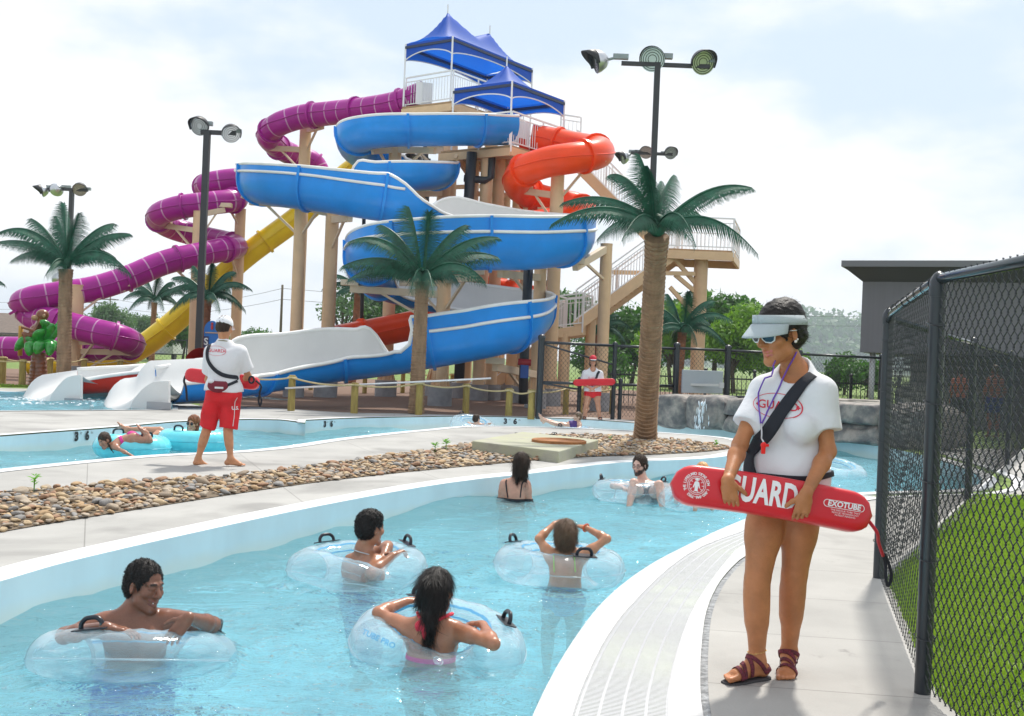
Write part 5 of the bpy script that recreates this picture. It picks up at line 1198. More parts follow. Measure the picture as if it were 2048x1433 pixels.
# ================================================================== figures: signed-distance bodies, one continuous surface each
class SDF:
    def __init__(s): s.p = []
    def rc(s, a, b, r1, r2=None, k=.03, sq=None, cut=None, op='u'):
        a = np.array(a, float); b = np.array(b, float); r2 = r1 if r2 is None else r2; m = max(r1, r2)+.02
        lo = np.minimum(a, b)-m; hi = np.maximum(a, b)+m
        def f(p):
            ba = b-a; pa = p-a; t = np.clip(pa@ba/max(ba@ba, 1e-12), 0, 1); w = pa-t[..., None]*ba
            if sq is not None: n = np.array(sq[0], float); n = n/np.linalg.norm(n); w = w+(sq[1]-1)*(w@n)[..., None]*n
            d = np.sqrt((w*w).sum(-1))-(r1+t*(r2-r1))
            if sq is not None and sq[1] > 1: d = d/ (1+.25*(sq[1]-1))
            if cut is not None: d = np.maximum(d, (p-np.array(cut[0]))@np.array(cut[1]))
            return d
        s.p.append((f, lo, hi, k, op)); return s
    def el(s, c, R, rad, k=.03, op='u'):
        c = np.array(c, float); R = np.array([list(v) for v in R], float); rad = np.array(rad, float); m = rad.max()+.01
        e = np.abs(R.T)@rad+.01
        def f(p):
            q = (p-c)@R.T; k0 = np.sqrt(((q/rad)**2).sum(-1)); k1 = np.sqrt(((q/rad**2)**2).sum(-1)); return k0*(k0-1)/np.maximum(k1, 1e-6)
        s.p.append((f, c-e, c+e, k, op)); return s
    def cut(s, pt, n, k=.0):
        pt = np.array(pt, float); n = np.array(n, float); n = n/np.linalg.norm(n)
        s.p.append((lambda p: (p-pt)@n, None, None, k, 'cut')); return s
    def mesh(s, h, off=0., noise=None, lo=None, hi=None):
        us = [q for q in s.p if q[4] == 'u']
        if lo is None: lo = np.min([q[1] for q in us], 0)-off-2*h; hi = np.max([q[2] for q in us], 0)+off+2*h
        lo = np.array(lo, float); hi = np.array(hi, float)
        n = np.ceil((hi-lo)/h).astype(int)+1
        ax = [lo[i]+h*np.arange(n[i]) for i in range(3)]
        f = np.full(n, .15, np.float32)
        for fn, a, b, k, op in s.p:
            if a is None: i0 = np.zeros(3, int); i1 = n
            else:
                mg = k+off+2.5*h
                i0 = np.maximum(0, np.floor((a-mg-lo)/h).astype(int)); i1 = np.minimum(n, np.ceil((b+mg-lo)/h).astype(int)+1)
                if (i1 <= i0).any(): continue
            sl = tuple(slice(i0[j], i1[j]) for j in range(3))
            g = np.stack(np.meshgrid(*[ax[j][sl[j]] for j in range(3)], indexing='ij'), -1)
            d = fn(g); c = f[sl]
            if op == 'u':
                if off: d = d-off
                kk = max(k, 1e-4); hh = np.clip(.5+.5*(c-d)/kk, 0, 1); f[sl] = c*(1-hh)+d*hh-kk*hh*(1-hh)
            elif op == 's':
                kk = max(k, 1e-4); hh = np.clip(.5-.5*(c+d)/kk, 0, 1); f[sl] = c*(1-hh)-d*hh+kk*hh*(1-hh)
            else: f[sl] = np.maximum(c, d)
        if noise is not None:
            g = np.stack(np.meshgrid(*ax, indexing='ij'), -1); f = f+noise(g).astype(np.float32)
        return surface_nets(f, lo, h)
def surface_nets(f, lo, h):
    ins = f < 0; n = np.array(f.shape)-1
    cnt = np.zeros(n, np.int8)
    for i in (0, 1):
        for j in (0, 1):
            for k in (0, 1): cnt += ins[i:n[0]+i, j:n[1]+j, k:n[2]+k]
    act = np.argwhere((cnt > 0) & (cnt < 8)); vid = np.full(n, -1, np.int32); vid[tuple(act.T)] = np.arange(len(act))
    acc = np.zeros((len(act), 3)); num = np.zeros(len(act)); C = [(i, j, k) for i in (0, 1) for j in (0, 1) for k in (0, 1)]
    for a in C:
        for b in C:
            if sum(abs(x-y) for x, y in zip(a, b)) == 1 and a < b:
                fa = f[tuple((act+a).T)]; fb = f[tuple((act+b).T)]; x = (fa < 0) != (fb < 0); t = np.where(x, fa/np.where(x, fa-fb, 1), 0)
                acc += np.where(x[:, None], np.array(a)+t[:, None]*(np.array(b)-np.array(a)), 0); num += x
    v = lo+(act+acc/np.maximum(num, 1)[:, None])*h; Q = []
    for ax in range(3):
        o1, o2 = [i for i in range(3) if i != ax]; s0 = [slice(None)]*3; s1 = [slice(None)]*3; s0[ax] = slice(0, -1); s1[ax] = slice(1, None)
        a = ins[tuple(s0)]; b = ins[tuple(s1)]; e = np.argwhere(a != b); ok = (e[:, o1] > 0) & (e[:, o2] > 0) & (e[:, o1] < f.shape[o1]-1) & (e[:, o2] < f.shape[o2]-1); e = e[ok]
        fl = a[tuple(e.T)]; q = []
        for (d1, d2) in ((1, 1), (0, 1), (0, 0), (1, 0)):
            c = e.copy(); c[:, o1] -= d1; c[:, o2] -= d2; q.append(vid[tuple(c.T)])
        q = np.stack(q, 1); rev = fl if ax != 1 else ~fl
        q = np.where(rev[:, None], q, q[:, ::-1]); Q.append(q)
    return v, np.concatenate(Q)
def wrinkle(amp, fr=18., st=(1, 1, .35), seed=0):
    st = np.array(st)*fr
    def f(g):
        q = g*st; return amp*(np.sin(q[..., 0]+1.7*np.sin(q[..., 2]*1.3+seed)+.9*np.sin(q[..., 1]*1.1))+.6*np.sin(q[..., 1]*1.7+1.4*np.sin(q[..., 2]*.9+seed*2)+q[..., 0]*.8)+.45*np.sin(q[..., 2]*3.1+2*np.sin(q[..., 0]*.7+seed)))
    return f
skin_cache = {}
def skin_mat(wet=False):
    if wet: return mat('wet skin', (.5, .3, .2), .27, spec=.5, vcol='Col', var=.18, vs=11, bump=.14, bs=110, detail=7, sss=.10)
    if 'skin' in MATS: return MATS['skin']
    m = mat('skin', (.5, .3, .2), .48, spec=.4, vcol='Col', var=.16, vs=11, bump=.12, bs=110, detail=7, sss=.12); return m
cloth_bump = dict(bump=.25, bs=220)
def col_attr(o, cols):
    a = o.data.color_attributes.new('Col', 'FLOAT_COLOR', 'POINT'); c = np.ones((len(o.data.vertices), 4), np.float32); c[:, :3] = cols; a.data.foreach_set('color', c.ravel())
UPV = Vector((0, 0, 1))
class Fig:
    def __init__(s, lab, base, skin, d0, S=1., sex='m', group=None, name='person'):
        s.wet = group == 'swimmers in the river'; s.root = thing(name, lab, 'person', base, group); s.skin = np.array(skin); s.d0 = d0; s.S = S; s.sex = sex; s.B = SDF(); s.hi = []; s.paint = []; s.J = {}
    def q(s, px, py, dd=0.): return P(px, py, s.d0+dd)
    def joints(s, **k):
        for n, (x, y, d) in k.items(): s.J[n] = s.q(x, y, d)
        return s
    # head ---------------------------------------------------------------
    def head(s, c, fwd, tilt=(0, 0, 1), hs=1., detail=.004, smile=0., beard=None, brow=(.03, .02, .015), lips=(.45, .17, .15), eyes=True, ears=True, lid=.4):
        f = Vector(fwd).normalized(); u = Vector(tilt); u = (u-f*u.dot(f)).normalized(); r = f.cross(u).normalized()
        s.Hc, s.Hf, s.Hu, s.Hr, s.hs = Vector(c), f, u, r, hs*s.S; R = (r, f, u); L = s.hl; B = s.B; z = s.hs; fem = s.sex == 'f'
        B.el(L(0, -.012, .032), R, (.074*z, .096*z, .092*z), .02); B.el(L(0, .022, -.03), R, (.060*z, .068*z, .082*z), .03)
        B.rc(L(-.043, .022, -.068), L(-.012, .070, -.100), .024*z, .019*z, .025); B.rc(L(.043, .022, -.068), L(.012, .070, -.100), .024*z, .019*z, .025)
        B.rc(L(-.008, .074, -.098), L(.008, .074, -.098), (.015 if fem else .018)*z, None, .015)
        for g in (-1, 1):
            B.rc(L(.014*g, .085, .030), L(.042*g, .073, .030), .011*z, .009*z, .012)                       # brow
            B.el(L(.042*g, .064, -.018), R, (.024*z, .022*z, .020*z), .02)                                    # cheek
            B.el(L(.031*g, .094, .012), R, (.017*z, .014*z, .010*z), .010, 's')                              # eye socket
            B.rc(L(.011*g, .096, -.026), L(.013*g, .090, -.028), .0085*z, .008*z, .006)                     # nostril
            B.rc(L(.021*g, .0840, .0158-.003*lid), L(.042*g, .0765, .0138-.003*lid), .0066*z, None, .004); B.rc(L(.023*g, .0830, .0035+.002*lid), L(.041*g, .0760, .0040+.002*lid), .0058*z, None, .005)
            if ears:
                B.el(L(.076*g, -.008, -.004), (r*.9+f*(-.35*g), f, u), (.009*z, .019*z, .030*z), .008); B.el(L(.084*g, -.002, .0), R, (.006*z, .010*z, .015*z), .005, 's')
        B.rc(L(0, .085, .020), L(0, .111, -.020), .0085*z, .0125*z, .012); B.el(L(0, .106, -.024), R, (.0115*z, .011*z, .010*z), .008)
        w = .022+.008*smile; c_ = .006*smile
        B.rc(L(-w, .078, -.054+c_), L(0, .0935, -.0555), .0048*z, .0068*z, .006); B.rc(L(w, .078, -.054+c_), L(0, .0935, -.0555), .0048*z, .0068*z, .006)
        B.rc(L(-w*.85, .078, -.0650+c_*.6), L(0, .0900, -.0685-.004*smile), .0050*z, .0078*z, .007); B.rc(L(w*.85, .078, -.0650+c_*.6), L(0, .0900, -.0685-.004*smile), .0050*z, .0078*z, .007)
        for x in (-1, -.5, 0, .5, 1):
            s.paint.append((L(w*x, .096-.012*abs(x)**2, -.0555+c_*abs(x)), .0056*z, lips, .5)); s.paint.append((L(w*.8*x, .093-.012*abs(x)**2, -.068-.003*smile+c_*.6*abs(x)), .0060*z, lips, .5))
        for g in (-1, 1):
            for x in (.018, .026, .034, .042): s.paint.append((L(x*g, .094-.3*(x-.01), .0335-.1*max(0, x-.03)), .0058*z, brow, .6))
        if beard:
            for x, y, q in ((0, .088, -.095), (.025, .075, -.09), (-.025, .075, -.09), (.045, .045, -.075), (-.045, .045, -.075), (.058, .02, -.05), (-.058, .02, -.05), (.064, .0, -.02), (-.064, .0, -.02), (.02, .095, -.043), (-.02, .095, -.043), (0, .09, -.08), (.035, .072, -.055), (-.035, .072, -.055), (.05, .05, -.055), (-.05, .05, -.055), (.03, .07, -.08), (-.03, .07, -.08), (.066, -.01, -.035), (-.066, -.01, -.035)): s.paint.append((L(x, y, q), .022*z if abs(q+.043) > .001 else .009*z, beard, .35))
        s.hi.append((np.array(s.Hc)-.165*z, np.array(s.Hc)+.165*z, detail))
        if eyes:
            for g in (-1, 1):
                mb = MB(); mb.sphere(L(.0315*g, .0738, .0098), .0115*z, 14, 10); e = mb.build('eye', mat('eye white', (.7, .68, .66), .2), s.root, True)
                mb = MB(); c2 = L(.0315*g, .0738, .0098)+f*.0095*z; mb.lathe(c2, [(.0052*z, 0), (.0050*z, .0022*z), (.001, .003*z)], 12, f); mb.build('iris', mat('iris brown', (.03, .016, .01), .1), e, True)
        J = s.J; nb = J['neck'] if 'neck' in J else None
        if nb is not None: B.rc(nb, L(0, -.022, -.055), (.050 if fem else .058)*s.S, (.047 if fem else .056)*s.S, .03)
        return s
    def hl(s, x, y, z): return s.Hc+(s.Hr*x+s.Hf*y+s.Hu*z)*s.hs
    # trunk ---------------------------------------------------------------
    def torso(s, waist=.13, hipw=.0, chest=1., belly=0., bust=.0, depth=1.):
        J, B, S = s.J, s.B, s.S; sm = (J['shL']+J['shR'])/2; hm = (J['hipL']+J['hipR'])/2; u = (sm-hm).normalized(); sd = (J['shR']-J['shL']); sw = sd.length/2; sd = (sd-u*sd.dot(u)).normalized(); fr = u.cross(sd)
        hs_ = (J['hipR']-J['hipL']); hw = hs_.length/2; hs_ = (hs_-u*hs_.dot(u)).normalized(); hf = u.cross(hs_); tl = (sm-hm).length
        s.u, s.sd, s.fr, s.sm, s.hm, s.tl, s.hf, s.hsd = u, sd, fr, sm, hm, tl, hf, hs_; fem = s.sex == 'f'; R = (sd, fr, u); Rh = (hs_, hf, u); s.T = SDF(); n0 = len(B.p)
        B.el(sm-u*.30*tl, R, (sw*.90*chest+.008, .112*S*chest*depth, .40*tl), .06)
        B.rc(J['shL']+sd*.045*S-u*.02, J['shR']-sd*.045*S-u*.02, .066*S*chest, None, .06, (fr, 1.15))
        wm = sm.lerp(hm, .64); mid = (sd+hs_).normalized(); B.el(wm+fr*belly*.4, (mid, u.cross(mid), u), (waist*S, (.093+belly)*S*depth, .34*tl), .07)
        B.el(hm+u*.05*S, Rh, (hw+.062*S+hipw, .112*S*depth, .13*S), .06)
        for g, h in ((-1, J['hipL']), (1, J['hipR'])):
            B.el(h-hf*.045*S-u*.02*S-hs_*g*.012, Rh, (.078*S, .075*S, .09*S), .05)
            if fem and bust: B.el(sm-u*.34*tl+fr*(.085+bust*.4)*S+sd*g*.072*S, R, (.066*S, .055*S+bust, .066*S), .035)
            if not fem: B.el(sm-u*.24*tl+fr*.078*S+sd*g*.075*S, R, (.082*S, .038*S, .066*S), .035); B.el(sm-u*.2*tl-fr*.075*S+sd*g*.085*S, R, (.075*S, .035*S, .10*S), .05)
        nk = J['neck']
        for g, h in ((-1, J['shL']), (1, J['shR'])): B.rc(nk+u*.01, sm.lerp(h, .78)+u*.0*S, .046*S, .040*S, .05)
        s.T.p = list(B.p[n0:]); return s
    def arm(s, g, m=1., hand=None, cut=1.):
        J, B, S = s.J, s.B, s.S; a, e, w = J['sh'+g], J['el'+g], J['wr'+g]; k = m*S*(.9 if s.sex == 'f' else 1.)
        B.rc(a, a.lerp(e, .38), .056*k, .048*k, .04); B.rc(a.lerp(e, .2), e, .047*k, .037*k, .03); B.rc(e, e.lerp(w, .3), .037*k, .0405*k, .025); B.rc(e.lerp(w, .28), w, .0405*k, .0265*k, .02)
        if hand: s.hand(w, w-e, *hand)
        return s
    def hand(s, w, d, n, thumb, curl=.35, spread=.0, hd=None, tc=.3, size=1.):
        """w wrist, d forearm dir or hd hand dir, n palm normal, thumb dir hint"""
        B, z = s.B, s.S*size*(.92 if s.sex == 'f' else 1.); d = Vector(hd if hd is not None else d).normalized(); n = Vector(n); n = (n-d*n.dot(d)).normalized(); t = d.cross(n); t = t if t.dot(Vector(thumb)) > 0 else -t; w = Vector(w)
        B.rc(w, w+d*.03*z, .027*z, .030*z, .015, (n, 1.35)); B.rc(w+d*.035*z+t*.014*z, w+d*.082*z+t*.017*z, .024*z, .021*z, .012, (n, 1.5)); B.rc(w+d*.035*z-t*.014*z, w+d*.078*z-t*.018*z, .023*z, .020*z, .012, (n, 1.5))
        def rot(v, ax, a): return Quaternion(ax, a) @ v
        ax = d.cross(n)   # rotating d towards n
        for i, (o, L_, r) in enumerate(((.030, .078, .0088), (.0105, .088, .0092), (-.0095, .082, .0088), (-.028, .064, .0078))):
            p = w+d*(.090-.004*i)*z+t*o*z; dd = (d+t*(spread*(1.5-i)*.35)).normalized(); c = curl*(1+.07*i)
            for seg, fr in enumerate((.46, .30, .24)):
                dd = rot(dd, ax, c*(.75, 1.0, .75)[seg]); q = p+dd*L_*fr*z; B.rc(p, q, r*z*(1.02-.10*seg), r*z*(.94-.10*seg), .004); p = q
            s.paint.append((p-n*.004*z+dd*.001, .0062*z, tuple(np.minimum(1, s.skin*1.25+np.array([.16, .10, .09]))), .5))
        p = w+d*.028*z+t*.026*z; dd = (d*.62+t*.72+n*.25*tc/.3).normalized(); B.rc(w+d*.02*z+t*.012*z, p, .019*z, .0165*z, .012)
        for seg, (L_, r) in enumerate(((.036, .0125), (.030, .0108), (.022, .0095))):
            q = p+dd*L_*z; B.rc(p, q, r*z, r*.93*z, .006); p = q; dd = (dd+d*.35+n*tc*.8).normalized()
        s.hi.append((np.array(w)-.0, None, d*z, n)); return s
    def leg(s, g, m=1., foot=None, knee=1., calf=1.):
        J, B, S = s.J, s.B, s.S*m; h, k, a = J['hip'+g], J['kn'+g], J['an'+g]; fr = s.hf
        cb = (a-k); back = -fr if fr.dot(cb) < .9*cb.length else -fr
        back = (back-cb.normalized()*back.dot(cb.normalized())); back = back.normalized() if back.length > .05 else Vector((0, 0, -1))
        B.rc(h, h.lerp(k, .5), .083*S, .074*S, .04); B.rc(h.lerp(k, .4), k, .076*S, .053*S*knee, .035); bk = ((k-h).normalized()+(k-a).normalized())
        B.rc(k, k.lerp(a, .25), .050*S*knee, .049*S, .03); B.rc(k-back*.028*S+(h-k).normalized()*.02*S, k-back*.026*S-(h-k).normalized()*.022*S, .028*S, .024*S, .018); B.rc(k-back*.02*S-(h-k).normalized()*.03*S, k.lerp(a, .75)-back*.012*S, .026*S, .020*S, .02); B.rc(h.lerp(k, .45)-back*.02*S, h.lerp(k, .9)-back*.014*S, .060*S, .042*S, .03); B.rc(k.lerp(a, .18)+back*.012*S, k.lerp(a, .5)+back*.012*S, .050*S*calf, .047*S*calf, .035); B.rc(k.lerp(a, .4), a, .046*S*calf, .034*S, .03)
        if foot is not None:
            d = Vector(foot).normalized(); sl = UPV-d*d.dot(UPV); sl.normalize(); t = d.cross(sl); z = s.S
            he = a-sl*.055*z-d*.035*z; ba = a-sl*.062*z+d*.115*z
            B.rc(a, he, .034*z, .030*z, .02); B.rc(a-sl*.012*z+d*.01, ba+sl*.004, .036*z, .026*z, .03, (sl, 1.15)); B.rc(he, ba, .028*z, .028*z, .02, (sl, 1.2)); B.rc(ba+t*.022*z, ba-t*.024*z, .024*z, .021*z, .015, (sl, 1.3))
            ins = 1 if g == 'L' else -1   # big toe on the inner side (t points to the right of travel)
            for i, (o, L_, r) in enumerate(((.030, .052, .0135), (.0105, .050, .0095), (-.006, .045, .009), (-.021, .038, .0085), (-.034, .030, .008))):
                p = ba+t*o*ins*z+d*.012*z; B.rc(p, p+d*L_*z-sl*.006*z, r*z*1.05, r*z, .004); s.paint.append((p+d*L_*z+sl*.008*z, .008*z, tuple(np.minimum(1, s.skin*1.2+np.array([.14, .08, .08]))), .5))
        return s
    def build(s, h=.008, hh=.0035, name='body', extra=None):
        B = s.B; v, f = B.mesh(h); vs, fs, base = [], [], 0
        regs = []
        for r in s.hi:
            if r[1] is None:
                c = np.array(Vector(r[0])+r[2]*.085); e = .125*s.S; regs.append((c-e, c+e, hh))
            else: regs.append((r[0], r[1], min(r[2], hh) if hh < r[2] else r[2]))
        if hh < h:
            keep = np.ones(len(v), bool)
            for a, b, q in regs: keep &= ~np.all((v > a+h*1.2) & (v < b-h*1.2), axis=1)
            fk = keep[f].any(1); f = f[fk]
        vs.append(v); fs.append(f); base = len(v)
        if hh < h:
            done = []
            for a, b, q in regs:
                v2, f2 = B.mesh(q, lo=a, hi=b)
                k2 = np.ones(len(v2), bool)
                for a_, b_ in done: k2 &= ~np.all((v2 > a_+h) & (v2 < b_-h), axis=1)
                f2 = f2[k2[f2].any(1)]; done.append((a, b))
                vs.append(v2); fs.append(f2+base); base += len(v2)
        v = np.concatenate(vs); f = np.concatenate(fs)
        used = np.unique(f); mp = np.full(len(v), -1); mp[used] = np.arange(len(used)); v = v[used]; f = mp[f]
        o = mesh_obj(name, v, f, skin_mat(s.wet), s.root, True); c = np.tile(s.skin, (len(v), 1)).astype(float)
        for pc, pr, colr, soft in s.paint:
            d = np.linalg.norm(v-np.array(pc), axis=1); w = np.clip((pr*(1+soft)-d)/(pr*soft*2+1e-6), 0, 1)[:, None]; c = c*(1-w)+np.array(colr)*w
        if extra: c = extra(v, c)
        col_attr(o, c); s.body = o; return o
    # clothing --------------------------------------------------------------
    def surf(s, name, sdf, m, h=.008, off=0., noise=None, parent=None):
        v, f = sdf.mesh(h, off, noise); o = mesh_obj(name, v, f, m, parent or s.root, True); o['_'] = 1; del o['_']; return o
    def tee(s, m, hem, off=.020, sl=.62, h=.008, seed=0, neck_r=.074, flare=.0, amp=.0035, sr=1.):
        J, S = s.J, s.S; T = SDF(); T.p = list(s.T.p)
        if flare: T.el(s.hm+s.u*.06, (s.hsd, s.hf, s.u), (((J['hipR']-J['hipL']).length/2+.075+flare), .125+flare*.6, .16), .07)
        for g in 'LR':
            a, e = J['sh'+g], J['el'+g]; k = S*(.92 if s.sex == 'f' else 1.)*sr; en = a.lerp(e, sl); d = (e-a).normalized()
            T.rc(a, a.lerp(e, sl+.2), .056*k, .056*k, .045, cut=(tuple(en), tuple(d)))
        nk = s.Hc.lerp(J['neck'], .72); T.p.append(SDF().rc(J['neck']-s.u*.015+s.fr*.030*S, J['neck']+s.u*.2*S+s.fr*.04*S, neck_r*S, neck_r*1.35*S, .01, op='s').p[0])
        T.cut(hem[0], hem[1])
        wf_ = wrinkle(amp, 13, (1, 1, .42), seed); return s.surf('shirt', T, m, h, off, lambda g: wf_(g)-amp*.9)
    def bvh(s, o): return BVHTree.FromPolygons([tuple(v.co) for v in o.data.vertices], [tuple(p.vertices) for p in o.data.polygons])
EYE = Vector((0, 0, H))
def ribbon(name, bv, pts, w, m, root, off=.006, th=.004, step=.015, wide=None, ray=False, sm=5):
    """strap lying on a surface: guide points are dropped onto it, then smoothed"""
    pts = resample(catmull([tuple(p) for p in pts], 8), step); N_ = len(pts); P_ = []; NN = []
    for p in pts:
        p = Vector(p); hit = None
        if ray:
            r_ = (p-EYE).normalized(); h_ = bv.ray_cast(p-r_*.5, r_, 1.0); hit = h_ if h_[0] is not None else None
        c, n = (hit[0], hit[1]) if hit else bv.find_nearest(p)[:2]
        P_.append(c+n*off); NN.append(n)
    A = np.array(P_); k = np.ones(sm)/sm
    if N_ > 2*sm:
        for i in range(3): A[:, i] = np.convolve(np.pad(A[:, i], sm//2, 'reflect', reflect_type='odd'), k, 'valid')
    B_ = []
    for q in A:
        c, n, _, d_ = bv.find_nearest(Vector(q)); B_.append(c+n*off if (Vector(q)-c).dot(n) < off else Vector(q))
    P_ = B_; vs = []
    for i in range(N_):
        t = (P_[min(i+1, N_-1)]-P_[max(i-1, 0)]).normalized(); n = sum((NN[j] for j in range(max(0, i-6), min(N_, i+7))), Vector()).normalized(); sd = t.cross(n).normalized(); ww = w if wide is None else wide(i/(N_-1))
        for x in (-1, -.5, 0, .5, 1):
            q = P_[i]+sd*ww/2*x; c, nn, _, d_ = bv.find_nearest(q)
            if d_ < ww+.03 and (q-c).dot(nn) < off: q = c+nn*off
            vs.append(q)
    o = mesh_obj(name, vs, [(i*5+j, i*5+j+1, (i+1)*5+j+1, (i+1)*5+j) for i in range(N_-1) for j in range(4)], m, root, True)
    so_ = o.modifiers.new('solid', 'SOLIDIFY'); so_.thickness = th; so_.offset = 0; s_ = o.modifiers.new('sm', 'SMOOTH'); s_.iterations = 2; return o
def decal(name, bv, items, c, right, up, ray, m, root, off=.0025):
    """items: list of (verts2d, tris); projected along ray onto bv"""
    c, right, up = Vector(c), Vector(right).normalized(), Vector(up).normalized(); ray = (c-EYE).normalized() if ray is None else Vector(ray).normalized(); mb = MB()
    for vs, fs in items:
        out = []
        for a, b in vs:
            p = c+right*float(a)+up*float(b); hit = bv.ray_cast(p-ray*.3, ray, .8)
            out.append((hit[0]-ray*off) if hit[0] is not None else p)
        mb.add(out, fs)
    return mb.build(name, m, root)
def ring2(rx, ry, w, n=48, gap=None):
    vs, fs = [], []
    for i in range(n):
        a = 2*PI*i/n; vs += [(rx*math.cos(a), ry*math.sin(a)), ((rx-w)*math.cos(a), (ry-w)*math.sin(a))]
    fs = [(2*i, 2*((i+1) % n), 2*((i+1) % n)+1, 2*i+1) for i in range(n) if not gap or not gap(i/n)]
    return vs, fs
def cross2(x, y, s):
    w = s*.34; p = [(-w, s), (w, s), (w, w), (s, w), (s, -w), (w, -w), (w, -s), (-w, -s), (-w, -w), (-s, -w), (-s, w), (-w, w)]
    return [(x+a, y+b) for a, b in p], [(0, 1, 2, 11), (2, 3, 4, 5), (5, 6, 7, 8), (8, 9, 10, 11), (2, 5, 8, 11)]
def guard_logo(w, bold=.0):
    """GUARD in a red ellipse with two small crosses"""
    h = w*.25; vs, fs = text_mesh('GUARD', w*.235, w*.0022, sx=1.0, spacing=1.0); it = [(vs, fs)]
    # serifs
    it.append(ring2(w*.5, h, w*.012, 60)); it.append(cross2(-w*.405, 0, w*.035)); it.append(cross2(w*.405, 0, w*.042))
    # heavier crescent at the right end
    a = np.linspace(-.9, .9, 14); o_ = [(w*.5*math.cos(t), h*math.sin(t)-w*.012) for t in a]; i_ = [(w*.5*math.cos(t)-w*.03*math.cos(t*1.6), h*math.sin(t)-w*.006) for t in a]
    it.append((o_+i_, [(k, k+1, 14+k+1, 14+k) for k in range(13)]))
    return it
tee_m = mat('white cotton', (.68, .68, .715), .9, var=.03, vs=5, bump=.55, bs=11); red_c = mat('red board short cloth', (.60, .010, .018), .75, var=.12, vs=6, bump=.5, bs=13); strap_m = mat('navy black webbing', (.014, .016, .026), .8, bump=.4, bs=300)
logo_red = mat('logo red print', (.62, .02, .05), .7); hair_k = mat('near black hair', (.009, .0065, .006), .5, spec=.3, var=.4, vs=14, streak=(1, 1, .25), bump=.25, bs=160); hair_b = mat('dark brown hair', (.035, .019, .011), .5, spec=.3, var=.45, vs=14, streak=(1, 1, .25), bump=.6, bs=160); hair_r = mat('auburn hair', (.20, .065, .022), .5, spec=.3, var=.4, vs=14, bump=.6, bs=160); hair_l = mat('light brown hair', (.15, .085, .045), .45, var=.4, vs=14, bump=.6, bs=160)
foamred = mat('red rescue foam', (.60, .004, .016), .38, var=.05, vs=4, coat=.25)
def hairnoise(amp, fr, st=(1, 1, .3), seed=0): return wrinkle(amp, fr, st, seed)
def cap_hair(fg, thick=.012, line=((.085, .062), (-.045, -.085)), m=None, h=.005, noise=None, extra=None, sides=True, name='hair', strands=None, keepcut=False, fc=-.012):
    """close hair over the cranium, trimmed along a hairline given in head (y,z)"""
    L = fg.hl; z = fg.hs; R = (fg.Hr, fg.Hf, fg.Hu); A = SDF()
    A.el(L(0, -.020, .040), R, ((.0735+thick)*z, (.0945+thick)*z, (.0885+thick)*z), .02)
    if sides: A.el(L(0, -.045, -.02), R, ((.070+thick*.6)*z, (.052+thick)*z, (.062)*z), .04)
    (y1, z1), (y2, z2) = line; y1, z1 = .09, z2+.062
    d = np.array([y2-y1, z2-z1]); n = np.array([d[1], -d[0]]); n = n if n[1] > 0 else -n; n = n/np.linalg.norm(n)
    wn = fg.Hf*n[0]+fg.Hu*n[1]
    if extra: extra(A, L, z)
    A.el(L(0, .103, fc), R, (.057*z, .078*z, .083*z), .010, 's')
    for g in (-1, 1): A.el(L(.088*g, .004, -.012), R, (.034*z, .026*z, .036*z), .008, 's')
    if not extra: A.cut(L(0, y1, z1), -wn)
    else: A.cut(L(0, y1, max(-.6, min(z1, z2+.062))), -wn) if z2 > -.125 and keepcut else None
    v, f = A.mesh(h, noise=noise)
    if strands:
        # loose strands growing out of the hair mass: (count, length, flow(local point)->vector, lift, width)
        n_, ln, flow, lift, wd_ = strands; rg = np.random.default_rng(n_); k = rg.integers(0, len(f), n_); w4 = rg.dirichlet((1, 1, 1, 1), n_); p = (v[f[k]]*w4[:, :, None]).sum(1)
        a_ = v[f[k][:, 1]]-v[f[k][:, 0]]; b_ = v[f[k][:, 3]]-v[f[k][:, 0]]; nn = np.cross(a_, b_); nn /= np.maximum(np.linalg.norm(nn, axis=1, keepdims=True), 1e-9)
        M3 = np.array([list(fg.Hr), list(fg.Hf), list(fg.Hu)]); q = ((p-np.array(fg.Hc))@M3.T)/fg.hs; fl = flow(q)+rg.normal(size=(n_, 3))*.28; fl = fl@M3; fl -= nn*(fl*nn).sum(1, keepdims=True)*.9; fl /= np.maximum(np.linalg.norm(fl, axis=1, keepdims=True), 1e-9)
        l_ = (ln*rg.uniform(.5, 1.3, n_))[:, None]; sd_ = np.cross(fl, nn); r0 = p-nn*.001; r1 = p+fl*l_*.5+nn*lift*rg.uniform(.5, 1.5, n_)[:, None]; r2 = p+fl*l_+nn*lift*rg.uniform(.2, 1.8, n_)[:, None]
        S_ = np.stack([r0-sd_*wd_, r0+sd_*wd_, r1+sd_*wd_*.9, r2+sd_*wd_*.2, r2-sd_*wd_*.2, r1-sd_*wd_*.9], 1).reshape(-1, 3); i_ = len(v)+np.arange(n_)*6
        f = np.concatenate([f, np.stack([i_, i_+1, i_+2, i_+5], 1), np.stack([i_+5, i_+2, i_+3, i_+4], 1)]); v = np.concatenate([v, S_])
    return mesh_obj(name, v, f, m or hair_k, fg.root, True)
FL_DOWN = lambda q: np.stack([q[:, 0]*2, -.25+0*q[:, 1], -1+0*q[:, 2]], 1)
FL_BACK = lambda q: np.stack([q[:, 0]*1.5, -1+0*q[:, 1], -.2-3*np.maximum(0, -q[:, 1])], 1)
FL_CURL = lambda q: np.stack([np.sin(q[:, 1]*210+q[:, 2]*90), np.cos(q[:, 0]*200+q[:, 2]*120), np.sin(q[:, 0]*170-q[:, 1]*140)], 1)*1.5
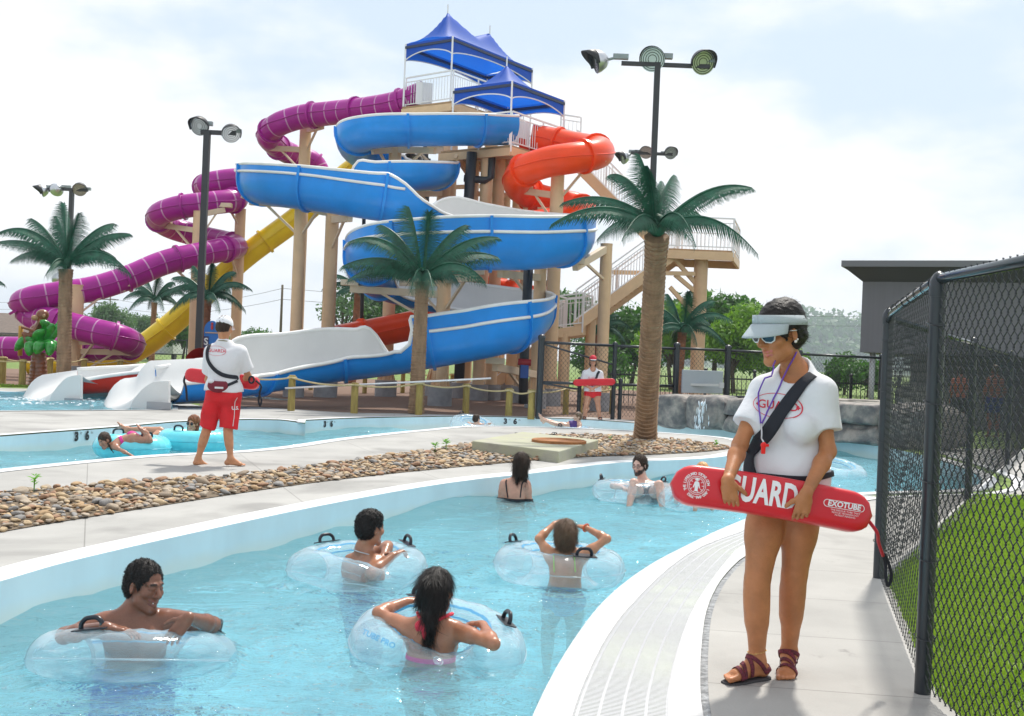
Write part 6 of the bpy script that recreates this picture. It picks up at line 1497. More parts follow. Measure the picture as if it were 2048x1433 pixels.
def rescue_tube(lab, ends, w, th, face, bend=0., group='red rescue tubes'):
    """ends: world points of both ends, w height of the face, th thickness, face: outward normal of the printed face; returns frame info"""
    a, b = Vector(ends[0]), Vector(ends[1]); d = (b-a).normalized(); n = Vector(face); n = (n-d*n.dot(d)).normalized(); u = n.cross(d); u = u if u.z > 0 else -u
    root = thing('rescue_tube', lab, 'rescue tube', (a+b)/2, group); Lh = (b-a).length; N_ = 40; K = 28; vs = []
    for i in range(N_+1):
        t = i/N_; s_ = t*Lh; e = min(s_, Lh-s_); rr = min(1, e/(w*.62)); sc = math.sqrt(max(0, 1-(1-rr)**2.2)) if rr < 1 else 1; c = a+d*s_+u*bend*4*t*(1-t)
        for k in range(K):
            q = 2*PI*k/K; x = math.copysign(abs(math.cos(q))**.42, math.cos(q))*th/2; y = math.copysign(abs(math.sin(q))**.55, math.sin(q))*w/2
            vs.append(c+n*x*(.35+.65*sc)+u*y*max(.02, sc))
    fs = [(i*K+k, i*K+(k+1) % K, (i+1)*K+(k+1) % K, (i+1)*K+k) for i in range(N_) for k in range(K)]+[tuple(range(K-1, -1, -1)), tuple(N_*K+k for k in range(K))]
    o = mesh_obj('foam_body', vs, fs, foamred, root, True); fixn(o); sharp(o, 50)
    return root, o, (a, b, d, u, n)
# ================================================================== lifeguard in the foreground
def lifeguard_front():
    fg = Fig('woman lifeguard with grey visor and sunglasses holding a red rescue tube on the walkway', P(1530, 1352, 5.27), (.43, .172, .070), 5.27, 1.0, 'f', 'lifeguards in white shirts'); q = fg.q
    fg.joints(neck=(1592, 748, .03), shR=(1524, 782, .06), shL=(1640, 786, -.06), elR=(1480, 890, -.07), wrR=(1455, 962, -.275), elL=(1656, 903, -.10), wrL=(1612, 988, -.285), hipR=(1538, 985, .02), hipL=(1606, 985, .02), knR=(1514, 1165, -.03), knL=(1588, 1155, .05), anR=(1514, 1318, -.02), anL=(1578, 1303, .15))
    fg.torso(waist=.118, hipw=.004, chest=.95, bust=.006, depth=.88); fg.head(q(1559, 668, -.02), (-.82, -.50, -.27), (-.06, -.05, 1), 1.12, .003, smile=.5, lips=(.50, .15, .15), eyes=False)
    fg.arm('R', 1.0, hand=((.1, 1, -.05), (1, 0, 0), .42, .0, (.22, .10, -.97), .3)); fg.arm('L', 1.0, hand=((.1, 1, -.05), (-1, 0, 0), .55, .0, (-.16, .10, -.98), .2))
    fg.leg('R', 1.06, foot=(-.86, -.48, -.02), knee=.98, calf=1.02); fg.leg('L', 1.06, foot=(-.30, -.94, -.10), knee=.98, calf=1.02)
    fg.build(.0055, .0028)
    sh = fg.tee(tee_m, (q(1590, 992, 0), (.0, 0, -1)), off=.011, sl=.58, h=.006, seed=2, flare=.036, amp=.0062, neck_r=.066, sr=1.04); bv = fg.bvh(sh)
    S2 = SDF(); S2.el(fg.hm+fg.u*.0, (fg.hsd, fg.hf, fg.u), (.175, .128, .10), .05)
    for g in 'LR': S2.rc(fg.J['hip'+g], fg.J['hip'+g].lerp(fg.J['kn'+g], .08), .100, .100, .04, cut=(tuple(fg.J['hip'+g].lerp(fg.J['kn'+g], .05)), (0, 0, -1)))
    S2.cut(q(1590, 960, 0), (0, 0, 1)); fg.surf('shorts', S2, tee_m, .007, 0, wrinkle(.002, 25))
    # printed logo
    c = q(1556, 812, -.2); nrm = Vector((fg.fr.x, fg.fr.y, 0)).normalized(); rt = Vector((-nrm.y, nrm.x, 0)); rt = rt if rt.x > 0 else -rt
    decal('shirt_logo', bv, guard_logo(.228), c, rt+Vector((0, 0, -.06)), (0, 0, 1), None, logo_red, sh)
    # cross strap, belt
    pts = [q(1627, 752, -.05), q(1604, 770, -.16), q(1570, 815, -.24), q(1535, 862, -.25), q(1507, 900, -.22), q(1498, 935, -.20), q(1505, 955, -.2)]
    ribbon('cross_strap', bv, pts, .072, strap_m, fg.root, .008, .004, wide=lambda t: .052+.028*t, ray=True, sm=9)
    ribbon('waist_belt', bv, [q(1505, 952, -.05), q(1530, 952, -.22), q(1570, 957, -.25), q(1620, 958, -.22), q(1655, 950, -.1), q(1668, 945, .05)], .026, strap_m, fg.root, .010, ray=True, sm=9)
    hs_ = bv.ray_cast(EYE, (q(1501, 903)-EYE).normalized())[0] or q(1501, 903, -.2)
    b2 = MB(); b2.box(hs_+Vector((0, -.016, 0)), (.085, .02, .022), axes=(Vector((.95, .1, -.28)), Vector((0, 1, 0)), Vector((.28, 0, .95)))); b2.build('strap_slider', hood_m, fg.root)
    # lanyard and whistle
    lan = mat('purple cord', (.14, .05, .42), .6)
    def cord(pts):
        pp = resample(catmull([tuple(p) for p in pts], 8), .012); out = []
        for p in pp:
            hit = bv.ray_cast(Vector((p[0], p[1]-.4, p[2])), Vector((0, 1, 0)), .8); hb = bbv.ray_cast(Vector((p[0], p[1]-.4, p[2])), Vector((0, 1, 0)), .8)
            ys = [h[0].y for h in (hit, hb) if h[0] is not None]; out.append(Vector((p[0], (min(ys) if ys else p[1])-.006, p[2])))
        # smooth depth
        y = np.array([v.y for v in out]); y = np.convolve(np.pad(y, 6, 'edge'), np.ones(13)/13, 'valid'); return [Vector((v.x, min(v.y, b), v.z)) for v, b in zip(out, y)]
    bbv = fg.bvh(fg.body)
    mb = MB(); mb.tube(cord([q(1552, 722, -.1), q(1543, 750, -.2), q(1534, 785, -.2), q(1531, 815, -.2), q(1530, 850, -.2)]), .0036, 6); mb.tube(cord([q(1600, 704, -.1), q(1598, 730, -.2), q(1580, 765, -.2), q(1556, 810, -.2), q(1532, 850, -.2)]), .0036, 6); mb.build('lanyard', lan, fg.root, True)
    e = cord([q(1531, 850, -.2), q(1530, 870, -.2), q(1527, 885, -.2)]); mb = MB(); mb.tube(e, .004, 6); mb.build('lanyard_clip', mat('steel clip', (.5, .5, .52), .3, metal=.8), fg.root, True)
    w = e[-1]+Vector((0, -.008, 0)); mb = MB(); mb.sphere(w+Vector((-.002, 0, -.012)), .014, 10, 8, (1, .6, 1)); mb.box(w+Vector((-.003, 0, -.03)), (.018, .014, .04)); mb.box(w+Vector((.003, 0, -.012)), (.036, .010, .012)); o = mb.build('whistle', mat('red whistle', (.75, .01, .01), .3), fg.root); bevel(o, .003)
    # hair, visor, glasses, earring
    def ex(A, L, z):
        A.el(L(.0, -.105, -.030), (fg.Hr, fg.Hf, fg.Hu), (.045*z, .026*z, .036*z), .02); A.el(L(0, -.05, .07), (fg.Hr, fg.Hf, fg.Hu), (.062*z, .06*z, .062*z), .03)
        for g in (-1, 1): A.el(L(.07*g, .022, .012), (fg.Hr, fg.Hf, fg.Hu), (.010*z, .030*z, .028*z), .015)
    cap_hair(fg, .014, ((.092, .055), (-.06, -.075)), hair_k, .0035, hairnoise(.0012, 120, (1, .25, 1)), ex, strands=(1500, .04, FL_BACK, .0006, .0006))
    vis = mat('grey visor cloth', (.40, .45, .48), .85, var=.04, vs=8, bump=.3, bs=260); L = fg.hl; mb = MB(); n = 40; vs = []
    for i in range(n+1):
        a = 2*PI*i/n; x, y = math.sin(a)*.0955, math.cos(a)*.119-.012
        for zz_ in (.038, .056, .078): vs.append(L(x*(1-.07*(zz_ > .06)), y*(1-.04*(zz_ > .06)), zz_+.22*y))
    mb.add(vs, [(i*3+k, i*3+k+1, (i+1)*3+k+1, (i+1)*3+k) for i in range(n) for k in range(2)]); o = mb.build('visor_band', vis, fg.root, True); so_ = o.modifiers.new('s', 'SOLIDIFY'); so_.thickness = .004
    mb = MB(); vs = []; n, mcol = 20, 8
    for i in range(n+1):
        a = (-1+2*i/n)*1.22; bx, by = math.sin(a)*.0960, math.cos(a)*.1195-.012; k = math.cos(a*1.22/1.22*.98)
        for j in range(mcol+1):
            t = j/mcol; ext = .076*max(0, math.cos(a*1.2))**.7; vs.append(L(bx, by+ext*t, .040+.22*by-.034*t*max(.15, k)-.016*(bx/.09)**2*t-.006*t*t))
    mb.add(vs, [(i*(mcol+1)+j, i*(mcol+1)+j+1, (i+1)*(mcol+1)+j+1, (i+1)*(mcol+1)+j) for i in range(n) for j in range(mcol)]); o = mb.build('visor_bill', vis, fg.root, True); so_ = o.modifiers.new('s', 'SOLIDIFY'); so_.thickness = .004
    gl = mat('blue mirrored lens', (.018, .045, .075), .10, metal=.3); wf = mat('white glasses frame', (.72, .72, .72), .3)
    sg = thing_part = None
    for g in (-1, 1):
        pr = [(.006, .020), (.058, .022), (.066, .012), (.060, -.012), (.045, -.020), (.022, -.017), (.010, -.004)]
        pts = [L(x*g, .104-.32*max(0, x-.008)-.0, z_+.006) for x, z_ in pr]
        mb = MB(); mb.prism(pts, fg.Hf*.003); mb.build('sunglass_lens', gl, fg.root)
        mb = MB(); mb.tube([p+fg.Hf*.002 for p in pts], .0034, 6, closed=True); mb.tube([L(.066*g, .088, .020), L(.080*g, .03, .020), L(.084*g, -.015, .012)], .0026, 6)
        mb.build('sunglass_frame', wf, fg.root, True)
    for g in (-1, 1): mb = MB(); mb.sphere(L(.086*g, .002, -.030), .0075, 12, 8); mb.sphere(L(.086*g, -.010, -.024), .005, 10, 8); mb.build('earring', mat('pearl stud', (.75, .72, .68), .15, metal=.3), fg.root, True)
    # sandals
    sole = mat('grey sandal sole', (.045, .042, .046), .8, bump=.3, bs=80); web = mat('burgundy webbing', (.17, .018, .035), .8, col2=(.07, .012, .02), vs=90, bump=.3, bs=200); bb = fg.bvh(fg.body)
    for g, fd_ in (('R', Vector((-.86, -.48, -.02))), ('L', Vector((-.30, -.94, -.10)))):
        an = fg.J['an'+g]; d = fd_.normalized(); sl = (UPV-d*d.z).normalized(); t = d.cross(sl); ins = 1 if g == 'L' else -1; c = an-sl*.084
        pr = [(-.075, .0), (-.066, .028), (-.03, .036), (.04, .036), (.10, .046), (.15, .044), (.185, .028), (.192, .0)]; out = [c+d*a+t*b*1.06+sl*.0 for a, b in pr]+[c+d*a-t*b*1.0 for a, b in reversed(pr[1:-1])]
        mb = MB(); mb.prism(out, -sl*.034); o = mb.build('sandal_sole', sole, fg.root); fixn(o); bevel(o, .006)
        def st(pts, w=.020): ribbon('sandal_strap', bb, [c+d*a+t*b+sl*h_ for a, b, h_ in pts], w, web, fg.root, .004, .003, .008)
        st([(.10, .05, .0), (.105, .03, .05), (.11, 0, .055), (.115, -.03, .045), (.12, -.05, .0)]); st([(.045, .05, .0), (.06, .03, .06), (.085, -.01, .065), (.10, -.045, .01)])
        st([(.05, -.05, .0), (.055, -.035, .05), (.04, 0, .09), (.0, .035, .07), (-.02, .05, .02)]); st([(-.03, .045, .02), (.015, .04, .075), (.04, 0, .10), (.015, -.04, .075), (-.03, -.045, .02)]); st([(-.02, .045, .03), (-.075, .02, .05), (-.08, 0, .055), (-.075, -.02, .05), (-.02, -.045, .03)], .024)
    an = fg.J['anR']; mb = MB(); kd = (fg.J['knR']-an).normalized(); s_, _, u_ = basis(kd); pts = []
    for a in np.linspace(0, 2*PI, 30, endpoint=False):
        dr = (s_*math.cos(a)+u_*math.sin(a)); hit = bb.ray_cast(an+kd*.035+dr*.15+Vector((0, 0, -.008*math.cos(a))), -dr, .2); pts.append(hit[0]+dr*.002 if hit[0] is not None else an+kd*.035+dr*.042)
    mb.tube(pts, .0014, 5, closed=True); 
    for k in (2, 9, 17, 24): mb.sphere(pts[k], .004, 8, 6)
    mb.build('anklet', mat('gold', (.75, .5, .2), .25, metal=.9), fg.root, True)
    return fg
lg = lifeguard_front()
# rescue tube held across the thighs
def rescue_front():
    q = lg.q; a, b = q(1341, 967, -.20), q(1742, 1033, -.20)
    fc = Vector((.05, -.97, .22)); root, o, (a, b, d, u, n) = rescue_tube('red rescue tube printed GUARD held by the woman with the visor', (a, b), .180, .105, fc, .014)
    bv = BVHTree.FromPolygons([tuple(v.co) for v in o.data.vertices], [tuple(p.vertices) for p in o.data.polygons]); wp = mat('white print', (.80, .78, .80), .5); Lh = (b-a).length
    def at(t, up=0.): return a+d*Lh*t+u*(.014*4*t*(1-t)+up)
    def bend(items, t0):    # lettering follows the bend
        return items
    vs, fs = text_mesh('GUARD', .150, .0052, shear=.10, sx=.60, spacing=1.05); decal('guard_lettering', bv, [(vs*np.array([1, 1]), fs)], at(.433, .002), d, u, -n, wp, root)
    it = []
    for k, ch in enumerate('THE LIFEGUARD STORE.COM  1-800-846-7052  '):
        if ch == ' ': continue
        an = PI*1.15-2*PI*k/41; v, f = text_mesh(ch, .0175, .0004); v = np.array(v); ca, sa = math.cos(an-PI/2), math.sin(an-PI/2); v = np.stack([v[:, 0]*ca-v[:, 1]*sa+.0515*math.cos(an), v[:, 0]*sa+v[:, 1]*ca+.0515*math.sin(an)], 1); it.append((v, f))
    for r in (.041, .034): it.append(ring2(r, r, .0022, 40))
    for k in range(10):
        an = 2*PI*k/10; w = .0012; it.append(([(.022*math.cos(an)-w*math.sin(an), .022*math.sin(an)+w*math.cos(an)), (.033*math.cos(an)-w*math.sin(an), .033*math.sin(an)+w*math.cos(an)), (.033*math.cos(an)+w*math.sin(an), .033*math.sin(an)-w*math.cos(an)), (.022*math.cos(an)+w*math.sin(an), .022*math.sin(an)-w*math.cos(an))], [(0, 1, 2, 3)]))
    it.append(([(-.006, -.026), (.006, -.026), (.008, .0), (.012, -.012), (.016, -.010), (.010, .014), (.004, .018), (-.004, .018), (-.010, .014), (-.016, -.010), (-.012, -.012), (-.008, 0)], [(0, 1, 2, 11), (2, 3, 4, 5), (2, 5, 6, 7), (2, 7, 8, 11), (8, 9, 10, 11)])); it.append(ring2(.0065, .0075, .0064, 14)); it[-1] = ([(x, y+.0265) for x, y in it[-1][0]], it[-1][1])
    decal('round_seal', bv, it, at(.118, -.004), d, u, -n, wp, root)
    c = at(.845, .012); vs, fs = text_mesh('EXOTUBE', .034, .0012, sx=.98, shear=.12); it = [(vs, fs)]; rr = []
    for sgn in (1, -1):
        rr += [(sgn*(.075+.017*math.cos(t)), sgn*(.017*math.sin(t))) for t in np.linspace(-PI/2, PI/2, 9)]
    ri = [(x*.965, y*.86) for x, y in rr]; m_ = len(rr); it.append((rr+ri, [(i, (i+1) % m_, m_+(i+1) % m_, m_+i) for i in range(m_)]))
    for k, (w, t_) in enumerate(((.066, 'THE RESCUE TUBE THAT'), (.06, 'RESCUE TECHNOLOGY'), (.045, 'PATENT PENDING'))):
        v, f = text_mesh(t_, .010, .0); v = v*np.array([w/max(1e-6, v[:, 0].max()), 1]); it.append((v+np.array([.008, -.026-.0105*k]), f))
    decal('maker_print', bv, it, c, d, u, -n, wp, root)
    mb = MB(); e = b-d*.02+u*-.01; mb.tube(catmull([tuple(e), tuple(q(1752, 1062, -.2)), tuple(q(1757, 1085, -.12)), tuple(q(1766, 1112, -.05))], 6), .008, 8); mb.build('tow_strap', mat('red strap', (.5, .01, .03), .6), root, True)
    mb = MB(); lp = catmull([tuple(q(1766, 1108, -.05)), tuple(q(1771, 1130, -.04)), tuple(q(1772, 1160, -.03)), tuple(q(1776, 1172, -.02)), tuple(q(1782, 1160, -.02)), tuple(q(1778, 1130, -.03)), tuple(q(1768, 1106, -.05))], 6); mb.tube(lp, .0075, 8); mb.build('tow_loop', strap_m, root, True)
    mb = MB(); f0_, f1_ = at(-.0, 0), a-d*.01
    return root
rescue_front()
# ================================================================== guard seen from behind
def guard_back():
    fg = Fig('barefoot lifeguard in white cap and red shorts seen from behind on the island path', P(445, 925, 13.75), (.50, .235, .12), 13.75, 1.0, 'm', 'lifeguards in white shirts'); q = fg.q
    fg.joints(neck=(448, 689, .02), shL=(424, 705, .03), shR=(479, 706, -.02), elL=(416, 760, .16), wrL=(438, 768, .30), elR=(496, 752, .10), wrR=(486, 768, .26), hipL=(430, 790, 0), hipR=(464, 792, 0), knL=(413, 862, .02), knR=(456, 862, 0), anL=(396, 917, -.02), anR=(461, 917, -.05))
    fg.torso(waist=.132, chest=1.0); fg.head(q(449, 656, .02), (.28, .93, -.25), (0, 0, 1), 1.06, .007, eyes=True)
    fg.arm('L', 1., hand=((0, -.8, -.6), (0, .2, 1), .5)); fg.arm('R', 1., hand=((0, -.8, -.6), (-.5, 0, 1), .5)); fg.leg('L', .98, foot=(.35, .90, -.12)); fg.leg('R', .98, foot=(.88, .35, -.06)); fg.build(.010, .0055)
    sh = fg.tee(tee_m, (q(447, 783, 0), (0, 0, -1)), off=.026, sl=.66, h=.010, seed=5, flare=.03, sr=1.1, amp=.005); bv = fg.bvh(sh)
    decal('shirt_logo', bv, guard_logo(.235), q(432, 702, -.3), (1, .1, -.02), (0, 0, 1), None, logo_red, sh, .004)
    S2 = SDF(); S2.el(fg.hm+fg.u*.02, (fg.hsd, fg.hf, fg.u), (.195, .165, .16), .05)
    for g in 'LR': k = fg.J['hip'+g].lerp(fg.J['kn'+g], .92); S2.el(fg.J['hip'+g]-fg.hf*.05, (fg.hsd, fg.hf, fg.u), (.10, .105, .12), .04); S2.rc(fg.J['hip'+g], fg.J['hip'+g].lerp(fg.J['kn'+g], 1.15), .112, .104, .03, cut=(tuple(k), tuple((fg.J['kn'+g]-fg.J['hip'+g]).normalized())))
    S2.cut(q(447, 778, 0), (0, 0, 1)); so2 = fg.surf('shorts', S2, red_c, .010, 0, wrinkle(.006, 22, (1, 1, .4), 3)); b2 = fg.bvh(so2)
    ribbon('side_piping', b2, [q(474, 795, -.1), q(478, 820, -.15), q(479, 840, -.15), q(474, 855, -.15)], .008, tee_m, fg.root, .004)
    vs, fs = text_mesh('U.S.', .055, .002); decal('shorts_print', b2, [(vs, fs)], q(474, 820, -.4), (1, .3, 0), (0, 0, 1), (-.3, 1, 0), tee_m, so2, .004)
    ribbon('cross_strap', bv, [q(420, 690, -.06), q(415, 705, -.16), q(417, 722, -.2), q(428, 738, -.2), q(445, 750, -.2), q(462, 754, -.2), q(480, 756, -.12)], .05, strap_m, fg.root, .008, ray=True)
    ribbon('waist_strap', bv, [q(450, 772, -.2), q(468, 763, -.2), q(480, 760, -.1)], .035, strap_m, fg.root, .008)
    A = SDF(); c = q(436, 772, -.155); A.el(c, ((1, 0, 0), (0, 1, 0), (0, 0, 1)), (.125, .065, .082), .02); A.cut(c+Vector((0, 0, .055)), (0, 0, 1)); fg.surf('hip_pack', A, mat('maroon pack', (.17, .008, .025), .7, **cloth_bump), .008)
    mb = MB(); mb.box(q(438, 776, -.225), (.10, .008, .022), rz=0); mb.build('pack_label', tee_m, fg.root)
    mb = MB(); mb.sphere(q(422, 763, -.20), .03, 10, 8, (1.3, .6, .8)); mb.build('glove', tee_m, fg.root, True)
    # white cap and neck cord
    capm = mat('white cap', (.78, .79, .83), .85, var=.03, **cloth_bump)
    cap_hair(fg, .010, ((.09, .045), (-.06, -.065)), hair_b, .006, hairnoise(.0015, 150), name='hair')
    L = fg.hl; A = SDF(); A.el(L(0, -.012, .040), (fg.Hr, fg.Hf, fg.Hu), (.092*fg.hs, .114*fg.hs, .100*fg.hs), .02); A.cut(L(0, 0, .028), -fg.Hu); fg.surf('cap', A, capm, .006)
    mb = MB(); vs = []
    for i in range(13):
        a = -1.1+2.2*i/12
        for t in (0, .5, 1): vs.append(L(math.sin(a)*.090, math.cos(a)*.110-.01+.07*t*math.cos(a), .032-.012*t))
    mb.add(vs, [(i*3+j, i*3+j+1, (i+1)*3+j+1, (i+1)*3+j) for i in range(12) for j in range(2)]); mb.build('cap_bill', capm, fg.root, True)
    mb = MB(); nk = fg.J['neck']; mb.tube([nk+Vector((.082*math.cos(a), .082*math.sin(a)+.0, .022-.02*math.sin(a))) for a in np.linspace(0, 2*PI, 20, endpoint=False)], .006, 6, closed=True); mb.build('neck_cord', mat('khaki cord', (.16, .14, .03), .7), fg.root, True)
    root, o, fr = rescue_tube('red rescue tube held in front by the white capped guard', (q(371, 749, .34), q(519, 768, .16)), .17, .13, (0, -1, .1), .0)
    mb = MB(); mb.tube(catmull([tuple(q(371, 752, .34)), tuple(q(368, 762, .34)), tuple(q(371, 772, .34)), tuple(q(374, 802, .34))], 5), .014, 8); mb.build('tow_strap', strap_m, root, True)
    mb = MB(); mb.tube(catmull([tuple(q(512, 762, .05)), tuple(q(522, 772, .05)), tuple(q(519, 790, .05)), tuple(q(523, 800, .05)), tuple(q(520, 812, .05)), tuple(q(517, 800, .05)), tuple(q(520, 788, .05))], 5), .012, 8); mb.tube([q(503, 760, .02)+Vector((.03*math.cos(a), -.0, .04*math.sin(a))) for a in np.linspace(0, 2*PI, 14, endpoint=False)], .012, 6, closed=True); mb.build('tow_loop', strap_m, root, True)
guard_back()
def guard_far():
    fg = Fig('lifeguard in red cap standing by the far fence with a rescue tube', P(1185, 838, 28.3), (.50, .25, .16), 28.3, .97, 'f', 'lifeguards in white shirts'); q = fg.q
    fg.joints(neck=(1186, 739, 0), shR=(1170, 747, 0), shL=(1201, 748, 0), elR=(1166, 768, -.07), wrR=(1181, 777, -.30), elL=(1203, 768, -.07), wrL=(1186, 778, -.30), hipR=(1178, 785, 0), hipL=(1193, 785, 0), knR=(1173, 810, 0), knL=(1196, 810, 0), anR=(1170, 832, 0), anL=(1199, 833, 0))
    fg.torso(waist=.135, hipw=.01, bust=.02); fg.head(q(1186, 722, -.02), (0, -1, -.08), (0, 0, 1), 1.0, .009); fg.arm('R', 1.05, hand=((0, .8, -.6), (0, 1, 0), .4)); fg.arm('L', 1.05, hand=((0, .8, -.6), (0, 1, 0), .4)); fg.leg('R', 1.1, foot=(-.2, -.95, -.1)); fg.leg('L', 1.1, foot=(.2, -.95, -.1)); fg.build(.012, .009)
    sh = fg.tee(tee_m, (q(1186, 783, 0), (0, 0, -1)), off=.022, sl=.62, h=.012, flare=.02); bv = fg.bvh(sh)
    ribbon('cross_strap', bv, [q(1199, 741, -.1), q(1194, 752, -.2), q(1188, 764, -.2), q(1183, 772, -.2)], .06, strap_m, fg.root, .01)
    decal('shirt_logo', bv, guard_logo(.2), q(1185, 757, -.4), (1, 0, 0), (0, 0, 1), (0, 1, 0), logo_red, sh, .005)
    S2 = SDF(); S2.el(fg.hm, (fg.hsd, fg.hf, fg.u), (.185, .14, .14), .05)
    for g in 'LR': k = fg.J['hip'+g].lerp(fg.J['kn'+g], .28); S2.rc(fg.J['hip'+g], fg.J['hip'+g].lerp(fg.J['kn'+g], .5), .112, .106, .03, cut=(tuple(k), (0, 0, -1)))
    S2.cut(q(1186, 779, 0), (0, 0, 1)); fg.surf('shorts', S2, red_c, .012)
    capm = mat('red white cap', (.55, .03, .05), .8); cap_hair(fg, .014, ((.09, .04), (-.06, -.1)), hair_b, .009, extra=lambda A, L, z: [A.el(L(.065*g, -.02, -.07), (fg.Hr, fg.Hf, fg.Hu), (.025, .045, .085), .03) for g in (-1, 1)])
    L = fg.hl; A = SDF(); A.el(L(0, -.01, .045), (fg.Hr, fg.Hf, fg.Hu), (.092, .115, .100), .02); A.cut(L(0, 0, .035), -fg.Hu); fg.surf('cap', A, capm, .009)
    mb = MB(); mb.lathe(L(0, .12, .035), [(.07, -.006), (.075, 0), (.07, .006)], 16, fg.Hu); mb.build('cap_bill', tee_m, fg.root); mb = MB(); mb.box(L(0, .10, .012), (.13, .02, .032)); mb.build('sunglasses', hood_m, fg.root)
    for g in 'LR': a = fg.J['an'+g]; mb = MB(); mb.box(a+Vector((-.02 if g == 'R' else .02, -.06, -.075)), (.09, .25, .03)); mb.box(a+Vector((-.02 if g == 'R' else .02, -.08, -.04)), (.085, .03, .05)); mb.build('sandal', hood_m, fg.root)
    rescue_tube('red rescue tube held low across the thighs of the red capped guard', (q(1146, 766, -.185), q(1231, 764, -.185)), .17, .09, (0, -1, 0))
guard_far()
# ================================================================== swim tubes
def vinyl(name, tint, milk, mc=(.85, .92, .97), dens=.9):
    m = bpy.data.materials.new(name); N, L = nt(m); N.remove(N['Principled BSDF'])
    tr = N.new('ShaderNodeBsdfTransparent'); tr.inputs['Color'].default_value = (*tint, 1); gl = N.new('ShaderNodeBsdfGlossy'); gl.inputs['Roughness'].default_value = .06
    df = N.new('ShaderNodeBsdfDiffuse'); df.inputs['Color'].default_value = (*mc, 1); tl = N.new('ShaderNodeBsdfTranslucent'); tl.inputs['Color'].default_value = (*mc, 1); dm = N.new('ShaderNodeMixShader'); dm.inputs[0].default_value = .5; L.new(df.outputs[0], dm.inputs[1]); L.new(tl.outputs[0], dm.inputs[2])
    lw = N.new('ShaderNodeLayerWeight'); lw.inputs['Blend'].default_value = .35
    tc = N.new('ShaderNodeTexCoord'); n = N.new('ShaderNodeTexNoise'); n.inputs['Scale'].default_value = 7; n.inputs['Detail'].default_value = 4; L.new(tc.outputs['Object'], n.inputs['Vector'])
    bp = N.new('ShaderNodeBump'); bp.inputs['Strength'].default_value = .35; bp.inputs['Distance'].default_value = .03; L.new(n.outputs['Fac'], bp.inputs['Height']); L.new(bp.outputs[0], gl.inputs['Normal']); L.new(bp.outputs[0], lw.inputs['Normal'])
    r = N.new('ShaderNodeMapRange'); r.inputs[3].default_value = milk; r.inputs[4].default_value = milk+.5*dens; L.new(lw.outputs['Facing'], r.inputs[0])
    a = N.new('ShaderNodeMixShader'); L.new(r.outputs[0], a.inputs[0]); L.new(tr.outputs[0], a.inputs[1]); L.new(dm.outputs[0], a.inputs[2])
    pw = N.new('ShaderNodeMath'); pw.operation = 'POWER'; pw.inputs[1].default_value = 3.5; l2 = N.new('ShaderNodeLayerWeight'); l2.inputs['Blend'].default_value = .5; L.new(bp.outputs[0], l2.inputs['Normal']); L.new(l2.outputs['Facing'], pw.inputs[0])
    fr = N.new('ShaderNodeMath'); fr.operation = 'MULTIPLY_ADD'; fr.inputs[1].default_value = .55; fr.inputs[2].default_value = .06; L.new(pw.outputs[0], fr.inputs[0])
    b = N.new('ShaderNodeMixShader'); L.new(fr.outputs[0], b.inputs[0]); L.new(a.outputs[0], b.inputs[1]); L.new(gl.outputs[0], b.inputs[2])
    L.new(b.outputs[0], N['Material Output'].inputs['Surface']); return m
clear_v = vinyl('clear vinyl', (.965, .99, 1.0), .13, (.80, .93, 1.0), .72); blue_st = vinyl('blue stripe print', (.25, .62, .90), .40, (.20, .55, .85)); teal_v = mat('teal vinyl', (.13, .66, .76), .25, var=.06, vs=2, coat=.5); teal_d = mat('teal vinyl inside', (.08, .50, .62), .3)
hand_m = mat('black rubber handle', (.010, .012, .020), .3)
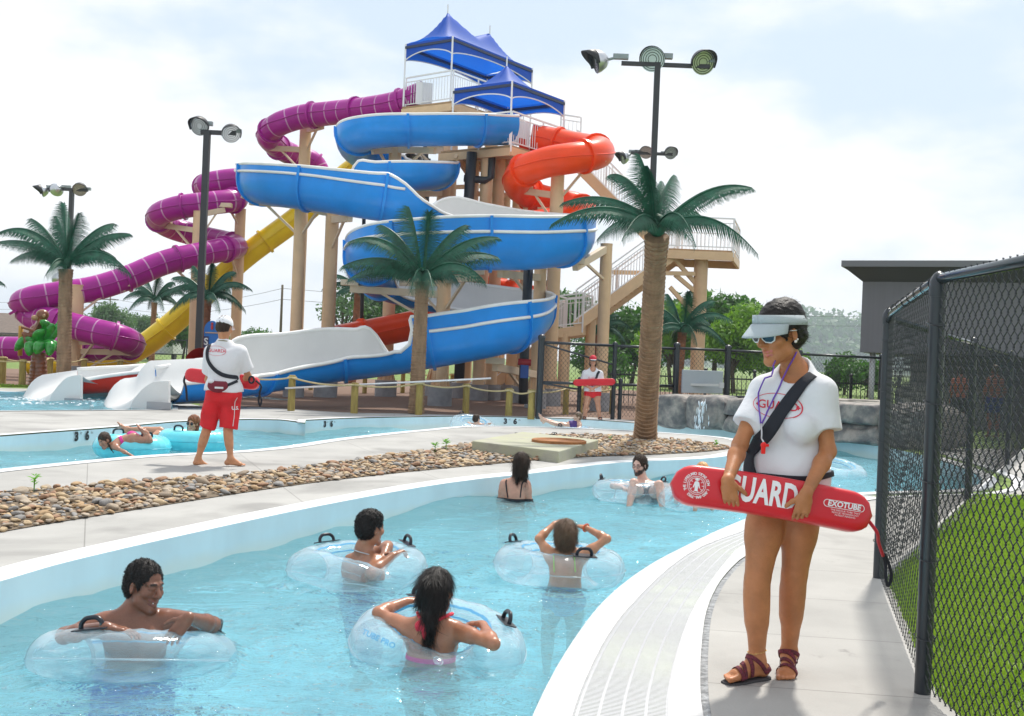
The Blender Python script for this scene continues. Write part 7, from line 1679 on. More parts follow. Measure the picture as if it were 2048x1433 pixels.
def swim_tube(lab, c, R, r, tilt=(0, 0), handles=(), m=clear_v, stripes=True, dent=None, sx=1.0, group='clear swim tubes'):
    c = Vector(c); root = thing('swim_tube', lab, 'swim tube', c, group); M = Matrix.Rotation(tilt[0], 3, 'X') @ Matrix.Rotation(tilt[1], 3, 'Y')
    nu, nv = 72, 28; rg = np.random.default_rng(int(abs(c.x)*1000) % 999)
    def pt(a, b, off=0.):
        rr = r+off+.004*math.sin(14*a)*math.sin(b)+.0025*math.sin(37*a+2*b); dz = 0
        if dent: 
            for da, dw, dd in dent: x = math.atan2(math.sin(a-da), math.cos(a-da)); dz -= dd*math.exp(-(x/dw)**2)
        q = Vector(((R+rr*math.cos(b))*math.cos(a)*sx, (R+rr*math.cos(b))*math.sin(a), rr*math.sin(b)*.92+dz)); return c+M @ q
    vs = [pt(2*PI*i/nu, 2*PI*j/nv) for i in range(nu) for j in range(nv)]
    mesh_obj('vinyl_ring', vs, [(i*nv+j, ((i+1) % nu)*nv+j, ((i+1) % nu)*nv+(j+1) % nv, i*nv+(j+1) % nv) for i in range(nu) for j in range(nv)], m, root, True)
    mb = MB(); mb.tube([pt(2*PI*i/nu, .0, .002) for i in range(nu)], .0045, 5, closed=True); mb.tube([pt(2*PI*i/nu, PI, .002) for i in range(nu)], .0045, 5, closed=True); mb.build('weld_seam', m, root, True)
    if stripes:
        for b0, w in ((1.95, .13), (2.45, .08)):
            vs = []
            for i in range(nu): vs += [pt(2*PI*i/nu, b0, .0015), pt(2*PI*i/nu, b0+w, .0015)]
            mesh_obj('blue_stripe', vs, [(2*i, 2*((i+1) % nu), 2*((i+1) % nu)+1, 2*i+1) for i in range(nu)], blue_st, root, True)
    for a in handles:
        up = (pt(a, 1.35, .05)-pt(a, 1.35)).normalized(); tg = (pt(a+.1, 1.35)-pt(a-.1, 1.35)).normalized(); b = pt(a, 1.35, .0); s = tg.cross(up)
        h = thing_none = None; mb = MB(); w = .062
        path = catmull([tuple(b-tg*w), tuple(b-tg*w*.95+up*.034), tuple(b-tg*w*.55+up*.058), tuple(b+up*.062), tuple(b+tg*w*.55+up*.058), tuple(b+tg*w*.95+up*.034), tuple(b+tg*w)], 5); mb.tube(path, .0125, 10); hd = mb.build('handle', hand_m, root, True)
        mb = MB(); mb.box(b+up*.006, (.20, .072, .008), axes=(tg, s, up)); o = mb.build('handle_plate', hand_m if a < 99 else m, hd); bevel(o, .01)
    return root
def wpt(px, py, z): return G(px, py, z)
# centres from the water line
def tc_(px, bottom_py, R, r, z=-.17):
    e = G(px, bottom_py, WZ+.0); return Vector((P(px, bottom_py-55, e.y+R+r*.8).x, e.y+R+r*.75, z))
T1 = tc_(271, 1362, .385, .165, -.29); T2 = tc_(876, 1352, .335, .150, -.20); T3 = tc_(715, 1176, .375, .150, -.20); T4 = tc_(1119, 1176, .36, .150)
swim_tube('clear swim tube around the dark haired man at the lower left', T1, .385, .165, (-.27, -.03), (-1.83, .12))
swim_tube('clear blue striped swim tube around the girl with the ponytail', T2, .345, .150, (.16, .06), (.25, 1.9), dent=((-1.3, .6, .05),))
swim_tube('clear swim tube around the man with folded arms, bent under his weight', T3, .375, .150, (.03, -.05), (.5, 2.3), dent=((-.9, .35, .08), (-2.3, .5, -.05)))
swim_tube('clear swim tube around the person shading their eyes', T4, .36, .150, (-.02, .02), (-1.15, 2.75))
ring_ = next(o for o in COL.objects if o.name.startswith('vinyl_ring') and o.parent and 'ponytail' in o.parent['label']); rb = BVHTree.FromPolygons([tuple(world_of(ring_) @ v.co) for v in ring_.data.vertices], [tuple(p.vertices) for p in ring_.data.polygons])
v_, f_ = text_mesh('TUBE PRO', .042, .001); pr_ = decal('printed_name', rb, [(v_, f_)], P(757, 1278, T2.y-.3), (1, 0, -.42), (.38, 0, .9), None, blue_st, ring_.parent, .003)
hv = rb.find_nearest(P(888, 1300, T2.y-.45)); mb = MB()
for r_ in (.026, .014): mb.tube([hv[0]+hv[1]*.004+(basis(hv[1])[0]*math.cos(a)+basis(hv[1])[2]*math.sin(a))*r_ for a in np.linspace(0, 2*PI, 20, endpoint=False)], .004, 6, closed=True)
mb.build('valve', clear_v, ring_.parent, True)
T5 = G(1272, 1000, WZ)+Vector((0, .35, .06)); swim_tube('swim tube under the bearded man with glasses', T5, .37, .145, (-.05, 0), (2.9, .3))
T6 = G(1406, 1018, WZ)+Vector((0, .4, .06)); swim_tube('swim tube mostly hidden behind the big rescue tube', T6, .33, .14, (0, 0), (-2.3,))
T7 = G(1688, 958, WZ)+Vector((0, .45, .07)); swim_tube('empty looking clear swim tube between the guard and the fence', T7, .34, .15, (.2, .1), (1.7,))
T8 = P(945, 848, 26.0); T8.z = WZ+.10; swim_tube('swim tube by the far wall around a child seen from behind', T8, .36, .16, (.25, .15), (2.4,))
T9 = P(1150, 850, 25.9); T9.z = WZ+.06; swim_tube('swim tube by the far wall carrying the girl with her legs stretched out', T9, .36, .14, (0, 0), (-2.6,))
# teal double tube
def teal_tube():
    root = thing('double_swim_tube', 'big teal two seat swim tube carrying a woman and a pigtailed girl', 'swim tube', G(300, 905, WZ)); A = SDF(); z = WZ+.12
    cA = G(378, 905, WZ)+Vector((0, .35, .17)); cB = G(248, 912, WZ)+Vector((0, .35, .11)); r = .165; n = 26
    for c, R in ((cA, .38), (cB, .36)):
        for i in range(n):
            a, b = 2*PI*i/n, 2*PI*(i+1)/n; A.rc(c+Vector((R*math.cos(a)*1.12, R*math.sin(a), 0)), c+Vector((R*math.cos(b)*1.12, R*math.sin(b), 0)), r, r, .012)
    v, f = A.mesh(.016); mesh_obj('vinyl_body', v, f, teal_v, root, True)
    for c, R, a in ((cA, .38, -2.0), (cB, .36, -.75), (cB, .36, 2.4)):
        tg = Vector((-math.sin(a), math.cos(a), 0)); b = c+Vector((R*math.cos(a)*1.12, R*math.sin(a), r)); up = Vector((0, 0, 1)); w = .085; mb = MB(); mb.tube(catmull([tuple(b-tg*w), tuple(b-tg*w*.9+up*.05), tuple(b+up*.075), tuple(b+tg*w*.9+up*.05), tuple(b+tg*w)], 5), .016, 8); mb.build('handle', hand_m, root, True)
    for c, R in ((cA, .38), (cB, .36)): mb = MB(); mb.tube([c+Vector(((R+r+.0)*math.cos(a)*1.09, (R+r)*math.sin(a), 0)) for a in np.linspace(0, 2*PI, 60, endpoint=False)], .008, 5, closed=True); mb.build('weld_seam', teal_d, root, True)
    return cA, cB
cA, cB = teal_tube()
# ================================================================== swimmers
blue_sw = mat('blue swim shorts', (.002, .025, .36), .8, col2=(.10, .25, .60), vs=14, detail=3); navy_sw = mat('navy swim shorts', (.01, .03, .22), .8, col2=(.02, .08, .35), vs=9); pink_sw = mat('coral pink bikini', (.72, .03, .06), .7); mag_sw = mat('magenta bikini', (.55, .02, .22), .7); black_sw = mat('black bikini', (.008, .008, .012), .7); lime_c = mat('lime cord', (.35, .62, .02), .6)
def shorts(fg, m, frac=.7, r=.11, h=.012, top=.06, amp=.004):
    S2 = SDF(); S2.el(fg.hm+fg.u*.01, (fg.hsd, fg.hf, fg.u), (.175, .14, .13), .05)
    for g in 'LR': a, b = fg.J['hip'+g], fg.J['kn'+g]; k = a.lerp(b, frac); S2.rc(a, b, r, r*.95, .03, cut=(tuple(k), tuple((b-a).normalized())))
    S2.cut(fg.hm+fg.u*top, fg.u); return fg.surf('swim_shorts', S2, m, h, 0, wrinkle(amp, 20))
def strapring(fg, name, pts, r, m): mb = MB(); mb.tube(catmull([tuple(p) for p in pts], 6), r, 6); return mb.build(name, m, fg.root, True)
def under(fg, x, y, z=-.45, dx=0):   # hips and legs hanging below the water
    c = Vector((x, y, z)); return c
# man lower left
fg = Fig('man with short dark hair smiling over his shoulder in the lower left swim tube', T1, (.20, .080, .047), T1.y, 1.03, 'm', 'swimmers in the river'); q = fg.q
fg.joints(neck=(272, 1218, .02), shR=(208, 1248, -.04), shL=(338, 1242, .04), elR=(128, 1272, -.16), wrR=(213, 1255, -.36), elL=(425, 1250, .02), wrL=(377, 1236, -.26))
for n_, dx, dy, z in (('hipL', .09, .02, -.45), ('hipR', -.09, .0, -.45), ('knL', .14, -.12, -.98), ('knR', -.13, -.14, -.98), ('anL', .15, .1, -1.2), ('anR', -.12, .1, -1.2)): fg.J[n_] = Vector((T1.x+dx, T1.y+dy, z))
fg.torso(waist=.14, chest=1.04); fg.head(q(289, 1174, -.0), (.86, -.48, -.12), (.10, .05, 1), 1.04, .0035, smile=1.6, brow=(.012, .008, .006), lips=(.22, .07, .06), lid=1.0)
fg.arm('R', 1.08, hand=((0, -.1, -1), (.2, 1, .2), .25, .1, (.92, .1, -.12), .2)); fg.arm('L', 1.08, hand=((-.4, .4, -.8), (-.5, -.6, 0), .35, .1, (-.55, -.35, -.75), .2)); fg.leg('L', 1.0); fg.leg('R', 1.0); fg.build(.007, .0035)
shorts(fg, blue_sw, .85, .125)
cap_hair(fg, .007, ((.082, .070), (-.035, -.075)), hair_k, .0035, lambda g: .0022*(np.sin(g[..., 0]*260+3*np.sin(g[..., 1]*170))*np.sin(g[..., 2]*240+2*np.sin(g[..., 0]*150))), extra=lambda A, L, z: [A.el(L(.072*g, .022, .012), (fg.Hr, fg.Hf, fg.Hu), (.010*z, .014*z, .034*z), .012) for g in (-1, 1)], strands=(6500, .012, FL_CURL, .0045, .0011), fc=.010)
L = fg.hl; mb = MB(); mb.box(L(0, .0865, -.0605), (.030, .010, .0085), axes=(fg.Hr, fg.Hf, fg.Hu)); o = mb.build('teeth', mat('teeth', (.75, .73, .70), .25), fg.root); bevel(o, .002)
# girl with ponytail
fg = Fig('girl with a long dark ponytail and pink bikini seen from behind in a swim tube', T2, (.40, .170, .095), T2.y-.16, .95, 'f', 'swimmers in the river'); q = fg.q
fg.joints(neck=(866, 1232, 0), shL=(812, 1256, .03), shR=(915, 1262, -.03), elL=(757, 1226, .16), wrL=(812, 1203, .32), elR=(987, 1288, -.27), wrR=(966, 1250, -.04))
for n_, dx, dy, z in (('hipL', -.085, .0, -.38), ('hipR', .085, .0, -.38), ('knL', -.10, .34, -.62), ('knR', .10, .34, -.70), ('anL', -.1, .38, -1.05), ('anR', .1, .38, -1.05)): fg.J[n_] = Vector((fg.q(866, 1200).x+dx, T2.y-.16+dy, z))
fg.torso(waist=.118, chest=.94, bust=.01); fg.head(q(874, 1184, .0), (.46, .88, -.06), (0, 0, 1), 1.03, .0045); fg.arm('L', 1.0, hand=((0, 0, -1), (0, 1, .3), .3, .1, (.85, .5, .1))); fg.arm('R', 1.0, hand=((-.3, 0, -1), (-1, .2, .2), .4, .1, (-.55, .8, -.1))); fg.leg('L'); fg.leg('R'); fg.build(.0075, .005)
def pony(A, L, z):
    A.rc(L(0, -.105, .055), q(868, 1200, -.09), .040, .042, .03); A.rc(q(868, 1200, -.09), q(860, 1235, -.115), .042, .037, .02); A.rc(q(860, 1235, -.115), q(858, 1272, -.115), .037, .022, .02)
    A.el(L(0, -.05, -.03), (fg.Hr, fg.Hf, fg.Hu), (.078*z, .06*z, .06*z), .03)
cap_hair(fg, .014, ((.085, .055), (-.03, -.075)), hair_k, .005, hairnoise(.0016, 170, (1, 1, .12)), pony, strands=(5200, .09, FL_DOWN, .0045, .0010))
S2 = SDF(); S2.el(fg.hm+fg.u*.0, (fg.hsd, fg.hf, fg.u), (.168, .132, .10), .04); S2.cut(fg.hm+fg.u*.02, fg.u); S2.cut(fg.hm-fg.u*.09, -fg.u); fg.surf('bikini_bottom', S2, mag_sw, .010)
mb = MB(); nk = fg.J['neck']; a_, b_ = q(842, 1248, -.10), q(890, 1240, -.08); mb.tube(catmull([tuple(q(905, 1228, .07)), tuple(q(888, 1234, -.06)), tuple(q(868, 1243, -.105)), tuple(q(846, 1238, -.08)), tuple(q(835, 1226, .06))], 6), .010, 6)
for e_ in ((838, 1262), (846, 1262), (851, 1280)): mb.tube(catmull([tuple(q(850, 1240, -.11)), tuple(q(e_[0]-3, 1250, -.135)), tuple(q(*e_, -.12))], 5), [.014]*6+[.016]*4+[.006], 6)
mb.build('bikini_tie', pink_sw, fg.root, True); bvb = fg.bvh(fg.body); sp = fg.sm.lerp(fg.hm, .42)
def band(fg, bvb, t, m, w=.035, name='bikini_band', half=PI, a0=0):
    sp = fg.sm.lerp(fg.hm, t); pts = [sp+(fg.sd*math.cos(a)+fg.fr*math.sin(a))*.22 for a in np.linspace(a0, a0+2*half, 40)]; out = []
    for p in pts:
        h_ = bvb.ray_cast(p, (sp-p).normalized(), .3); out.append(h_[0] if h_[0] is not None else p.lerp(sp, .4))
    ribbon(name, bvb, out, w, m, fg.root, .004, .003, .012)
band(fg, bvb, .50, mag_sw, .03)
# man with folded arms
fg = Fig('man with short hair resting folded arms on the side of his swim tube', T3, (.34, .150, .085), T3.y-.05, 1.02, 'm', 'swimmers in the river'); q = fg.q
fg.joints(neck=(727, 1098, .0), shL=(708, 1124, .10), shR=(752, 1126, -.10), elL=(775, 1093, .22), wrL=(768, 1112, .05), elR=(742, 1148, -.24), wrR=(786, 1112, -.08))
for n_, dx, dy, z in (('hipL', -.03, .11, -.46), ('hipR', -.0, -.09, -.46), ('knL', .1, .12, -.95), ('knR', .1, -.12, -.95), ('anL', -.05, .1, -1.15), ('anR', -.05, -.1, -1.15)): fg.J[n_] = Vector((q(722, 1100).x+dx, fg.d0+dy, z))
fg.torso(waist=.135, chest=1.0); fg.head(q(741, 1058, .0), (.72, .66, -.05), (.02, 0, 1), 1.02, .0045); fg.arm('L', 1.05, hand=((0, -1, -.2), (0, .5, .8), .5, 0, (-.2, -.9, .2))); fg.arm('R', 1.05, hand=((.3, 0, -1), (-.5, .5, .6), .7, 0, (.5, .6, .25))); fg.leg('L'); fg.leg('R'); fg.build(.009, .005)
shorts(fg, navy_sw, .85, .12)
cap_hair(fg, .009, ((.082, .068), (-.05, -.075)), hair_k, .0045, hairnoise(.0016, 240, (1, 1, .8)), lambda A, L, z: A.el(L(0, .0, .072), (fg.Hr, fg.Hf, fg.Hu), (.066*z, .088*z, .062*z), .03), strands=(5000, .013, FL_CURL, .005, .0013), fc=.008)
mb = MB(); mb.tube(catmull([tuple(q(705, 1098, .06)), tuple(q(718, 1104, -.08)), tuple(q(740, 1110, -.10))], 6), .004, 5); mb.build('necklace', mat('silver chain', (.6, .6, .62), .3, metal=.8), fg.root, True)
# person shading eyes
fg = Fig('brown haired swimmer with both hands raised to the forehead, seen from behind', T4, (.50, .235, .13), T4.y-.20, .90, 'f', 'swimmers in the river'); q = fg.q
fg.joints(neck=(1132, 1104, .0), shL=(1100, 1112, 0), shR=(1166, 1112, 0), elL=(1078, 1078, .04), wrL=(1108, 1049, .16), elR=(1214, 1078, .02), wrR=(1172, 1056, .18))
for n_, dx, dy, z in (('hipL', -.08, .0, -.40), ('hipR', .08, .0, -.40), ('knL', -.1, .3, -.72), ('knR', .1, .3, -.72), ('anL', -.1, .3, -1.02), ('anR', .1, .3, -1.02)): fg.J[n_] = Vector((q(1132, 1100).x+dx, fg.d0+dy, z))
fg.torso(waist=.118); fg.head(q(1131, 1070, .0), (.0, .98, .05), (0, 0, 1), 1.0, .005); fg.arm('L', .95, hand=((.4, .2, -1), (.3, 1, .3), .3, 0, (.8, .5, .35))); fg.arm('R', .95, hand=((-.4, .2, -1), (.3, 1, .3), .4, 0, (-.8, .5, .1))); fg.leg('L'); fg.leg('R'); fg.build(.008, .005)
cap_hair(fg, .015, ((.085, .055), (-.055, -.098)), hair_l, .005, hairnoise(.002, 190, (1, 1, .1)), lambda A, L, z: A.el(L(0, -.05, -.05), (fg.Hr, fg.Hf, fg.Hu), (.070*z, .05*z, .06*z), .03), strands=(4600, .07, FL_DOWN, .006, .0011))
S2 = SDF(); S2.el(fg.hm, (fg.hsd, fg.hf, fg.u), (.17, .14, .12), .04); S2.cut(fg.hm+fg.u*.04, fg.u); fg.surf('swim_bottom', S2, blue_sw, .010); bvb = fg.bvh(fg.body)
for px in (1107, 1148): ribbon('bikini_strap', bvb, [q(px, 1108, -.2), q(px+1, 1125, -.2), q(px+2, 1145, -.2)], .010, lime_c, fg.root, .004, .003, .01, ray=True)
mb = MB(); w_ = fg.J['wrR']; s_, _, u_ = basis(fg.J['wrR']-fg.J['elR']); mb.tube([w_+(s_*math.cos(a)+u_*math.sin(a))*.030 for a in np.linspace(0, 2*PI, 16, endpoint=False)], .006, 6, closed=True); mb.build('wristband', mat('orange band', (.7, .12, .03), .5), fg.root, True)
# standing girl in black bikini
fg = Fig('girl in a black bikini top standing waist deep, seen from behind', G(1033, 1006, WZ), (.52, .27, .19), 13.3, .97, 'f', 'swimmers in the river'); q = fg.q
fg.joints(neck=(1036, 958, 0), shL=(1008, 968, 0), shR=(1053, 969, 0), elL=(999, 1004, -.02), wrL=(1003, 1034, .1), elR=(1060, 1006, -.02), wrR=(1072, 1030, .14))
for n_, dx, z in (('hipL', -.09, -.50), ('hipR', .09, -.50), ('knL', -.1, -.80), ('knR', .1, -.80), ('anL', -.1, -1.0), ('anR', .1, -1.0)): fg.J[n_] = Vector((q(1028, 1000).x+dx, 13.3, z))
fg.torso(waist=.115, bust=.02); fg.head(q(1043, 928, 0), (.25, .95, -.1), (0, 0, 1), 1.0, .007); fg.arm('L', hand=((0, 1, 0), (1, 0, 0), .2)); fg.arm('R', hand=((0, 0, -1), (-1, 1, 0), .2, .1, (.9, .4, 0))); fg.leg('L'); fg.leg('R'); fg.build(.010, .007)
cap_hair(fg, .016, ((.085, .055), (-.06, -.14)), hair_b, .007, hairnoise(.003, 130, (1, 1, .12)), lambda A, L, z: [A.el(L(0, -.045, -.07), (fg.Hr, fg.Hf, fg.Hu), (.088*z, .055*z, .10*z), .03), A.rc(L(.05, -.02, -.10), L(.065, .0, -.21), .030, .012, .02), A.rc(L(-.02, -.06, -.1), L(-.02, -.07, -.2), .03, .012, .02)], strands=(3000, .09, FL_DOWN, .004, .0016))
bvb = fg.bvh(fg.body); band(fg, bvb, .40, black_sw, .055)
for a_, b_ in (((1013, 960), (1016, 996)), ((1050, 962), (1040, 996))): ribbon('bikini_strap', bvb, [q(*a_, -.03), q((a_[0]+b_[0])/2-2, (a_[1]+b_[1])/2-6, -.3), q(*b_, -.3)], .016, black_sw, fg.root, .004, .003, .01, ray=True)
# bearded man
fg = Fig('pale bearded man with glasses lounging in a swim tube with his knees up', T5, (.66, .42, .34), T5.y, 1.0, 'm', 'swimmers in the river'); q = fg.q
fg.joints(neck=(1286, 962, .14), shR=(1258, 974, .14), shL=(1318, 974, .14), elR=(1226, 972, .0), wrR=(1243, 975, -.22), elL=(1342, 974, .05), wrL=(1350, 990, -.15), hipR=(1280, 998, -.06), hipL=(1303, 998, -.06), knR=(1268, 966, -.38), knL=(1318, 970, -.38), anR=(1257, 1020, -.55), anL=(1326, 1024, -.55))
fg.torso(waist=.14, belly=.01); fg.head(q(1279, 932, .1), (-.55, -.80, -.15), (0, 0, 1), 1.0, .006, beard=(.028, .013, .008), brow=(.03, .015, .01)); fg.arm('R', hand=((0, -.2, -1), (.3, 1, 0), .4)); fg.arm('L', hand=((0, -.2, -1), (-.3, 1, 0), .4)); fg.leg('R', .98); fg.leg('L', .98); fg.build(.010, .006)
cap_hair(fg, .012, ((.080, .070), (-.03, -.085)), hair_b, .006, hairnoise(.002, 180), lambda A, L, z: [A.el(L(.072*g, .015, .005), (fg.Hr, fg.Hf, fg.Hu), (.010*z, .018*z, .04*z), .012) for g in (-1, 1)], strands=(2200, .025, FL_BACK, .005, .0016), fc=.010)
L = fg.hl; mb = MB()
for g in (-1, 1): mb.tube([L(.033*g+.021*math.cos(a), .108-.02*abs(math.cos(a)), .008+.015*math.sin(a)) for a in np.linspace(0, 2*PI, 16, endpoint=False)], .0028, 5, closed=True); mb.tube([L(.055*g, .095, .012), L(.08*g, -.01, .010)], .0026, 5)
mb.tube([L(-.013, .109, .010), L(.013, .109, .010)], .0026, 5); mb.build('glasses', hood_m, fg.root, True)
S2 = SDF()
for g in 'LR': a, b = fg.J['hip'+g], fg.J['kn'+g]; S2.rc(a, b, .115, .10, .04, cut=(tuple(a.lerp(b, .45)), tuple((b-a).normalized())))
S2.el(fg.hm, (fg.hsd, fg.hf, fg.u), (.175, .13, .09), .04); fg.surf('swim_shorts', S2, black_sw, .012)
# swimmer behind the rescue tube
fg = Fig('swimmer mostly hidden behind the big rescue tube, only hair and feet in view', T6, (.60, .34, .24), T6.y, .9, 'f', 'swimmers in the river'); q = fg.q
fg.joints(neck=(1406, 962, .1), shR=(1388, 972, .1), shL=(1424, 972, .1), elR=(1375, 990, .0), wrR=(1380, 1000, -.2), elL=(1438, 990, 0), wrL=(1434, 1000, -.2), hipR=(1398, 1003, .0), hipL=(1414, 1003, 0), knR=(1393, 990, -.3), knL=(1420, 990, -.3), anR=(1390, 1020, -.42), anL=(1424, 1020, -.42))
fg.torso(); fg.head(q(1405, 945, .1), (0, -1, 0), (0, 0, 1), 1.0, .008); fg.arm('R'); fg.arm('L'); fg.leg('R', .9); fg.leg('L', .9); fg.build(.012, .008); cap_hair(fg, .014, ((.085, .06), (-.05, -.085)), mat('ginger blond hair', (.55, .27, .10), .5, var=.3), .007, hairnoise(.002, 150))
# woman and girl on the teal tube
fg = Fig('red haired woman in round sunglasses reclining in the teal tube with her feet up', cA, (.55, .27, .17), cA.y+.12, .98, 'f', 'swimmers in the river'); q = fg.q
fg.joints(neck=(389, 872, .1), shR=(374, 878, .2), shL=(402, 880, .0), elR=(352, 888, .3), wrR=(335, 886, .2), elL=(418, 880, -.1), wrL=(436, 886, -.2), hipR=(348, 893, .15), hipL=(352, 893, -.02), knR=(322, 862, .12), knL=(318, 868, -.06), anR=(256, 858, .05), anL=(302, 876, -.2))
fg.torso(waist=.12, bust=.02); fg.head(q(386, 848, .05), (-.25, -.95, -.05), (.05, 0, 1), 1.03, .007, smile=1.4, lips=(.5, .12, .12)); fg.arm('R', hand=((0, 0, -1), (0, 1, 0), .3)); fg.arm('L', 1., hand=((0, -.3, -1), (-.2, 0, 1), .25, .3, (.55, -.2, -.75))); fg.leg('R', .95, foot=(-.55, -.1, .75)); fg.leg('L', .95, foot=(-.6, -.3, -.3)); fg.build(.011, .007)
cap_hair(fg, .020, ((.080, .060), (-.04, -.17)), hair_r, .008, hairnoise(.003, 120, (1, 1, .15)), lambda A, L, z: [A.el(L(.072*g, -.01, -.06), (fg.Hr, fg.Hf, fg.Hu), (.026*z, .04*z, .11*z), .03) for g in (-1, 1)])
L = fg.hl; mb = MB()
for g in (-1, 1): mb.lathe(L(.033*g, .095, .010), [(.025, 0), (.025, .006), (.005, .010)], 16, fg.Hf)
mb.tube([L(-.08, .0, .014), L(-.055, .085, .014), L(.055, .085, .014), L(.08, 0, .014)], .003, 5); mb.build('sunglasses', hood_m, fg.root, True); bvb = fg.bvh(fg.body); band(fg, bvb, .34, pink_sw, .10); 
mb = MB(); w_ = fg.J['wrL'].lerp(fg.J['elL'], .12); s_, _, u_ = basis(fg.J['wrL']-fg.J['elL']); mb.tube([w_+(s_*math.cos(a)+u_*math.sin(a))*.032 for a in np.linspace(0, 2*PI, 16, endpoint=False)], .012, 6, closed=True); mb.build('wristband', mat('green band', (.06, .20, .12), .6), fg.root, True)
fg = Fig('pigtailed girl in a pink swimsuit lying face down over the teal tube', cB, (.42, .20, .13), cB.y-.30, .80, 'f', 'swimmers in the river'); q = fg.q
fg.joints(neck=(219, 890, -.14), shR=(226, 888, .0), shL=(229, 894, -.24), elR=(222, 908, .0), wrR=(218, 918, .0), elL=(246, 903, -.34), wrL=(262, 911, -.36), hipR=(264, 876, .06), hipL=(266, 880, -.12), knR=(298, 878, .10), knL=(300, 882, -.08), anR=(290, 862, .10), anL=(294, 866, -.06))
fg.torso(waist=.10); fg.head(q(209, 882, -.20), (-.35, -.78, -.45), (-.2, 0, 1), 1.15, .007); fg.arm('R', .85); fg.arm('L', .9, hand=((0, 0, -1), (-1, 0, 0), .3)); fg.leg('R', .8, foot=(-.5, 0, .8)); fg.leg('L', .8, foot=(-.5, 0, .8)); fg.build(.011, .007)
def pig(A, L, z):
    for g in (-1, 1): A.rc(L(.075*g, .02, -.0), L(.085*g, .03, -.15), .014, .012, .01); A.rc(L(.085*g, .03, -.15), L(.10*g, .03, -.22), .012, .008, .01)
cap_hair(fg, .012, ((.085, .055), (-.05, -.095)), hair_b, .007, hairnoise(.002, 150), pig); bvb = fg.bvh(fg.body); band(fg, bvb, .45, mag_sw, .05)
S2 = SDF(); S2.el(fg.hm, (fg.hsd, fg.hf, fg.u), (.14, .12, .10), .04); S2.cut(fg.hm+fg.u*.05, fg.u); fg.surf('swim_bottom', S2, mag_sw, .010)
# far swimmers
fg = Fig('small child with dark hair in the tube by the far wall, arms over its edge', T8, (.62, .38, .29), T8.y, .78, 'f', 'swimmers in the river'); q = fg.q
fg.joints(neck=(954, 848, 0), shL=(946, 851, 0), shR=(964, 851, 0), elL=(937, 846, -.1), wrL=(945, 853, -.25), elR=(975, 850, -.05), wrR=(982, 847, -.2), hipL=(948, 868, .0), hipR=(960, 868, 0), knL=(945, 880, .1), knR=(965, 880, .1), anL=(945, 890, .1), anR=(965, 890, .1))
fg.torso(); fg.head(q(953, 839, 0), (.6, .7, -.05), (0, 0, 1), 1.1, .010); fg.arm('L', .9); fg.arm('R', .9); fg.leg('L', .8); fg.leg('R', .8); fg.build(.014, .010); cap_hair(fg, .014, ((.085, .05), (-.05, -.09)), hair_b, .010)
fg = Fig('girl lying in the far swim tube with her legs stretched to the left', T9, (.58, .36, .27), T9.y, .85, 'f', 'swimmers in the river'); q = fg.q
fg.joints(neck=(1157, 846, 0), shR=(1152, 849, .12), shL=(1160, 850, -.1), elR=(1148, 853, .2), wrR=(1138, 853, .2), elL=(1160, 857, -.2), wrL=(1150, 857, -.25), hipR=(1135, 852, .08), hipL=(1136, 853, -.06), knR=(1115, 848, .06), knL=(1116, 850, -.06), anR=(1086, 838, .05), anL=(1090, 842, -.06))
fg.torso(waist=.105); fg.head(q(1155, 835, 0), (-.8, -.4, 0), (0, 0, 1), 1.05, .010); fg.arm('R', .9); fg.arm('L', .9); fg.leg('R', .85, foot=(-.3, 0, .9)); fg.leg('L', .85, foot=(-.3, 0, .9)); fg.build(.014, .010); cap_hair(fg, .016, ((.08, .05), (-.05, -.13)), hair_l, .010); bvb = fg.bvh(fg.body); band(fg, bvb, .45, mat('purple swimsuit', (.07, .03, .18), .7), .18)
# people behind the near fence and on the stairs
def stander(lab, px, feet, d, skin, top, hairm, shm, cols, hgt=1.7, face=(0, 1, 0)):
    base = Vector((P(px, feet, d).x, d, 0)); fg = Fig(lab, base, skin, d, hgt/1.75, 'm', 'people standing behind the fence'); z = hgt/1.75; J = fg.J
    f = Vector(face).normalized(); r = f.cross(UPV)
    for n_, a, b, h_ in (('neck', 0, -.01, 1.48), ('shL', -.17, 0, 1.42), ('shR', .17, 0, 1.42), ('elL', -.24, -.03, 1.13), ('elR', .24, -.03, 1.13), ('wrL', -.2, .1, .92), ('wrR', .2, .1, .92), ('hipL', -.09, 0, .92), ('hipR', .09, 0, .92), ('knL', -.1, .02, .5), ('knR', .1, .02, .5), ('anL', -.1, 0, .09), ('anR', .1, 0, .09)): J[n_] = base+(r*a+f*b+UPV*h_)*z
    fg.torso(); fg.head(base+(f*.03+UPV*1.64)*z, f, (0, 0, 1), 1.0, .010); fg.arm('L', hand=((0, 1, 0), (1, 0, 0), .4)); fg.arm('R', hand=((0, 1, 0), (1, 0, 0), .4)); fg.leg('L', 1, foot=tuple(f)); fg.leg('R', 1, foot=tuple(f)); fg.build(.016, .011); cap_hair(fg, .013, ((.085, .06), (-.05, -.085)), hairm, .011)
    shorts(fg, shm, .75, .115, .014)
    if top: fg.tee(top, (fg.hm-UPV*.02, (0, 0, -1)), off=.024, h=.014)
    return fg
stander('bare backed person in dark shorts seen through the near fence, the left one', 1916, 880, 27.5, (.42, .12, .07), None, hair_b, mat('dark shorts', (.02, .022, .03), .8), 0, 1.62)
stander('bare backed person in blue shorts seen through the near fence, the right one', 1985, 885, 27.0, (.38, .12, .075), None, hair_l, mat('royal blue shorts', (.012, .03, .22), .8), 0, 1.7)
fg_s = stander('person in a pale shirt standing on the low stair landing behind a column', 1088, 720, 38.6, (.5, .27, .18), tee_m, hair_b, navy_sw, 0, 1.65)
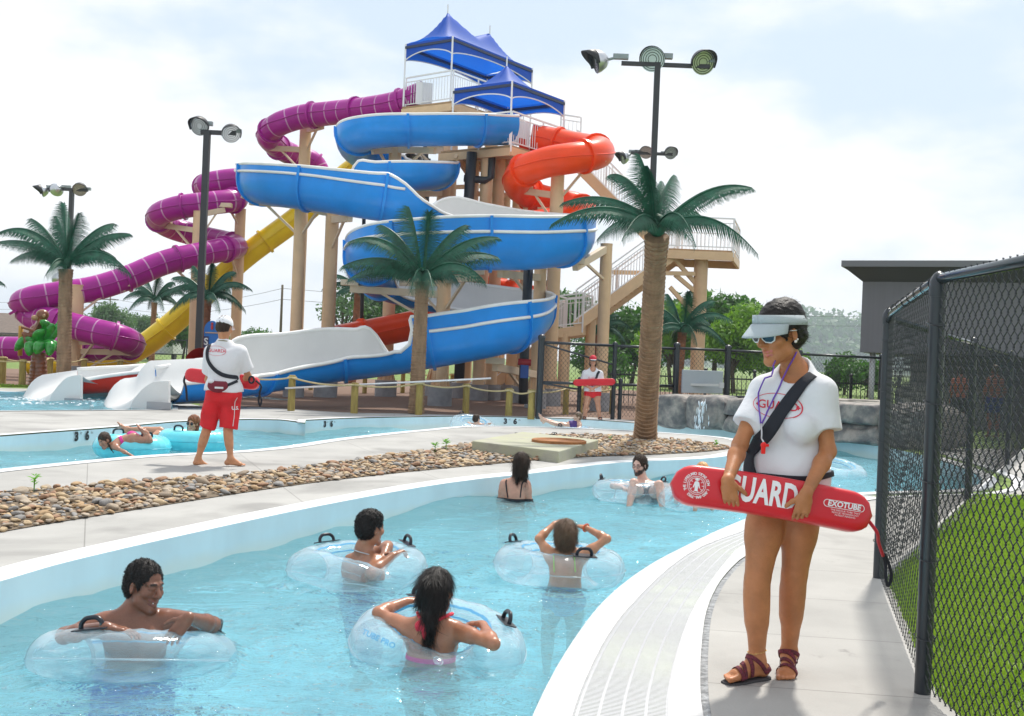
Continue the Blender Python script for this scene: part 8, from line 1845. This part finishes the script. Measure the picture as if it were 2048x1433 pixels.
fg_s.root.location.z += P(1112, 660, 37.4).z
# ================================================================== monkey figure in a moulded palm
mk = thing('monkey_figure', 'glossy brown monkey figure sitting in a moulded green palm at the left', 'sculpture', G(80, 772)); dk = G(80, 772).y
def K(x, y, o=0.): return P(x, y, dk+o)
brn = mat('glossy brown plastic', (.20, .060, .018), .3, var=.3, vs=6, coat=.4); grn = mat('glossy green plastic', (.010, .26, .018), .25, var=.35, vs=5, coat=.5); tan_ = mat('tan plastic', (.42, .25, .13), .4); ylw = mat('yellow plastic', (.45, .24, .02), .4)
A = SDF(); e3 = ((1, 0, 0), (0, 1, 0), (0, 0, 1)); A.el(K(85, 630), e3, (.19, .18, .17), .05); A.rc(K(84, 640), K(70, 668), .13, .15, .06); A.rc(K(70, 660), K(62, 675), .15, .14, .05); A.rc(K(78, 645, -.12), K(68, 662, -.2), .06, .05, .04); A.rc(K(68, 662, -.2), K(44, 655, -.1), .045, .04, .03); A.rc(K(60, 672, -.12), K(48, 668, -.2), .075, .06, .04); A.rc(K(48, 668, -.2), K(52, 690, -.2), .06, .05, .04)
v, f = A.mesh(.022); mesh_obj('monkey_body', v, f, brn, mk, True); A = SDF(); A.el(K(70, 636, -.12), e3, (.11, .10, .085), .04); A.el(K(88, 632, -.18), e3, (.05, .03, .06), .03); v, f = A.mesh(.018); mesh_obj('monkey_face', v, f, tan_, mk, True)
mb = MB(); mb.tube(catmull([tuple(K(76, 775)), tuple(K(77, 745)), tuple(K(78, 705))], 14), [.30-.1*(i/28)+(.02 if i % 3 == 0 else 0) for i in range(29)], 18); mb.build('palm_trunk', brn, mk, True)
for (x0, y0, x1, y1, x2, y2, o, w) in ((80, 700, 55, 680, 30, 702, -.1, .17), (80, 700, 62, 690, 58, 712, -.5, .16), (82, 698, 80, 690, 72, 708, -.6, .17), (84, 698, 100, 685, 118, 702, -.1, .16), (86, 696, 100, 690, 98, 712, -.5, .15), (84, 690, 92, 650, 84, 642, -.3, .14), (88, 690, 108, 668, 122, 640, .1, .12), (86, 690, 98, 660, 106, 648, -.2, .13), (84, 692, 76, 672, 88, 660, -.35, .15)):
    A = SDF(); pp = catmull([tuple(K(x0, y0)), tuple(K(x1, y1, o*.6)), tuple(K(x2, y2, o))], 5)
    for i in range(len(pp)-1): t0, t1 = i/(len(pp)-1), (i+1)/(len(pp)-1); A.rc(pp[i], pp[i+1], w*(.45+.9*math.sin(PI*(t0*.8+.12)))*.8, w*(.45+.9*math.sin(PI*(t1*.8+.12)))*.8*(1 if t1 < .9 else .35), .03, ((0, .4, 1), 1.5))
    v, f = A.mesh(.026); mesh_obj('leaf', v, f, grn, mk, True)
mb = MB(); mb.cyl(K(42, 652, -.05), K(40, 712, -.05), .07, 12); mb.build('pole', ylw, mk, True)
# blue sign behind the guard
sg = thing('slide_sign', 'blue round topped slide sign partly hidden behind the white capped guard', 'sign', gxy(425, 36)); ds = 36.0; sb = mat('sign blue', (.012, .16, .55), .5)
pts = [P(408, 735, ds), P(408, 668, ds)]+[P(424+16*math.cos(a), 662-20*math.sin(a), ds) for a in np.linspace(PI, 0, 12)]+[P(441, 668, ds), P(441, 735, ds)]; pts = [Vector((p.x, ds, p.z)) for p in pts]
mb = MB(); mb.prism(pts, (0, .06, 0)); o = mb.build('board', sb, sg); fixn(o)
mb = MB(); c = P(424, 655, ds-.03); mb.sphere(c, .06, 8, 6, (.7, .3, 1.4)); mb.sphere(c+Vector((0, 0, .11)), .04, 8, 6, (1, .3, 1)); mb.build('emblem', mat('sign red', (.5, .04, .04), .5), sg)
mb = MB(); mb.box(P(424, 666, ds-.02), (.42, .02, .035)); mb.build('stripe', mat('sign tan', (.55, .38, .25), .6), sg)
mb = MB(); mb.box(P(412, 684, ds-.02), (.16, .02, .34)); mb.build('letter_panel', mat('sign navy', (.02, .02, .10), .5), sg); mb = MB(); flat_text(mb, 'S', P(412, 684, ds-.035), (1, 0, 0), UPV, .30, .008); mb.build('lettering', white_paint, sg)
for x in (411, 438): b_ = P(x, 735, ds); mb = MB(); mb.cyl((b_.x, ds+.1, -.05), (b_.x, ds+.1, b_.z+.3), .05, 10); mb.build('post', pole_m, sg)

# rings of small waves that the tubes and bodies push out
wo = bpy.data.objects['river_water'].data; cc0 = np.zeros(len(wo.vertices)*3); wo.vertices.foreach_get('co', cc0); cc0 = cc0.reshape(-1, 3)
for c, R in ((T1, .55), (T2, .5), (T3, .52), (T4, .5), (T5, .5), (T6, .45), (Vector((P(1033, 1000, 13.3).x, 13.3, 0)), .2), (T7, .45), (cA, .5), (cB, .5)):
    r = np.hypot(cc0[:, 0]-c.x, cc0[:, 1]-c.y); an = np.arctan2(cc0[:, 1]-c.y, cc0[:, 0]-c.x); e = np.maximum(r-R, 0); cc0[:, 2] += np.where(r > R*.8, .016*np.cos(2*PI*e/.30+.8*np.sin(3*an))*np.exp(-e/.45), 0)
wo.vertices.foreach_set('co', cc0.ravel()); wo.update()
